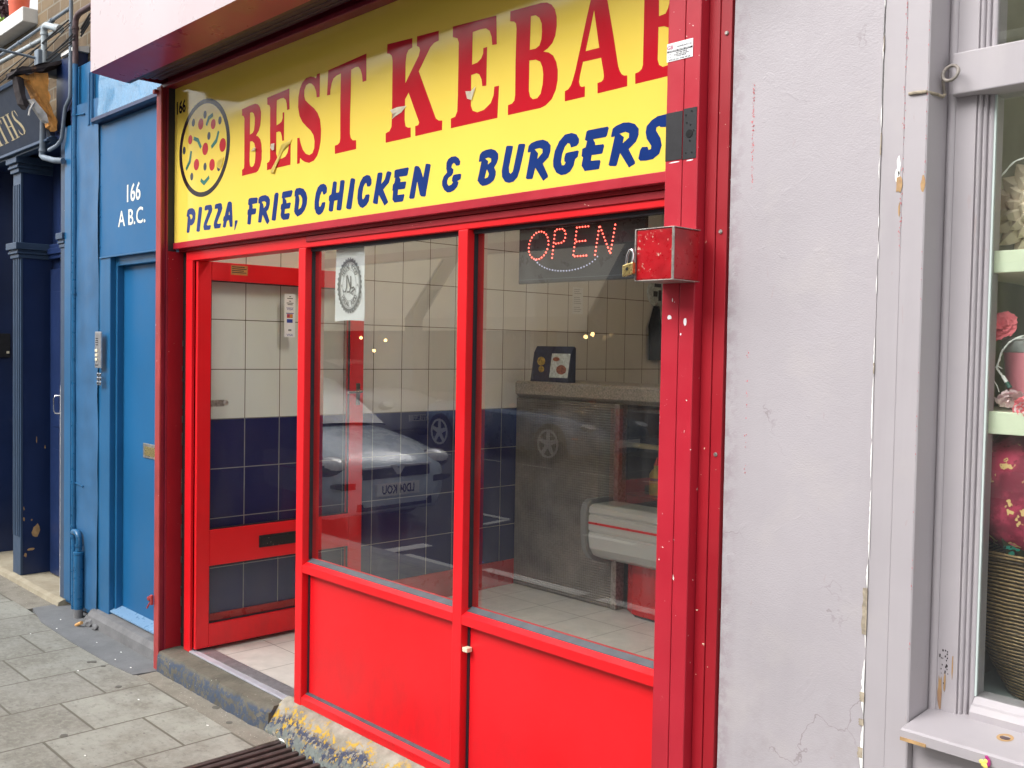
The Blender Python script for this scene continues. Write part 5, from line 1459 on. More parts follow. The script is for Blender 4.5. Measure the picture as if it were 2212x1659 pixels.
mb = MB().prism([(0.006, 0.1005), (0.006, 0.108), (0.064, 0.132), (0.064, 0.118)], 'x', -5.565, -4.756)
mb.build('sill_plate', M['blue_pipe'] if False else paint('sky_blue_sill', (0.17, 0.30, 0.46), 0.3, 0.1, 8, bump=40, bstr=0.1), bh)
mb = MB().prism([(-0.055, 0.0), (-0.05, 0.055), (-0.03, 0.082), (0.1, 0.100), (0.1, 0.0)], 'x', -5.752, -4.753)
mb.build('plinth', M['grey_plinth'], bh)
mb = MB()
for x, y, s in ((-5.70, -0.055, 0.03), (-5.60, -0.062, 0.022), (-5.78, -0.03, 0.035)):
    mb.ball((x, y, 0.02), s, 2, (1.2, 0.8, 0.8), jit=0.2)
build_each(mb, 'mortar_lump', M['grey_plinth'], bh)

ic = thing('door_intercom', 'slim metal flat intercom with pale buttons on the blue wall', 'intercom', (-5.66, -0.01, 1.47))
bx('plate', M['alu'], ic, -5.70, -5.612, -0.033, -0.0235, 1.474, 1.678, b=0.003)
mb = MB()
for k in range(4):
    mb.box(-5.685, -5.655, -0.0345, -0.0332, 1.602 + k * 0.012, 1.607 + k * 0.012)
mb.box(-5.688, -5.65, -0.0345, -0.0332, 1.487, 1.493)
mb.build('speaker_slots', M['ink_dark'], ic)
for k in range(3):
    bx('bell_button', M['cream'], ic, -5.687, -5.655, -0.038, -0.0332, 1.514 + k * 0.025, 1.529 + k * 0.025, b=0.002)
bb = thing('bell_push_panel', 'cluster of six little steel bell pushes below the intercom', 'bell pushes', (-5.65, -0.01, 1.37))
mb = MB()
for i in range(2):
    for k in range(3):
        mb.box(-5.684 + i * 0.034, -5.656 + i * 0.034, -0.028, -0.0235, 1.378 + k * 0.024, 1.398 + k * 0.024, b=0.003)
mb.build('plates', M['chrome'], bb)
mb = MB()
for i in range(2):
    for k in range(3):
        mb.lathe([(0.006, -0.003), (0.006, 0.0)], (-5.67 + i * 0.034, -0.0284, 1.388 + k * 0.024), 10, 'y')
mb.build('buttons', M['ink'], bb)

# ------------------------------------------------------------------ pipes and cables
pp = thing('blue_drainpipe', 'thin blue painted pipe running down to the pavement beside the blue door', 'drainpipe', (-6.0, -0.03, 0))
mb = MB().tube([(-6.03, -0.025, 3.24), (-6.035, -0.025, 2.0), (-6.03, -0.025, 0.03)], 0.0155, 14)
for z in (0.46, 0.52, 1.9):
    mb.lathe([(0.019, z), (0.019, z + 0.014)], (-6.03, -0.025, 0), 14)
mb.build('pipe', M['blue_pipe'], pp, smooth=True)
el = []
for k in range(9):
    a = R(100 - 12 * k)
    el.append((-5.962 + 0.05 * math.cos(a), -0.038, 0.452 + 0.05 * math.sin(a)))
mb = MB().tube([(-6.03, -0.028, 0.49)] + el + [(-5.911, -0.04, 0.40)], 0.018, 14)
mb.lathe([(0.022, 0.425), (0.022, 0.437)], (-5.911, -0.04, 0), 14)
mb.build('elbow', M['blue_pipe'], pp, smooth=True)
mb = MB().lathe([(0.0265, 0.055), (0.0265, 0.375), (0.030, 0.378), (0.030, 0.39), (0.02, 0.395)], (-5.915, -0.04, 0), 20)
mb.build('sleeve', M['blue_pipe'], pp, smooth=True)
mb = MB().lathe([(0.0268, 0.0), (0.0268, 0.0545)], (-5.915, -0.04, 0), 20)
mb.build('bare_base', M['grey_plinth'], pp, smooth=True)
mb = MB()
for z in (2.945, 0.785):
    mb.lathe([(0.0185, z - 0.007), (0.0185, z + 0.007)], (-6.033, -0.025, 0), 14)
    mb.tube([(-6.02, -0.024, z), (-5.92, -0.018, z - 0.01), (-5.90, 0.0, z - 0.01)], 0.004, 8)
    mb.ball((-5.915, -0.018, z - 0.01), 0.008, 1)
mb.build('pipe_clip', M['blue_pipe'], pp)
mb = MB().tube([(-6.03, -0.025, 3.2405), (-6.03, -0.025, 3.47), (-6.022, -0.025, 3.50), (-5.99, -0.025, 3.518), (-5.95, -0.025, 3.522), (-5.6, -0.02, 3.525)], 0.0165, 14)
mb.lathe([(0.021, 3.44), (0.021, 3.455)], (-6.03, -0.025, 0), 14)
mb.build('rusty_top', M['iron_pipe'], pp, smooth=True)

mb = MB().tube([(-6.085, -0.03, 3.62), (-6.095, -0.03, 3.09), (-6.10, -0.03, 3.055), (-6.17, -0.03, 3.015), (-6.185, -0.03, 2.985), (-6.228, -0.03, 2.845), (-6.24, -0.032, 2.825), (-6.285, -0.04, 2.80), (-6.39, -0.05, 2.785)], 0.0115, 12)
o = mb.build('overflow_pipe', M['grey_pipe'], None, smooth=True)
tag(o, 'thin grey overflow pipe with a double bend between the blue pipe and the broken bracket', 'pipe', 'grey waste pipes on the brick wall')
dp = thing('waste_downpipe', 'pale grey plastic downpipe with an elbow passing behind the broken bracket', 'pipe', (-6.45, -0.06, 2.75), 'grey waste pipes on the brick wall')
mb = MB().tube([(-6.452, -0.06, 3.25), (-6.45, -0.06, 3.51)], 0.0175, 16)
mb.tube([(-6.45, -0.06, 3.50), (-6.447, -0.06, 3.525), (-6.435, -0.06, 3.537), (-6.41, -0.058, 3.54), (-6.26, -0.04, 3.492)], 0.020, 16)
mb.lathe([(0.022, 3.49), (0.022, 3.505)], (-6.45, -0.06, 0), 16)
mb.tube([(-6.30, -0.045, 3.505), (-6.24, -0.038, 3.486)], 0.024, 16)
mb.build('upper_pipe', M['pale_pipe'], dp, smooth=True)
mb = MB().tube([(-6.462, -0.06, 3.05), (-6.472, -0.06, 2.79), (-6.485, -0.06, 2.762), (-6.46, -0.058, 2.748), (-6.30, -0.05, 2.712), (-6.21, -0.03, 2.70)], 0.018, 16)
mb.lathe([(0.022, 2.785), (0.022, 2.80)], (-6.472, -0.06, 0), 16)
mb.build('lower_pipe', M['grey_pipe'], dp, smooth=True)
mb = MB().tube([(-8.6, -0.03, 3.545), (-7.405, -0.03, 3.562), (-6.10, -0.03, 3.579)], 0.0105, 12)
mb.lathe([(0.015, -0.008), (0.015, 0.008)], (-6.40, -0.03, 3.574), 12, 'x')
mb.lathe([(0.015, -0.008), (0.015, 0.008)], (-7.0, -0.03, 3.566), 12, 'x')
tag(mb.build('wall_pipe', M['grey_pipe'], None, smooth=True), 'upper dark grey pipe running along the brick wall under the coping', 'pipe', 'grey waste pipes on the brick wall')
mb = MB().tube([(-8.6, -0.03, 3.545 - 0.015), (-7.405, -0.03, 3.515), (-6.585, -0.03, 3.497), (-6.35, -0.03, 3.492)], 0.0145, 12)
mb.lathe([(0.018, -0.012), (0.018, 0.012)], (-6.75, -0.03, 3.50), 12, 'x')
tag(mb.build('wall_pipe', M['pale_pipe'], None, smooth=True), 'lower pale grey pipe running along the brick wall above the cables', 'pipe', 'grey waste pipes on the brick wall')
mb = MB().tube([(-6.49, -0.60, 3.37), (-6.49, -0.10, 3.352)], 0.008, 10)
mb.box(-6.51, -6.44, -0.10, 0.04, 3.25, 3.40, b=0.008)
tag(mb.build('sign_arm', M['grey_pipe'], None), 'dark metal arm sticking out above the broken bracket', 'sign arm')
mb = MB()
for k in range(7):
    z0 = 3.24 + 0.022 * k
    pts = []
    for j in range(16):
        u = j / 15
        pts.append((-8.0 + 2.0 * u, -0.055 - 0.02 * math.sin(u * 3 + k), z0 + 0.10 * u * u + 0.008 * math.sin(u * 7 + k * 1.7) + 0.012 * (k % 3) * u))
    mb.tube(pts, 0.0032 + 0.0016 * (k % 2), 6)
for k in range(3):
    mb.tube([(-5.93 + 0.0 * k, -0.03, 3.38 + 0.02 * k), (-5.8, -0.03, 3.43 + 0.022 * k), (-5.5, -0.03, 3.45 + 0.02 * k)], 0.006, 6)
tag(mb.build('cable_bundle', M['cable'], None, smooth=True), 'black cables sagging along the brick wall above the navy sign', 'cables')

# ------------------------------------------------------------------ brick terrace behind, coping and pots
mb = MB().box(-6.93, -4.721, 0.06, 0.4, 2.9, 6.2)
mb.box(-8.6, -6.9305, 0.06, 0.4, 3.0, 3.69)
tr_ = mb.build('terrace_wall', M['brick'], None)
tag(tr_, 'yellow brown stock brick wall above the blue and navy shop fronts', 'brick wall')
mb = MB().box(-9.6, -6.945, -0.03, 0.42, 3.695, 3.79, b=0.006)
tag(mb.build('wall_coping', M['coping'], None), 'weathered white coping slab along the top of the brick wall', 'coping')
pt_ = thing('plant_pot', 'tall red terracotta pot standing on the white coping', 'plant pot', (-7.40, 0.10, 3.80))
mb = MB().lathe([(0.058, 3.801), (0.072, 4.05), (0.082, 4.055), (0.082, 4.13), (0.07, 4.13), (0.068, 4.06)], (-7.40, 0.09, 0), 24)
mb.build('pot', M['terracotta'], pt_, smooth=True)


def leaf_blob(mb, c, r, n, s):
    for _ in range(n):
        d = Vector((rnd.gauss(0, 1), rnd.gauss(0, 1), rnd.gauss(0, 1))).normalized() * r * rnd.uniform(0.4, 1.05)
        p = Vector(c) + d
        a = Vector((rnd.gauss(0, 1), rnd.gauss(0, 1), rnd.gauss(0, 1))).normalized()
        b_ = a.orthogonal().normalized()
        q = s * rnd.uniform(0.6, 1.3)
        f = mb.face([p - a * q, p + b_ * q * 0.5, p + a * q, p - b_ * q * 0.5])


pl = thing('potted_shrub', 'dark red leaved shrub in a low pot on the white coping', 'plant', (-7.95, 0.15, 3.80))
mb = MB()
for c, r_ in (((-7.95, 0.12, 4.06), 0.13), ((-7.86, 0.10, 3.98), 0.09), ((-8.1, 0.12, 4.12), 0.14), ((-7.8, 0.12, 3.92), 0.06)):
    leaf_blob(mb, c, r_, 130, 0.028)
mb.build('foliage', M['leaf_dark'], pl)
MB().lathe([(0.07, 3.801), (0.09, 3.90), (0.085, 3.905)], (-7.95, 0.12, 0), 20).build('pot', M['terracotta'], pl, smooth=True)
mb = MB()
leaf_blob(mb, (-7.62, 0.02, 3.84), 0.05, 60, 0.022)
o = mb.build('trailing_plant', M['leaf_green'], None)
tag(o, 'small lime green trailing plant at the edge of the white coping', 'plant')

# ------------------------------------------------------------------ navy shop
nv = thing('navy_shop', 'navy blue panelled shop front at the far end of the pavement', 'shop front', (-7.0, 0, 0))
mb = MB()
mb.box(-7.06, -6.31, 0.20, 0.4, 0.04, 3.0)
mb.box(-7.205, -7.065, 0.012, 0.4, 0.042, 2.84)
mb.box(-6.33, -6.237, 0.03, 0.35, 0.04, 2.95)
mb.box(-8.2, -7.95, -0.1, 1.2, 0.04, 2.95)
mb.box(-7.95, -7.206, 1.0, 1.2, 0.04, 2.95)
mb.box(-7.949, -6.31, 0.0, 1.0, 2.86, 2.95)
wl_ = mb.build('wall', M['navy'], nv)
# flat door inside the recess
mb = MB().box(-7.0, -6.40, 0.165, 0.1995, 0.05, 2.10, b=0.004)
for z0, z1 in ((0.2, 0.9), (1.05, 1.95)):
    mb.box(-6.93, -6.47, 0.158, 0.1645, z0, z1, b=0.003)
nd = mb.build('door', M['navy'], nv)
mb = MB().tube([(-6.80, 0.164, 1.262), (-6.815, 0.135, 1.26), (-6.82, 0.128, 1.24), (-6.82, 0.128, 1.165), (-6.815, 0.135, 1.145), (-6.80, 0.164, 1.143)], 0.005, 10)
mb.build('door_handle', M['chrome'], nd, smooth=True)
mb = MB()
mb.box(-7.213, -7.06, -0.003, 0.0115, 0.042, 2.84, b=0.002)
for k in range(4):
    mb.box(-7.198 + k * 0.034, -7.180 + k * 0.034, -0.010, -0.0032, 0.3, 2.66, b=0.003)
ps = mb.build('pilaster', M['navy_lit'], nv)
for z0, z1, nm in ((2.735, 2.84, 'capital'), (2.17, 2.27, 'band_moulding')):
    mb = MB()
    for i, (d, f0, f1) in enumerate(((0.008, 0.0, 0.26), (0.02, 0.27, 0.42), (0.014, 0.43, 0.55), (0.030, 0.56, 1.0))):
        h = z1 - z0
        mb.box(-7.213 - d, -7.06 + d, -0.012 - d, 0.2, z0 + h * f0, z0 + h * f1, b=0.003)
    mb.build(nm, M['navy_lit'], ps)
mb = MB()
mb.box(-6.328, -6.24, -0.002, 0.029, 0.042, 2.95, b=0.003)
pr_ = mb.build('pilaster', M['navy_lit'], nv)
mb = MB()
for i, (d, f0, f1) in enumerate(((0.006, 0.0, 0.26), (0.014, 0.27, 0.42), (0.010, 0.43, 0.55), (0.022, 0.56, 1.0))):
    mb.box(-6.328 - d, -6.2375, -0.004 - d, 0.05, 2.19 + 0.088 * f0, 2.19 + 0.088 * f1, b=0.003)
mb.build('band_moulding', M['navy_lit'], pr_)
mb = MB().box(-7.04, -6.34, 0.168, 0.1995, 2.17, 2.27, b=0.006)
mb.box(-7.04, -6.34, 0.155, 0.1675, 2.20, 2.24, b=0.004)
mb.build('transom', M['navy'], nv)
# fascia board, leaning out at the top
CANT = math.atan(0.45)
BZ, BY = 2.9, -0.03


def canted(mb):
    for v in mb.bm.verts:
        x, y, s = v.co
        v.co = Vector((x, BY + y * math.cos(CANT) - s * math.sin(CANT), BZ + s * math.cos(CANT) + y * math.sin(CANT)))
    return mb


mb = MB().box(-9.4, -6.44, 0.0, 0.03, -0.035, 0.36, b=0.002)
sb = canted(mb).build('sign_board', M['navy_board'], nv)
mb = MB()
for l in THS_GLYPHS:
    mb.outline([[tuple(p) for p in l]], 0.0, 0.0012)
canted(mb).build('lettering', M['gold'], sb)
mb = MB().box(-9.4, -6.44, -0.012, -0.0005, 0.338, 0.362, b=0.003)
canted(mb).build('top_bead', M['navy_lit'], sb)
mb = MB()
for i, (d, a, b_) in enumerate(((0.030, 2.828, 2.842), (0.050, 2.843, 2.856), (0.038, 2.857, 2.868), (0.022, 2.869, 2.878))):
    mb.box(-9.4, -6.40, -d - 0.012, 0.01, a, b_, b=0.003)
mb.build('cornice', M['navy_lit'], nv)
mb = MB().box(-6.379, -6.06, -0.012, 0.059, 2.90, 3.325, b=0.004)
ep = mb.build('end_panel', M['navy'], nv)
mb = MB().prism([(-0.03, 3.326), (-0.03, 3.345), (0.059, 3.365), (0.059, 3.326)], 'x', -6.25, -6.04)
mb.build('end_cap', M['coping'], ep)
mb = MB()
for x, z, w, h, y in ((-6.97, 0.36, 0.05, 0.10, 0),):
    pass
# bare patches where the navy paint has flaked off the side of the pilaster
mb = MB()
for y, z, w, h in ((0.095, 0.335, 0.060, 0.10), (0.065, 0.21, 0.055, 0.022), (0.03, 0.175, 0.02, 0.04), (0.07, 0.41, 0.012, 0.02), (0.02, 0.42, 0.012, 0.035), (0.02, 0.49, 0.010, 0.03), (0.10, 0.95, 0.008, 0.05), (0.155, 0.90, 0.01, 0.03)):
    pts = []
    for k in range(11):
        a = 2 * math.pi * k / 11
        q = rnd.uniform(0.55, 1.05)
        pts.append((y + w / 2 * q * math.cos(a), z + h / 2 * q * math.sin(a)))
    mb.outline([pts], -7.0648, 0.0006, axis='x')
build_each(mb, 'bare_wood', M['wood_bare'], wl_)
mb = MB().box(-6.3365, -6.3295, 0.0, 0.028, 0.05, 1.35)
mb.build('bare_edge', M['flaked'], pr_)
mb = MB().prism([(-0.045, 0.0), (-0.04, 0.028), (-0.01, 0.040), (1.0, 0.042), (1.0, 0.0)], 'x', -9.4, -6.24)
mb.build('stone_step', M['yellow_stone'], nv)
bz = thing('door_buzzer', 'black entry box with one small white button beside the navy entrance', 'entry box', (-7.95, 0.15, 1.49))
bx('case', M['black'], bz, -7.9495, -7.925, 0.03, 0.195, 1.492, 1.67, b=0.004)
bx('button', M['cream'], bz, -7.9249, -7.92, 0.168, 0.186, 1.522, 1.54, b=0.001)
mb = MB().tube([(-7.9495, 0.235, 1.02), (-7.90, 0.235, 1.02)], 0.008, 10)
mb.ball((-7.89, 0.235, 1.02), 0.016, 2)
mb.build('door_handle', M['chrome'], wl_, smooth=True)

# broken console bracket
br = thing('broken_bracket', 'broken shop console bracket with orange bare wood and a black lid', 'bracket', (-6.36, -0.1, 2.9))
mb = MB()
prof = [(-0.245, 3.185), (-0.16, 3.215), (-0.085, 3.235), (-0.082, 3.13), (-0.07, 3.05), (-0.045, 2.99), (-0.03, 2.95), (-0.028, 2.90), (-0.055, 2.93), (-0.075, 2.97), (-0.105, 3.01), (-0.135, 3.06), (-0.155, 3.10), (-0.19, 3.165)]
mb.prism(prof, 'x', -6.42, -6.305)
bmesh.ops.subdivide_edges(mb.bm, edges=mb.bm.edges[:], cuts=1)
for v in mb.bm.verts:
    v.co += Vector((rnd.uniform(-0.012, 0.006), rnd.uniform(-0.006, 0.006), rnd.uniform(-0.006, 0.006)))
mb.build('bare_core', M['rot_wood'], br)
mb = MB()
mb.prism([(-0.275, 3.185), (-0.27, 3.215), (-0.15, 3.262), (-0.02, 3.315), (-0.01, 3.295), (-0.13, 3.235), (-0.2, 3.195)], 'x', -6.45, -6.285)
bmesh.ops.subdivide_edges(mb.bm, edges=mb.bm.edges[:], cuts=2)
for v in mb.bm.verts:
    v.co += Vector((rnd.uniform(-0.014, 0.010), rnd.uniform(-0.008, 0.008), rnd.uniform(-0.008, 0.006)))
mb.build('black_lid', M['char_wood'], br)
mb = MB()
mb.prism([(-0.262, 3.18), (-0.225, 3.18), (-0.205, 3.08), (-0.19, 3.03), (-0.20, 3.0), (-0.225, 3.03), (-0.245, 3.10)], 'x', -6.40, -6.32)
bmesh.ops.subdivide_edges(mb.bm, edges=mb.bm.edges[:], cuts=1)
for v in mb.bm.verts:
    v.co += Vector((rnd.uniform(-0.006, 0.006), rnd.uniform(-0.006, 0.006), rnd.uniform(-0.006, 0.006)))
mb.build('splintered_strip', M['char_wood'], br)
mb = MB()
mb.prism([(-0.20, 3.05), (-0.165, 3.06), (-0.10, 2.975), (-0.085, 2.935), (-0.115, 2.945), (-0.16, 3.0)], 'x', -6.345, -6.30)
for v in mb.bm.verts:
    v.co += Vector((rnd.uniform(-0.006, 0.006), rnd.uniform(-0.005, 0.005), rnd.uniform(-0.005, 0.005)))
mb.tube([(-6.30, -0.165, 3.04), (-6.30, -0.19, 2.99), (-6.30, -0.195, 2.955)], 0.006, 6)
mb.build('flaking_edge', M['flaked'], br)

# ------------------------------------------------------------------ lilac shop
ls = thing('lilac_shop', 'pale lilac painted wall and timber display window', 'shop front', (-1.0, 0, 0))
mb = MB()
# rendered wall with gentle unevenness
nx, nz = 12, 60
x0, x1 = -1.4545, -1.0605
prev = None
for j in range(nz + 1):
    z = 3.6 * j / nz
    row = []
    for i in range(nx + 1):
        u = i / nx
        row.append(mb.bm.verts.new((x0 + (x1 - x0) * u - (0.0 if i < nx else rnd.uniform(0.0, 0.002)), -0.06 + 0.003 * math.sin(5 * u + z * 2.1) + rnd.uniform(-0.0006, 0.0006), z)))
    if prev:
        for i in range(nx):
            mb.bm.faces.new((prev[i], prev[i + 1], row[i + 1], row[i]))
    prev = row
mb.build('wall', M['lilac'], ls, smooth=True)
MB().box(-1.4545, -1.0625, -0.055, 0.3, 0.0, 3.6).build('wall_core', M['plaster'], ls)
mb = MB()
mb.prism([(-1.0602, 0.08), (-1.0602, -0.0575), (-1.0590, -0.0588), (-1.0105, -0.0588), (-1.009, -0.0575), (-1.0075, -0.0595), (-0.960, -0.0600), (-0.957, -0.0575), (-0.957, 0.08)], 'z', 0.0, 3.6)
mb.build('architrave', M['lilac_wood'], ls)
# loose plaster along the joint
CR = [(-1.058, 2.414), (-1.06, 2.353), (-1.059, 2.296), (-1.059, 2.107), (-1.058, 1.9), (-1.059, 1.755), (-1.06, 1.63), (-1.06, 1.504), (-1.063, 1.42), (-1.061, 1.294), (-1.063, 1.209), (-1.062, 1.103), (-1.067, 1.038), (-1.064, 0.996), (-1.067, 0.899), (-1.067, 0.824), (-1.063, 0.739), (-1.065, 0.675), (-1.064, 0.55)]
mb = MB()
z = 2.43
while z > 0.45:
    strength = max(0.12, min(1.0, (1.95 - z) / 0.5))
    run = rnd.uniform(0.015, 0.05) if strength < 0.5 else rnd.uniform(0.03, 0.16)
    wmax = 0.0014 + 0.0042 * strength * rnd.uniform(0.3, 1.0)
    if 0.72 < z < 0.95: wmax = rnd.uniform(0.005, 0.010)
    n_ = max(4, int(run / 0.007))
    pl_ = []
    off = rnd.uniform(-0.0015, 0.0012) * (1 if strength > 0.5 else 2.0)
    for k in range(n_ + 1):
        u = k / n_
        pl_.append((-1.0592 + off - wmax * math.sin(math.pi * u) ** 0.6 * rnd.uniform(0.45, 1.0), z - run * u))
    mb.outline([pl_ + [(-1.0590 + off + rnd.uniform(0, 0.0006), z - run), (-1.0590 + off, z)]], -0.0618, 0.0007)
    z -= run + (rnd.uniform(0.02, 0.11) if strength < 0.5 else rnd.uniform(0.004, 0.03))
build_each(mb, 'bare_plaster', M['plaster'], ls)
mb = MB()
for x, z0, z1, w in ((-1.0655, 0.985, 1.092, 0.011), (-1.0655, 0.83, 0.852, 0.008), (-1.066, 0.775, 0.79, 0.008), (-1.066, 0.70, 0.724, 0.010), (-1.060, 1.58, 1.605, 0.003), (-1.0597, 2.07, 2.12, 0.003), (-1.0594, 2.30, 2.335, 0.003)):
    pts = []
    n_ = 10
    for k in range(n_ + 1):
        zz = z0 + (z1 - z0) * k / n_
        pts.append((x - w / 2 - rnd.uniform(-0.002, 0.002) * (w / 0.01), zz))
    pts = pts + [(-1.0590, z1), (-1.0590, z0)]
    mb.outline([pts], -0.0620, 0.0009)
build_each(mb, 'crumbled_hole', M['brick_core'], ls)
mb = MB()
for x, z0, z1, w, n_ in ((-1.0165, 1.98, 2.022, 0.017, 11), (-1.014, 1.925, 1.965, 0.005, 9), (-0.9625, 1.975, 2.018, 0.011, 10), (-0.894 - 0.0, 0, 0, 0, 0)):
    if n_ == 0: continue
    pts = []
    for k in range(n_):
        a = 2 * math.pi * k / n_
        q = rnd.uniform(0.65, 1.05)
        pts.append((x + w / 2 * q * math.cos(a), (z0 + z1) / 2 + (z1 - z0) / 2 * q * math.sin(a)))
    mb.outline([pts], -0.0598, 0.0006)
build_each(mb, 'bare_wood', M['wood_bare'], ls)
mb = MB()
for x, z, w, h in ((-1.0205, 2.02, 0.007, 0.02), (-1.018, 2.045, 0.005, 0.03)):
    pts = [(x + w * rnd.uniform(0.5, 1) * math.cos(2 * math.pi * k / 9), z + h * rnd.uniform(0.5, 1) * math.sin(2 * math.pi * k / 9)) for k in range(9)]
    mb.outline([pts], -0.0596, 0.0005)
build_each(mb, 'white_undercoat', M['plaster'], ls)
mb = MB()
for k in range(150):
    z = rnd.choice([rnd.uniform(1.95, 2.29), rnd.uniform(1.95, 2.29), rnd.uniform(1.3, 1.9)])
    x = -1.394 + rnd.gauss(0, 0.0016) + 0.004 * (2.29 - z)
    s = rnd.uniform(0.0005, 0.0019)
    mb.outline([[(x + s * math.cos(a), z + s * 1.4 * math.sin(a)) for a in (0.3, 1.5, 2.4, 3.9, 5.2)]], -0.0622, 0.0006)
for k in range(70):
    z = rnd.uniform(1.85, 2.5)
    x = -1.0095 + rnd.gauss(0, 0.002)
    s = rnd.uniform(0.0004, 0.0013)
    mb.outline([[(x + s * math.cos(a), z + s * 1.8 * math.sin(a)) for a in (0.3, 1.5, 2.4, 3.9, 5.2)]], -0.0606, 0.0006)
for k in range(45):
    z = rnd.uniform(0.9, 2.5)
    x = -0.9590 + rnd.gauss(0, 0.0006)
    s = rnd.uniform(0.0004, 0.0010)
    mb.outline([[(x + s * math.cos(a), z + s * 2.4 * math.sin(a)) for a in (0.3, 1.5, 2.4, 3.9, 5.2)]], -0.0606, 0.0006)
mb.build('paint_flecks', M['red_fleck'], ls)['kind'] = 'stuff'
# window frame
prof = [(-0.9568, 0.12), (-0.9568, 0.040)]
for x0_, x1_, y0_, b0_ in ((-0.9565, -0.9395, 0.034, 0.005), (-0.9390, -0.8955, 0.0425, 0.0), (-0.8950, -0.8865, 0.046, 0.0035), (-0.8860, -0.878, 0.054, 0.003), (-0.8775, -0.866, 0.062, 0.004)):
    if b0_:
        n_ = 6
        for k in range(n_ + 1):
            u = k / n_
            prof.append((x0_ + (x1_ - x0_) * u, y0_ + b0_ * (1 - math.sin(math.pi * u))))
    else:
        prof += [(x0_, y0_), (x1_, y0_)]
prof.append((-0.866, 0.12))
mb = MB().prism(prof, 'z', 0.805, 3.6)
fr_ = mb.build('window_frame', M['lilac_wood'], ls, smooth=True)
mb = MB().box(-0.9385, 1.4, 0.012, 0.12, 2.196, 2.287, b=0.003)
mb.build('transom', M['lilac_wood'], ls)
mb = MB()
mb.prism([(0.040, 0.82), (0.040, 0.838), (0.05, 0.85), (0.058, 0.853), (0.070, 0.866), (0.12, 0.866), (0.12, 0.82)], 'x', -0.8655, 1.4)
mb.build('bottom_rail', M['lilac_wood'], ls)
mb = MB().prism([(-0.103, 0.787), (-0.104, 0.808), (-0.098, 0.812), (0.06, 0.824), (0.06, 0.785)], 'x', -0.953, 1.4)
sl = mb.build('sill', M['lilac_wood'], ls)
mb = MB().prism([(-0.1055, 0.786), (-0.1055, 0.793), (-0.095, 0.793), (-0.095, 0.786)], 'x', -0.9535, -0.897)
mb.build('split_edge', M['wood_bare'], sl)
cxh, cyh = -0.772, -0.006
mb = MB()
N = 24
for k in range(N):
    a0, a1 = 2 * math.pi * k / N, 2 * math.pi * (k + 1) / N
    def q(a, r_, dz): return (cxh + r_ * 1.0 * math.cos(a), cyh + r_ * 1.2 * math.sin(a), 0.8195 + (cyh + r_ * 1.2 * math.sin(a)) * 0.0 + dz)
    zt = lambda y: 0.812 + (y + 0.098) * 0.012 / 0.158 + 0.0006
    o0 = (cxh + 0.016 * math.cos(a0), cyh + 0.021 * math.sin(a0)); o1 = (cxh + 0.016 * math.cos(a1), cyh + 0.021 * math.sin(a1))
    i0 = (cxh + 0.010 * math.cos(a0), cyh + 0.011 * math.sin(a0)); i1 = (cxh + 0.010 * math.cos(a1), cyh + 0.011 * math.sin(a1))
    mb.face([(o0[0], o0[1], zt(o0[1])), (o1[0], o1[1], zt(o1[1])), (i1[0], i1[1], zt(i1[1]) - 0.0004), (i0[0], i0[1], zt(i0[1]) - 0.0004)])
mb.build('knot_ring', M['wood_bare'], sl)
mb = MB().face([(cxh + 0.0105 * math.cos(2 * math.pi * k / 20), cyh + 0.0115 * math.sin(2 * math.pi * k / 20), 0.812 + (cyh + 0.0115 * math.sin(2 * math.pi * k / 20) + 0.098) * 0.012 / 0.158 + 0.0005) for k in range(20)])
mb_ = MB()
mb_.lathe([(0.0105, 0.0), (0.0105, 0.0009)], (cxh, cyh, 0.8186), 20)
mb_.build('knot_hole', M['iron_pipe'], sl)
mb = MB()
for x, z0, z1, w in ((-0.932, 0.822, 0.905, 0.012), (-0.9055, 0.90, 0.955, 0.004), (-0.922, 0.86, 0.915, 0.005)):
    pts = []
    for k in range(12):
        a = 2 * math.pi * k / 12
        q_ = rnd.uniform(0.6, 1.1)
        pts.append((x + w / 2 * q_ * math.cos(a), (z0 + z1) / 2 + (z1 - z0) / 2 * q_ * math.sin(a)))
    mb.outline([pts], 0.0415, 0.0006)
build_each(mb, 'bare_wood', M['wood_bare'], fr_)
mb = MB()
for k in range(26):
    x, z = -0.925 + rnd.gauss(0, 0.008), 0.93 + rnd.gauss(0, 0.022)
    s = rnd.uniform(0.0006, 0.0018)
    mb.outline([[(x + s * math.cos(a), z + s * 1.6 * math.sin(a)) for a in (0.3, 1.5, 2.4, 3.9, 5.2)]], 0.0415, 0.0006)
mb.build('worn_specks', M['char_wood'], fr_)['kind'] = 'stuff'
mb = MB().box(-0.956, 1.4, -0.035, 0.1, 0.0, 0.7845, b=0.002)
mb.build('stall_riser', M['lilac_wood'], ls)
for z0, z1 in ((0.867, 2.1955), (2.2875, 3.6)):
    MB().box(-0.8655, 1.4, 0.072, 0.076, z0, z1).build('window_pane', M['glass'], ls)
MB().box(-0.8655, -0.8615, 0.0665, 0.0715, 0.867, 2.1955).build('putty', M['window_floor'], ls)
mb = MB()
mb.box(-0.99, 1.4, 0.62, 0.66, 0.78, 3.6)
mb.box(-0.99, -0.955, 0.13, 0.6195, 0.78, 3.6)
mb.build('window_backing', M['backing_reflect'], ls)
MB().box(-0.9545, 1.4, 0.1215, 0.6195, 0.80, 0.832).build('window_bed', M['window_floor'], ls)
MB().box(-0.99, 1.4, 0.1215, 0.66, 3.5, 3.6).build('window_ceiling', M['backing_reflect'], ls)
mb = MB()
mb.box(1.4005, 1.5, -0.06, 0.66, 0.0, 3.6)
mb.box(-1.45, 1.5, 0.05, 0.4, 3.601, 6.2)
mb.build('upper_wall', M['lilac'], ls)
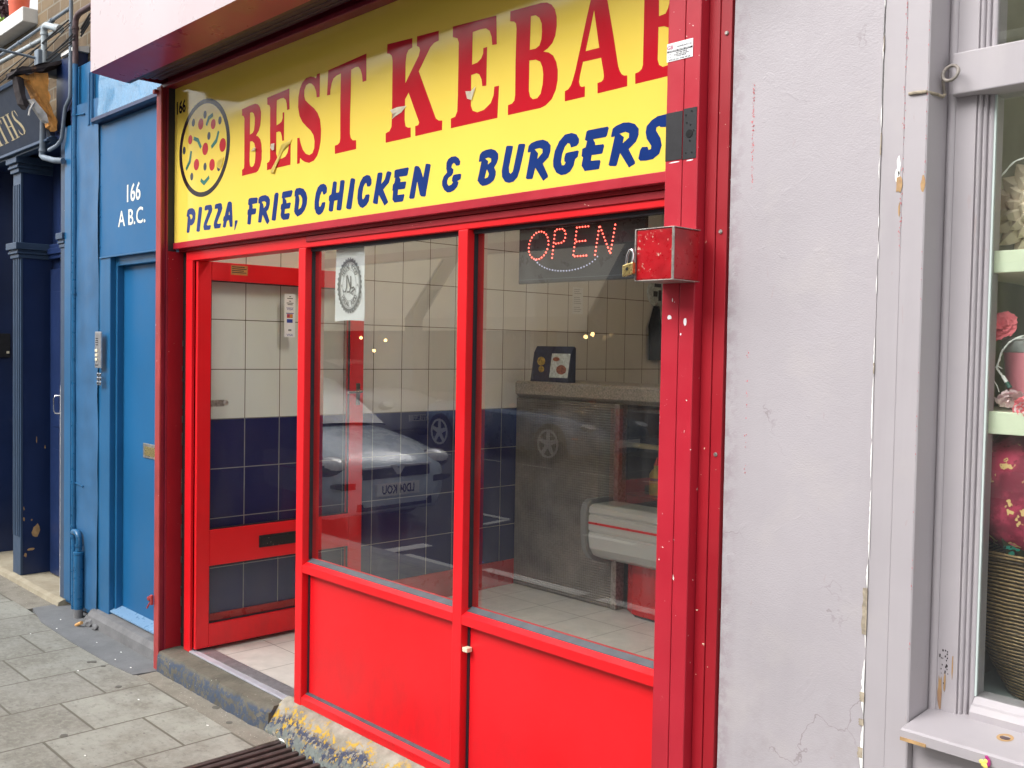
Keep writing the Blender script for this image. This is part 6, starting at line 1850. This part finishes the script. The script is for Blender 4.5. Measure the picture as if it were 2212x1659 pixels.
for z0, z1 in ((1.809, 1.858), (1.452, 1.502)):
    bx('display_shelf', M['shelf_cream'], ls, -0.9545, 1.39, 0.094, 0.60, z0, z1, b=0.002)
rg = thing('ring_hook', 'old iron eye hook painted over at the lilac window corner', 'hook', (-0.95, -0.02, 2.2))
mb = MB().tube([(-0.9275 + 0.0165 * math.cos(2 * math.pi * k / 20), -0.02 + 0.006 * math.sin(2 * math.pi * k / 20), 2.236 + 0.0175 * math.sin(2 * math.pi * k / 20)) for k in range(20)], 0.0038, 10, closed=True)
mb.tube([(-0.943, -0.018, 2.228), (-0.95, -0.005, 2.226), (-0.951, 0.008, 2.20)], 0.0036, 8)
mb.build('eye', M['painted_iron'], rg, smooth=True)
mb = MB().tube([(-0.999, -0.062, 2.196), (-0.985, -0.064, 2.1955), (-0.962, -0.0635, 2.194), (-0.952, -0.03, 2.193), (-0.951, 0.0, 2.193), (-0.951, 0.01, 2.201)], 0.0036, 8)
mb.build('pin', M['brick_core'], rg, smooth=True)

# ------------------------------------------------------------------ lilac window display
def fan(cx, cy, cz, r_, label):
    t_ = thing('paper_fan', label, 'paper rosette', (cx, cy, cz - r_), 'tissue paper rosettes on the top shelf')
    mb = MB()
    for ring_, (n_, rr, dy) in enumerate(((20, 1.0, 0.012), (18, 0.72, -0.016), (10, 0.42, -0.040))):
        for k in range(n_):
            a = 2 * math.pi * (k + 0.5 * (ring_ % 2)) / n_ + rnd.uniform(-0.03, 0.03)
            L_ = r_ * rr * rnd.uniform(0.96, 1.03)
            d = Vector((math.cos(a), 0, math.sin(a)))
            e = Vector((-math.sin(a), 0, math.cos(a)))
            c = Vector((cx, cy + dy, cz))
            w = L_ * math.pi / n_ * 1.25
            rows = []
            for s_, ww, yy_ in ((0.04, 0.15, 0.0), (0.4, 0.7, -0.006), (0.68, 1.0, -0.008), (0.86, 0.62, -0.003), (1.0, 0.04, 0.004)):
                p = c + d * L_ * s_ + Vector((0, yy_, 0))
                rows.append([mb.bm.verts.new(p - e * w * ww + Vector((0, 0.016 * ww, 0))), mb.bm.verts.new(p + Vector((0, -0.012 * ww, 0))), mb.bm.verts.new(p + e * w * ww + Vector((0, -0.002 * ww, 0)))])
            for A, B in zip(rows, rows[1:]):
                for q_ in range(2):
                    mb.bm.faces.new((A[q_], A[q_ + 1], B[q_ + 1], B[q_]))
    o = mb.build('petals', M['fan_paper'], t_)
    MB().box(cx - 0.02, cx + 0.02, cy + 0.02, cy + 0.06, cz - r_, cz, b=0.003).build('stand', M['shelf_cream'], t_)
    return t_


fan(-0.792, 0.20, 1.962, 0.132, 'cream tissue paper rosette on the top shelf of the lilac window')
bk = thing('pink_bucket', 'pink enamel bucket with a grey rim on the middle shelf', 'bucket', (-0.79, 0.26, 1.503))
mb = MB().lathe([(0.082, 1.504), (0.088, 1.51), (0.100, 1.634)], (-0.79, 0.25, 0), 40)
mb.build('body', M['bucket_pink'], bk, smooth=True)
mb = MB().lathe([(0.101, 1.6345), (0.1035, 1.638), (0.1035, 1.66), (0.107, 1.664), (0.104, 1.668), (0.098, 1.662), (0.096, 1.64)], (-0.79, 0.25, 0), 40, cap=False)
mb.build('rim', M['bucket_rim'], bk, smooth=True)


def blossom(name_label, c, r_, mats, n_=14, sq=0.6, tilt=(0, -1, 0.4)):
    t_ = thing('silk_flower', name_label, 'silk flower', c, 'silk flowers in the lilac window')
    ax = Vector(tilt).normalized()
    u = ax.orthogonal().normalized()
    v = ax.cross(u)
    for mi, m_ in enumerate(mats):
        mb = MB()
        for ring_ in range(3):
            for k in range(n_ - 3 * ring_):
                a = 2 * math.pi * (k + 0.4 * ring_ + 0.5 * mi) / (n_ - 3 * ring_) + rnd.uniform(-0.15, 0.15)
                L_ = r_ * (1 - 0.27 * ring_) * rnd.uniform(0.8, 1.1) * (0.8 if mi else 1)
                d = u * math.cos(a) + v * math.sin(a)
                e = ax.cross(d)
                rows = []
                for s_, ww, up_ in ((0.0, 0.1, 0.0), (0.4, 0.8, 0.10 + 0.2 * ring_), (0.8, 1.0, 0.22 + 0.3 * ring_), (1.0, 0.7, 0.20 + 0.36 * ring_)):
                    p = Vector(c) + d * L_ * s_ + ax * r_ * (up_ * sq + rnd.uniform(-0.06, 0.06))
                    w = L_ * 0.34 * ww
                    rows.append([mb.bm.verts.new(p - e * w + ax * rnd.uniform(-0.1, 0.15) * r_), mb.bm.verts.new(p), mb.bm.verts.new(p + e * w + ax * rnd.uniform(-0.1, 0.15) * r_)])
                for A, B in zip(rows, rows[1:]):
                    for q_ in range(2):
                        mb.bm.faces.new((A[q_], A[q_ + 1], B[q_ + 1], B[q_]))
        mb.build('petals', m_, t_, smooth=True)
    return t_


blossom('coral silk flower hanging over the bucket rim', (-0.868, 0.155, 1.692), 0.036, [M['petal_coral']], 16, 0.5, (0.2, -1, 0.5))
blossom('blush pink silk flower on the string of lights in front of the bucket', (-0.835, 0.125, 1.537), 0.032, [M['petal_pink']], 10, 0.9, (0.3, -0.6, -0.7))
blossom('coral pink silk flower lying on the edge of the middle shelf', (-0.795, 0.115, 1.508), 0.032, [M['petal_coral'], M['petal_pink']], 12, 0.8, (0.3, -1, 0.1))
sl_ = thing('string_lights', 'twisted white fairy light wire hanging in the lilac window', 'fairy lights', (-0.85, 0.13, 1.6))
mb = MB()
pa = [(-0.76, 2.052), (-0.80, 2.066), (-0.825, 2.062), (-0.846, 2.055), (-0.866, 2.034), (-0.889, 2.01), (-0.93, 1.985)]
pb_ = [(-0.76, 1.668), (-0.79, 1.671), (-0.812, 1.671), (-0.838, 1.659), (-0.85, 1.645), (-0.857, 1.634), (-0.862, 1.615), (-0.866, 1.600), (-0.862, 1.592), (-0.855, 1.583), (-0.849, 1.575)]
pc = [(-0.855, 1.597), (-0.865, 1.602), (-0.874, 1.596), (-0.876, 1.582), (-0.871, 1.568), (-0.864, 1.557), (-0.860, 1.545)]


def smooth_path(pts, n_=6):
    out = []
    for i in range(len(pts) - 1):
        p0 = pts[max(i - 1, 0)]; p1 = pts[i]; p2 = pts[i + 1]; p3 = pts[min(i + 2, len(pts) - 1)]
        for k in range(n_):
            t_ = k / n_
            out.append(tuple(0.5 * ((2 * p1[c]) + (-p0[c] + p2[c]) * t_ + (2 * p0[c] - 5 * p1[c] + 4 * p2[c] - p3[c]) * t_ ** 2 + (-p0[c] + 3 * p1[c] - 3 * p2[c] + p3[c]) * t_ ** 3) for c in range(2)))
    out.append(pts[-1])
    return out


for path, tw in ((pa, 1), (pb_, 1), (pc, 0)):
    sm = smooth_path(path)
    for ph in ((0, math.pi) if tw else (0,)):
        mb.tube([(x + 0.0014 * math.cos(i * 0.8 + ph) * tw, 0.132 + 0.0014 * math.sin(i * 0.8 + ph) * tw, z + 0.0012 * math.sin(i * 0.8 + ph) * tw) for i, (x, z) in enumerate(sm)], 0.0013, 6)
mb.build('wire', M['wire_white'], sl_, smooth=True)
mb = MB().tube([(-0.852, 0.130, 1.580), (-0.843, 0.128, 1.567)], 0.0042, 10)
mb.build('bulb_base', M['wire_white'], sl_, smooth=True)
mb = MB().tube([(-0.8428, 0.128, 1.5665), (-0.834, 0.126, 1.555)], 0.0048, 10)
mb.build('bulb_sleeve', M['stem_green'], sl_, smooth=True)
# wicker basket with cloths
wb = thing('wicker_basket', 'dark brown wicker basket on the floor of the lilac window', 'basket', (-0.70, 0.34, 0.833))


def rsq(cx, cy, r_, k, n_=40, p=3.2):
    a = 2 * math.pi * k / n_
    c, s = math.cos(a), math.sin(a)
    q_ = (abs(c) ** p + abs(s) ** p) ** (-1 / p)
    return (cx + r_ * q_ * c, cy + r_ * q_ * s)


mb = MB()
prev = None
for j in range(41):
    z = 0.834 + 0.335 * j / 40
    r_ = 0.150 + 0.075 * math.sin(min(1.0, j / 26) * math.pi / 2) + 0.002 * math.sin(j * math.pi) + 0.0022 * (j % 2)
    row = [mb.bm.verts.new((*rsq(-0.725, 0.36, r_, k), z)) for k in range(40)]
    if prev:
        for k in range(40):
            mb.bm.faces.new((prev[k], prev[(k + 1) % 40], row[(k + 1) % 40], row[k]))
    else:
        mb.bm.faces.new(row)
    prev = row
wo = mb.build('weave', M['wicker'], wb, smooth=True)
mb = MB()
ringp = [(*rsq(-0.725, 0.36, 0.228, k), 1.172) for k in range(40)]
mb.tube(ringp, 0.009, 8, closed=True)
mb.build('rim', M['wicker'], wb, smooth=True)


def cushion(cx, cy, cz, sx_, sy_, sz_, jit):
    mb = MB()
    mb.ball((0, 0, 0), 1, 4)
    for v in mb.bm.verts:
        n_ = v.co.normalized()
        p = 3.0
        q_ = (abs(n_.x) ** p + abs(n_.y) ** p + abs(n_.z) ** p) ** (-1 / p)
        w = 1 + jit * math.sin(n_.x * 7 + n_.z * 5) * math.cos(n_.y * 6 + n_.z * 3)
        v.co = Vector((cx + n_.x * q_ * sx_ * w, cy + n_.y * q_ * sy_ * w, cz + n_.z * q_ * sz_ * w))
    return mb


o = cushion(-0.735, 0.315, 1.312, 0.235, 0.20, 0.150, 0.04).build('floral_cushion', M['floral_red'], None, smooth=True)
tag(o, 'burgundy cushion with gold leaves and pink flowers stuffed in the wicker basket', 'cushion')
mb = MB()
prev = None
for j in range(9):
    u = j / 8
    row = []
    for k in range(9):
        t_ = k / 8
        x = -0.845 + 0.17 * t_ + 0.035 * u * (1 - t_) - 0.05 * (1 - u) * (1 - t_) * 0.0
        z = 1.215 - 0.19 * u + 0.02 * t_ + (0.03 * t_ if u > 0.7 else 0)
        row.append(mb.bm.verts.new((x, 0.135 + 0.012 * math.sin(t_ * 7 + u * 3) + 0.03 * u * 0.4, z)))
    if prev:
        for k in range(8):
            mb.bm.faces.new((prev[k], prev[k + 1], row[k + 1], row[k]))
    prev = row
bmesh.ops.solidify(mb.bm, geom=mb.bm.faces[:], thickness=0.003)
o = mb.build('floral_scarf', M['floral_dark'], None, smooth=True)
tag(o, 'black scarf with green and red leaves hanging over the basket side', 'scarf')
pt2 = thing('loose_blossom', 'small yellow and magenta paper blossom stuck to the lilac sill edge', 'paper blossom', (-0.775, -0.108, 0.79))
mb = MB()
for dx_, dz_ in ((0, 0), (0.009, 0.003), (0.005, -0.006)):
    mb.ball((-0.779 + dx_, -0.108, 0.794 + dz_), 0.0065, 2, (1, 0.25, 0.8), jit=0.15)
mb.build('yellow_petals', M['peel_yellow'], pt2, smooth=True)
mb = MB().ball((-0.766, -0.108, 0.796), 0.007, 2, (0.6, 0.25, 1.4), jit=0.15)
mb.ball((-0.770, -0.108, 0.805), 0.005, 2, (0.8, 0.25, 1.0), jit=0.15)
mb.build('magenta_petals', M['magenta'], pt2, smooth=True)

# ------------------------------------------------------------------ grating and litter on the pavement
gt = thing('pavement_grating', 'rusty iron light well grating below the red window panel', 'grating', (-2.6, -0.34, 0))
mb = MB()
mb.box(GX0, GX1, GY0, GY0 + 0.022, -0.06, -0.002, b=0.003)
mb.box(GX0, GX0 + 0.02, GY0 + 0.0225, GY1, -0.06, -0.002, b=0.003)
mb.build('frame', M['iron'], gt)
x = GX0 + 0.04
nb = 0
while x < GX1 - 0.02:
    mb = MB().box(x, x + 0.026, GY0 + 0.0225, GY1 + 0.004, -0.045, 0.0005, b=0.004)
    mb.build('bar', M['iron'], gt)
    x += 0.0505
mb = MB()
mb.box(GX0, GX1, GY0, GY1 + 0.03, -0.75, -0.70)
mb.box(GX0 - 0.01, GX0 - 0.0005, GY0, GY1, -0.7, -0.305)
mb.build('well_floor', M['pit'], gt)
mb = MB()
for i in range(0):
    pass
for k, (x, y, s, lab) in enumerate(((-3.53, -0.09, 0.022, 'crumpled white scrap of paper on the corner of the iron grating'),)):
    mb = MB().ball((x, y, 0.006), s, 1, (1.3, 0.7, 0.25), jit=0.3)
    tag(mb.build('paper_scrap', M['litter'], None), lab, 'litter')
mb = MB().tube([(-5.745, -0.115, 0.008), (-5.70, -0.10, 0.03)], 0.010, 8)
tag(mb.build('wood_splinter', M['filter'], None, smooth=True), 'short orange wooden splinter lying at the foot of the blue drainpipe', 'splinter')
for k, (x, y) in enumerate(((-5.929, -0.136), (-4.824, -0.183), (-5.751, -0.357), (-5.755, -0.217), (-4.952, -0.393), (-3.906, -0.747), (-3.879, -0.248), (-5.528, 0.10), (-4.372, -0.335), (-5.0, -0.19), (-5.35, -0.15), (-5.1, -0.12))):
    mb = MB().ball((x, y, 0.006 if y > -0.25 else 0.003), 0.0048, 1, (1.5, 0.8, 0.4), jit=0.3)
    o = mb.build('litter_crumb', M['litter'], None)
    tag(o, 'tiny white crumb of litter on the pavement outside the shops', 'litter', 'white crumbs on the pavement')
mb = MB()
for x, y, s in ((-5.048, -0.281, 0.02), (-4.057, -0.119, 0.022), (-3.858, -0.16, 0.018), (-4.604, -0.333, 0.02), (-4.166, -0.735, 0.02), (-5.06, -0.30, 0.015), (-4.95, -0.27, 0.016)):
    pts = [(x + s * rnd.uniform(0.7, 1.1) * math.cos(2 * math.pi * k / 11), y + s * 0.8 * rnd.uniform(0.7, 1.1) * math.sin(2 * math.pi * k / 11)) for k in range(11)]
    mb.prism(pts, 'z', 0.0, 0.0022)
o = mb.build('gum_spots', M['gum'], None)
o['kind'] = 'stuff'
tag(o, 'dark trodden chewing gum spots scattered over the paving slabs', 'gum spots')

# ------------------------------------------------------------------ street side (seen in the window reflections)
def make_car(name, label, paint_m, L_, Wd, stations, cabin, wheels, wr, lights, plate, nose, soft=False):
    root = thing(name, label, 'car', (0, 0, 0))
    mb = MB()
    rings = []
    for (x, w, zb, zs, zt) in stations:
        half = [(0, zb), (w * 0.86, zb), (w * 0.97, zb + 0.10), (w, (zb + zs) / 2), (w * 0.985, zs - 0.05), (w * 0.93, zs), (w * 0.62, zt), (0, zt + 0.012)]
        ring_ = [(y, z) for y, z in half] + [(-y, z) for y, z in half[-2:0:-1]]
        rings.append([mb.bm.verts.new((x, y, z)) for y, z in ring_])
    for A, B in zip(rings, rings[1:]):
        n_ = len(A)
        for k in range(n_):
            mb.bm.faces.new((A[k], A[(k + 1) % n_], B[(k + 1) % n_], B[k]))
    mb.bm.faces.new(rings[0])
    mb.bm.faces.new(rings[-1][::-1])
    body = mb.build('body', paint_m, root, smooth=True)
    mb = MB()
    rr = []
    for (x, w, z) in cabin:
        rr.append([mb.bm.verts.new((x, y, zz)) for y, zz in ((-w, z), (-w * 0.5, z + 0.02), (0, z + 0.028), (w * 0.5, z + 0.02), (w, z))])
    xb0, wb0 = cabin[0][0], cabin[0][1]
    for A, B in zip(rr, rr[1:]):
        for k in range(4):
            mb.bm.faces.new((A[k], A[k + 1], B[k + 1], B[k]))
    # sides
    lowz = cabin[0][2] - 0.02
    sl_v = [[mb.bm.verts.new((x, s * (cabin[0][1] + 0.03), lowz)) for x, w, z in cabin] for s in (-1, 1)]
    for si, idx in ((0, 0), (1, 4)):
        for i in range(len(cabin) - 1):
            a, b_ = rr[i][idx], rr[i + 1][idx]
            c_, d_ = sl_v[si][i + 1], sl_v[si][i]
            mb.bm.faces.new((a, b_, c_, d_) if si == 0 else (d_, c_, b_, a))
    mb.build('cabin_glass', M['car_glass'], root, smooth=True)
    # roof skin over the cabin glass
    mb = MB()
    top = [c for c in cabin if c[2] > max(q_[2] for q_ in cabin) - 0.10]
    ra = [[mb.bm.verts.new((x, y, zz + 0.012)) for y, zz in ((-w * 1.0, z - 0.01), (-w * 0.5, z + 0.02), (0, z + 0.03), (w * 0.5, z + 0.02), (w * 1.0, z - 0.01))] for x, w, z in top]
    for A, B in zip(ra, ra[1:]):
        for k in range(4):
            mb.bm.faces.new((A[k], A[k + 1], B[k + 1], B[k]))
    bmesh.ops.solidify(mb.bm, geom=mb.bm.faces[:], thickness=0.02)
    mb.build('roof', M['rubber'] if soft else paint_m, root, smooth=True)
    for x, s in wheels:
        mb = MB().lathe([(wr * 0.68, -0.09), (wr * 0.95, -0.10), (wr, -0.07), (wr, 0.07), (wr * 0.95, 0.10), (wr * 0.68, 0.09)], (x, s * (Wd - 0.09), wr), 32, 'y')
        ty = mb.build('wheel', M['tyre'], root, smooth=True)
        mb = MB()
        yo = s * (Wd - 0.09) + s * 0.095
        mb.lathe([(wr * 0.70, 0.0), (wr * 0.70, s * 0.012), (wr * 0.60, s * 0.012), (wr * 0.60, 0.0)], (x, yo, wr), 32, 'y', cap=False)
        for k in range(5):
            a = 2 * math.pi * k / 5 + 0.3
            d = Vector((math.cos(a), 0, math.sin(a)))
            e = Vector((-math.sin(a), 0, math.cos(a)))
            c = Vector((x, yo + s * 0.006, wr))
            pts = [c + d * wr * 0.1 - e * wr * 0.12, c + d * wr * 0.62 - e * wr * 0.09, c + d * wr * 0.62 + e * wr * 0.09, c + d * wr * 0.1 + e * wr * 0.12]
            vs1 = [mb.bm.verts.new(p) for p in pts]
            vs2 = [mb.bm.verts.new(p + Vector((0, -s * 0.02, 0))) for p in pts]
            mb.bm.faces.new(vs1)
            mb.bm.faces.new(vs2[::-1])
            for q_ in range(4):
                mb.bm.faces.new((vs1[q_], vs1[(q_ + 1) % 4], vs2[(q_ + 1) % 4], vs2[q_]))
        mb.lathe([(wr * 0.17, 0.0), (wr * 0.17, s * 0.016)], (x, yo, wr), 16, 'y')
        mb.build('rim', M['alloy'], ty)
    for (x, y, z, sx_, sy_, sz_) in lights:
        mb = MB().ball((x, y, z), 1, 3, (sx_, sy_, sz_))
        hl = mb.build('headlight', M['lamp_glass'], root, smooth=True)
        mb = MB().ball((x - 0.004, y, z - 0.012), 1, 3, (sx_ * 0.985, sy_ * 1.08, sz_ * 1.14))
        mb.build('bezel', M['bezel'], hl, smooth=True)
    mb = MB().box(nose - 0.02, nose + 0.012, -0.26, 0.26, plate[1], plate[1] + 0.115, b=0.003)
    pl_ = mb.build('number_plate', M['plate_white'], root)
    if plate[0]:
        mb = MB().merge_text(plate[0], 0.108, (nose + 0.0126, 0, plate[1] + 0.056), (0, 1, 0), sx=0.78, bold=0.003)
        mb.build('characters', M['ink_dark'], pl_)
    return root


st_s = [(0.02, 0.42, 0.28, 0.55, 0.60), (-0.02, 0.60, 0.22, 0.60, 0.655), (-0.12, 0.72, 0.18, 0.66, 0.71), (-0.30, 0.79, 0.17, 0.72, 0.775), (-0.7, 0.835, 0.17, 0.80, 0.86), (-1.15, 0.85, 0.17, 0.87, 0.94), (-2.2, 0.855, 0.17, 0.91, 0.96), (-3.4, 0.85, 0.18, 0.93, 0.97), (-3.9, 0.80, 0.22, 0.90, 0.95), (-4.08, 0.66, 0.32, 0.78, 0.84)]
cab_s = [(-1.0, 0.70, 0.93), (-1.35, 0.68, 1.13), (-1.75, 0.63, 1.35), (-2.2, 0.61, 1.42), (-3.0, 0.60, 1.41), (-3.5, 0.62, 1.28), (-3.95, 0.64, 0.95)]
silver = make_car('silver_car', 'silver hatchback with registration LD04 KOU parked at the kerb opposite the door', M['car_silver'], 4.1, 0.85, st_s, cab_s,
                  [(-0.82, 1), (-0.82, -1), (-3.3, 1), (-3.3, -1)], 0.30, [(-0.16, 0.62, 0.655, 0.13, 0.17, 0.085), (-0.16, -0.62, 0.655, 0.13, 0.17, 0.085)], ('LD04 KOU', 0.36), 0.035)
mb = MB().box(0.0, 0.036, -0.40, 0.40, 0.525, 0.622, b=0.006)
for k in range(3):
    mb.box(0.0362, 0.041, -0.39, 0.39, 0.54 + k * 0.025, 0.552 + k * 0.025)
mb.build('grille', M['rubber'], silver)
mb = MB().box(0.02, 0.046, 0.09, 0.41, 0.618, 0.640, b=0.004)
mb.box(0.02, 0.046, -0.41, -0.09, 0.618, 0.640, b=0.004)
mb.prism([(-0.09, 0.645), (-0.03, 0.645), (0.0, 0.60), (0.03, 0.645), (0.09, 0.645), (0.02, 0.555), (-0.02, 0.555)], 'x', 0.03, 0.05)
mb.build('chrome_grille_bar', M['alloy'], silver)
mb = MB()
for s in (-1, 1):
    mb.prism([(s * 0.30, 0.44), (s * 0.62, 0.45), (s * 0.70, 0.47), (s * 0.70, 0.50), (s * 0.62, 0.505), (s * 0.30, 0.50)], 'x', -0.06, 0.008)
mb.box(-0.05, 0.016, -0.45, 0.45, 0.24, 0.31, b=0.006)
mb.build('bumper_strip', M['rubber'], silver)
silver.location = (-7.36, -3.26, -0.1)
silver.rotation_euler = (0, 0, R(-4))
st_r = [(0.0, 0.40, 0.22, 0.46, 0.50), (-0.10, 0.62, 0.18, 0.53, 0.56), (-0.35, 0.76, 0.16, 0.62, 0.65), (-0.9, 0.83, 0.16, 0.70, 0.76), (-1.5, 0.84, 0.16, 0.74, 0.82), (-2.4, 0.84, 0.16, 0.78, 0.83), (-3.3, 0.84, 0.18, 0.80, 0.86), (-3.9, 0.76, 0.24, 0.74, 0.80), (-4.05, 0.55, 0.34, 0.60, 0.64)]
cab_r = [(-1.35, 0.66, 0.80), (-1.55, 0.62, 0.98), (-1.75, 0.56, 1.14), (-2.1, 0.54, 1.19), (-2.6, 0.55, 1.16), (-2.95, 0.60, 0.98), (-3.1, 0.63, 0.84)]
roadster = make_car('dark_roadster', 'low dark blue soft top sports car parked across the road', M['car_blue'], 4.05, 0.85, st_r, cab_r,
                    [(-0.85, 1), (-0.85, -1), (-3.42, 1), (-3.42, -1)], 0.31, [(-0.30, 0.60, 0.575, 0.17, 0.11, 0.06), (-0.30, -0.60, 0.575, 0.17, 0.11, 0.06)], ('', 0.28), 0.01, soft=True)
mb = MB()
for s in (-1, 1):
    mb.box(-0.42, -0.30, s * 0.79, s * 0.80, 0.40, 0.43)
    mb.ball((-1.55, s * 0.93, 0.85), 0.07, 2, (0.8, 1, 0.6))
mb.build('side_lamp', M['amber'], roadster)
roadster.location = (-9.58, -9.28, -0.1)
pale = make_car('pale_car', 'pale grey hatchback parked behind the dark sports car across the road', M['car_pale'], 4.1, 0.85, st_s, cab_s,
                [(-0.82, 1), (-0.82, -1), (-3.3, 1), (-3.3, -1)], 0.30, [(-0.16, 0.62, 0.655, 0.13, 0.17, 0.085), (-0.16, -0.62, 0.655, 0.13, 0.17, 0.085)], ('F107 BLU', 0.36), 0.035)
pale['label'] = 'pale grey hatchback parked behind the dark sports car across the road'
pale.location = (-14.6, -9.25, -0.1)

# terraces opposite
def terrace(name, label, x0, x1, wall_m, win_off):
    ob = thing(name, label, 'terrace', ((x0 + x1) / 2, -12.6, 0))
    mb = MB().box(x0, x1, -16, -12.6, 3.95, 8.3)
    mb.box(x0, x1, -16, -12.75, 0, 3.95)
    mb.build('wall', wall_m, ob)
    mb = MB()
    mb.box(x0, x1, -12.75, -12.35, 8.3, 8.55, b=0.02)
    mb.box(x0, x1, -12.75, -12.45, 8.0, 8.15, b=0.02)
    mb.box(x0, x1, -12.75, -12.52, 6.15, 6.28, b=0.02)
    mb.build('cornice', M['stone_white'], ob)
    MB().prism([(-12.6, 8.56), (-16.2, 9.6), (-16.2, 8.56)], 'x', x0, x1).build('roof', M['roof_slate'], ob)
    MB().box(x0, x1, -12.7, -12.5, 3.74, 3.95, b=0.01).build('red_fascia', M['band_red'], ob)
    xw = x0 + win_off
    while xw < x1 - 0.6:
        for z0, h in ((4.25, 1.6), (6.45, 1.25)):
            mb = MB()
            mb.box(xw - 0.62, xw + 0.62, -12.6, -12.53, z0 - 0.10, z0, b=0.004)
            mb.box(xw - 0.62, xw + 0.62, -12.6, -12.50, z0 + h, z0 + h + 0.18, b=0.01)
            mb.box(xw - 0.55, xw - 0.40, -12.6, -12.555, z0 + 0.0005, z0 + h, b=0.004)
            mb.box(xw + 0.40, xw + 0.55, -12.6, -12.555, z0 + 0.0005, z0 + h, b=0.004)
            mb.box(xw - 0.399, xw + 0.399, -12.6, -12.56, z0 + h / 2 - 0.035, z0 + h / 2 + 0.035)
            mb.box(xw - 0.02, xw + 0.02, -12.6, -12.56, z0 + h / 2 + 0.0355, z0 + h - 0.001)
            w_ = mb.build('window', M['stone_white'], ob)
            MB().box(xw - 0.40, xw + 0.40, -12.599, -12.575, z0 + 0.01, z0 + h - 0.005).build('pane', M['dark_window'], w_)
        xw += 2.35
    xs = x0
    while xs < x1 - 2:
        w = min(5.85, x1 - xs - 0.3)
        MB().box(xs, xs + 0.5, -12.75, -12.5, 0.0, 3.74, b=0.01).build('pilaster', M['shop_brown'], ob)
        mb = MB().box(xs + 0.501, xs + w, -12.75, -12.62, 0.0, 0.6, b=0.01)
        mb.box(xs + 0.501, xs + w, -12.75, -12.62, 3.0, 3.74, b=0.01)
        sf = mb.build('shop_front', M['shop_brown'], ob)
        MB().box(xs + 0.501, xs + w, -12.72, -12.68, 0.6, 3.0).build('shop_window', M['dark_window'], sf)
        xs += 6.0


terrace('stucco_terrace', 'cream stucco terrace with white sash windows across the road', -31.0, -14.9, M['stucco'], 1.3)
terrace('brick_terrace', 'brown brick terrace with white sash windows across the road', -14.88, 2.0, M['brick_far'], 1.0)
for x0, x1, lab in ((-17.3, -12.42, 'cream canvas awning over the shop opposite, nearer the crossing tree'), (-23.6, -17.95, 'cream canvas awning over the shop opposite, further from the crossing tree'), (-30.2, -24.4, 'cream canvas awning over the shop opposite, last in the row')):
    aw = thing('awning', lab, 'awning', ((x0 + x1) / 2, -12, 2.2), 'canvas awnings across the road')
    mb = MB().prism([(-12.5, 3.70), (-11.45, 2.27), (-11.45, 2.24), (-12.5, 3.66)], 'x', x0, x1)
    mb.build('canvas', M['awning'], aw)
    mb = MB().box(x0, x1, -11.452, -11.44, 2.0, 2.2395)
    mb.build('valance', M['awning'], aw)
    mb = MB().tube([(x0 - 0.02, -12.5, 3.68), (x0 - 0.02, -11.45, 2.25)], 0.03, 8)
    mb.tube([(x1 + 0.02, -12.5, 3.68), (x1 + 0.02, -11.45, 2.25)], 0.03, 8)
    mb.build('side_arm', M['awning_dark'], aw)
for x, z in ((-21.02, 1.85), (-19.97, 1.79), (-20.45, 1.53), (-13.31, 1.90), (-13.13, 1.95)):
    lt = thing('pendant_lamp', 'small warm pendant lamp glowing in a shop window across the road', 'lamp', (x, -12.4, z), 'lit pendant lamps across the road')
    MB().ball((x, -12.4, z), 0.042, 2).build('bulb', M['lamp_warm'], lt, smooth=True)
    MB().tube([(x, -12.4, z + 0.055), (x, -12.4, 3.0), (x, -12.55, 3.05)], 0.006, 6).build('flex', M['cable'], lt)
# street tree
tr2 = thing('street_tree', 'young green street tree on the far pavement beside the awning', 'tree', (-10.2, -11.2, 0))
mb = MB().tube([(-10.2, -11.2, 0), (-10.18, -11.2, 1.4), (-10.25, -11.15, 2.6), (-10.2, -11.2, 4.2)], [0.11, 0.09, 0.075, 0.03], 10)
for k in range(8):
    a = k * 0.9
    z = 2.3 + 0.22 * k
    mb.tube([(-10.22, -11.18, z), (-10.22 + 0.5 * math.cos(a), -11.18 + 0.5 * math.sin(a), z + 0.45), (-10.22 + 0.9 * math.cos(a), -11.18 + 0.9 * math.sin(a), z + 0.75)], [0.035, 0.022, 0.008], 6)
mb.build('trunk', M['bark'], tr2, smooth=True)
mb = MB()
for k in range(26):
    a = rnd.uniform(0, 6.28)
    r_ = rnd.uniform(0.2, 1.0)
    leaf_blob(mb, (-10.22 + r_ * math.cos(a), -11.18 + r_ * math.sin(a), rnd.uniform(3.0, 5.2)), rnd.uniform(0.22, 0.42), 90, 0.055)
mb.build('crown', M['tree_leaf'], tr2)
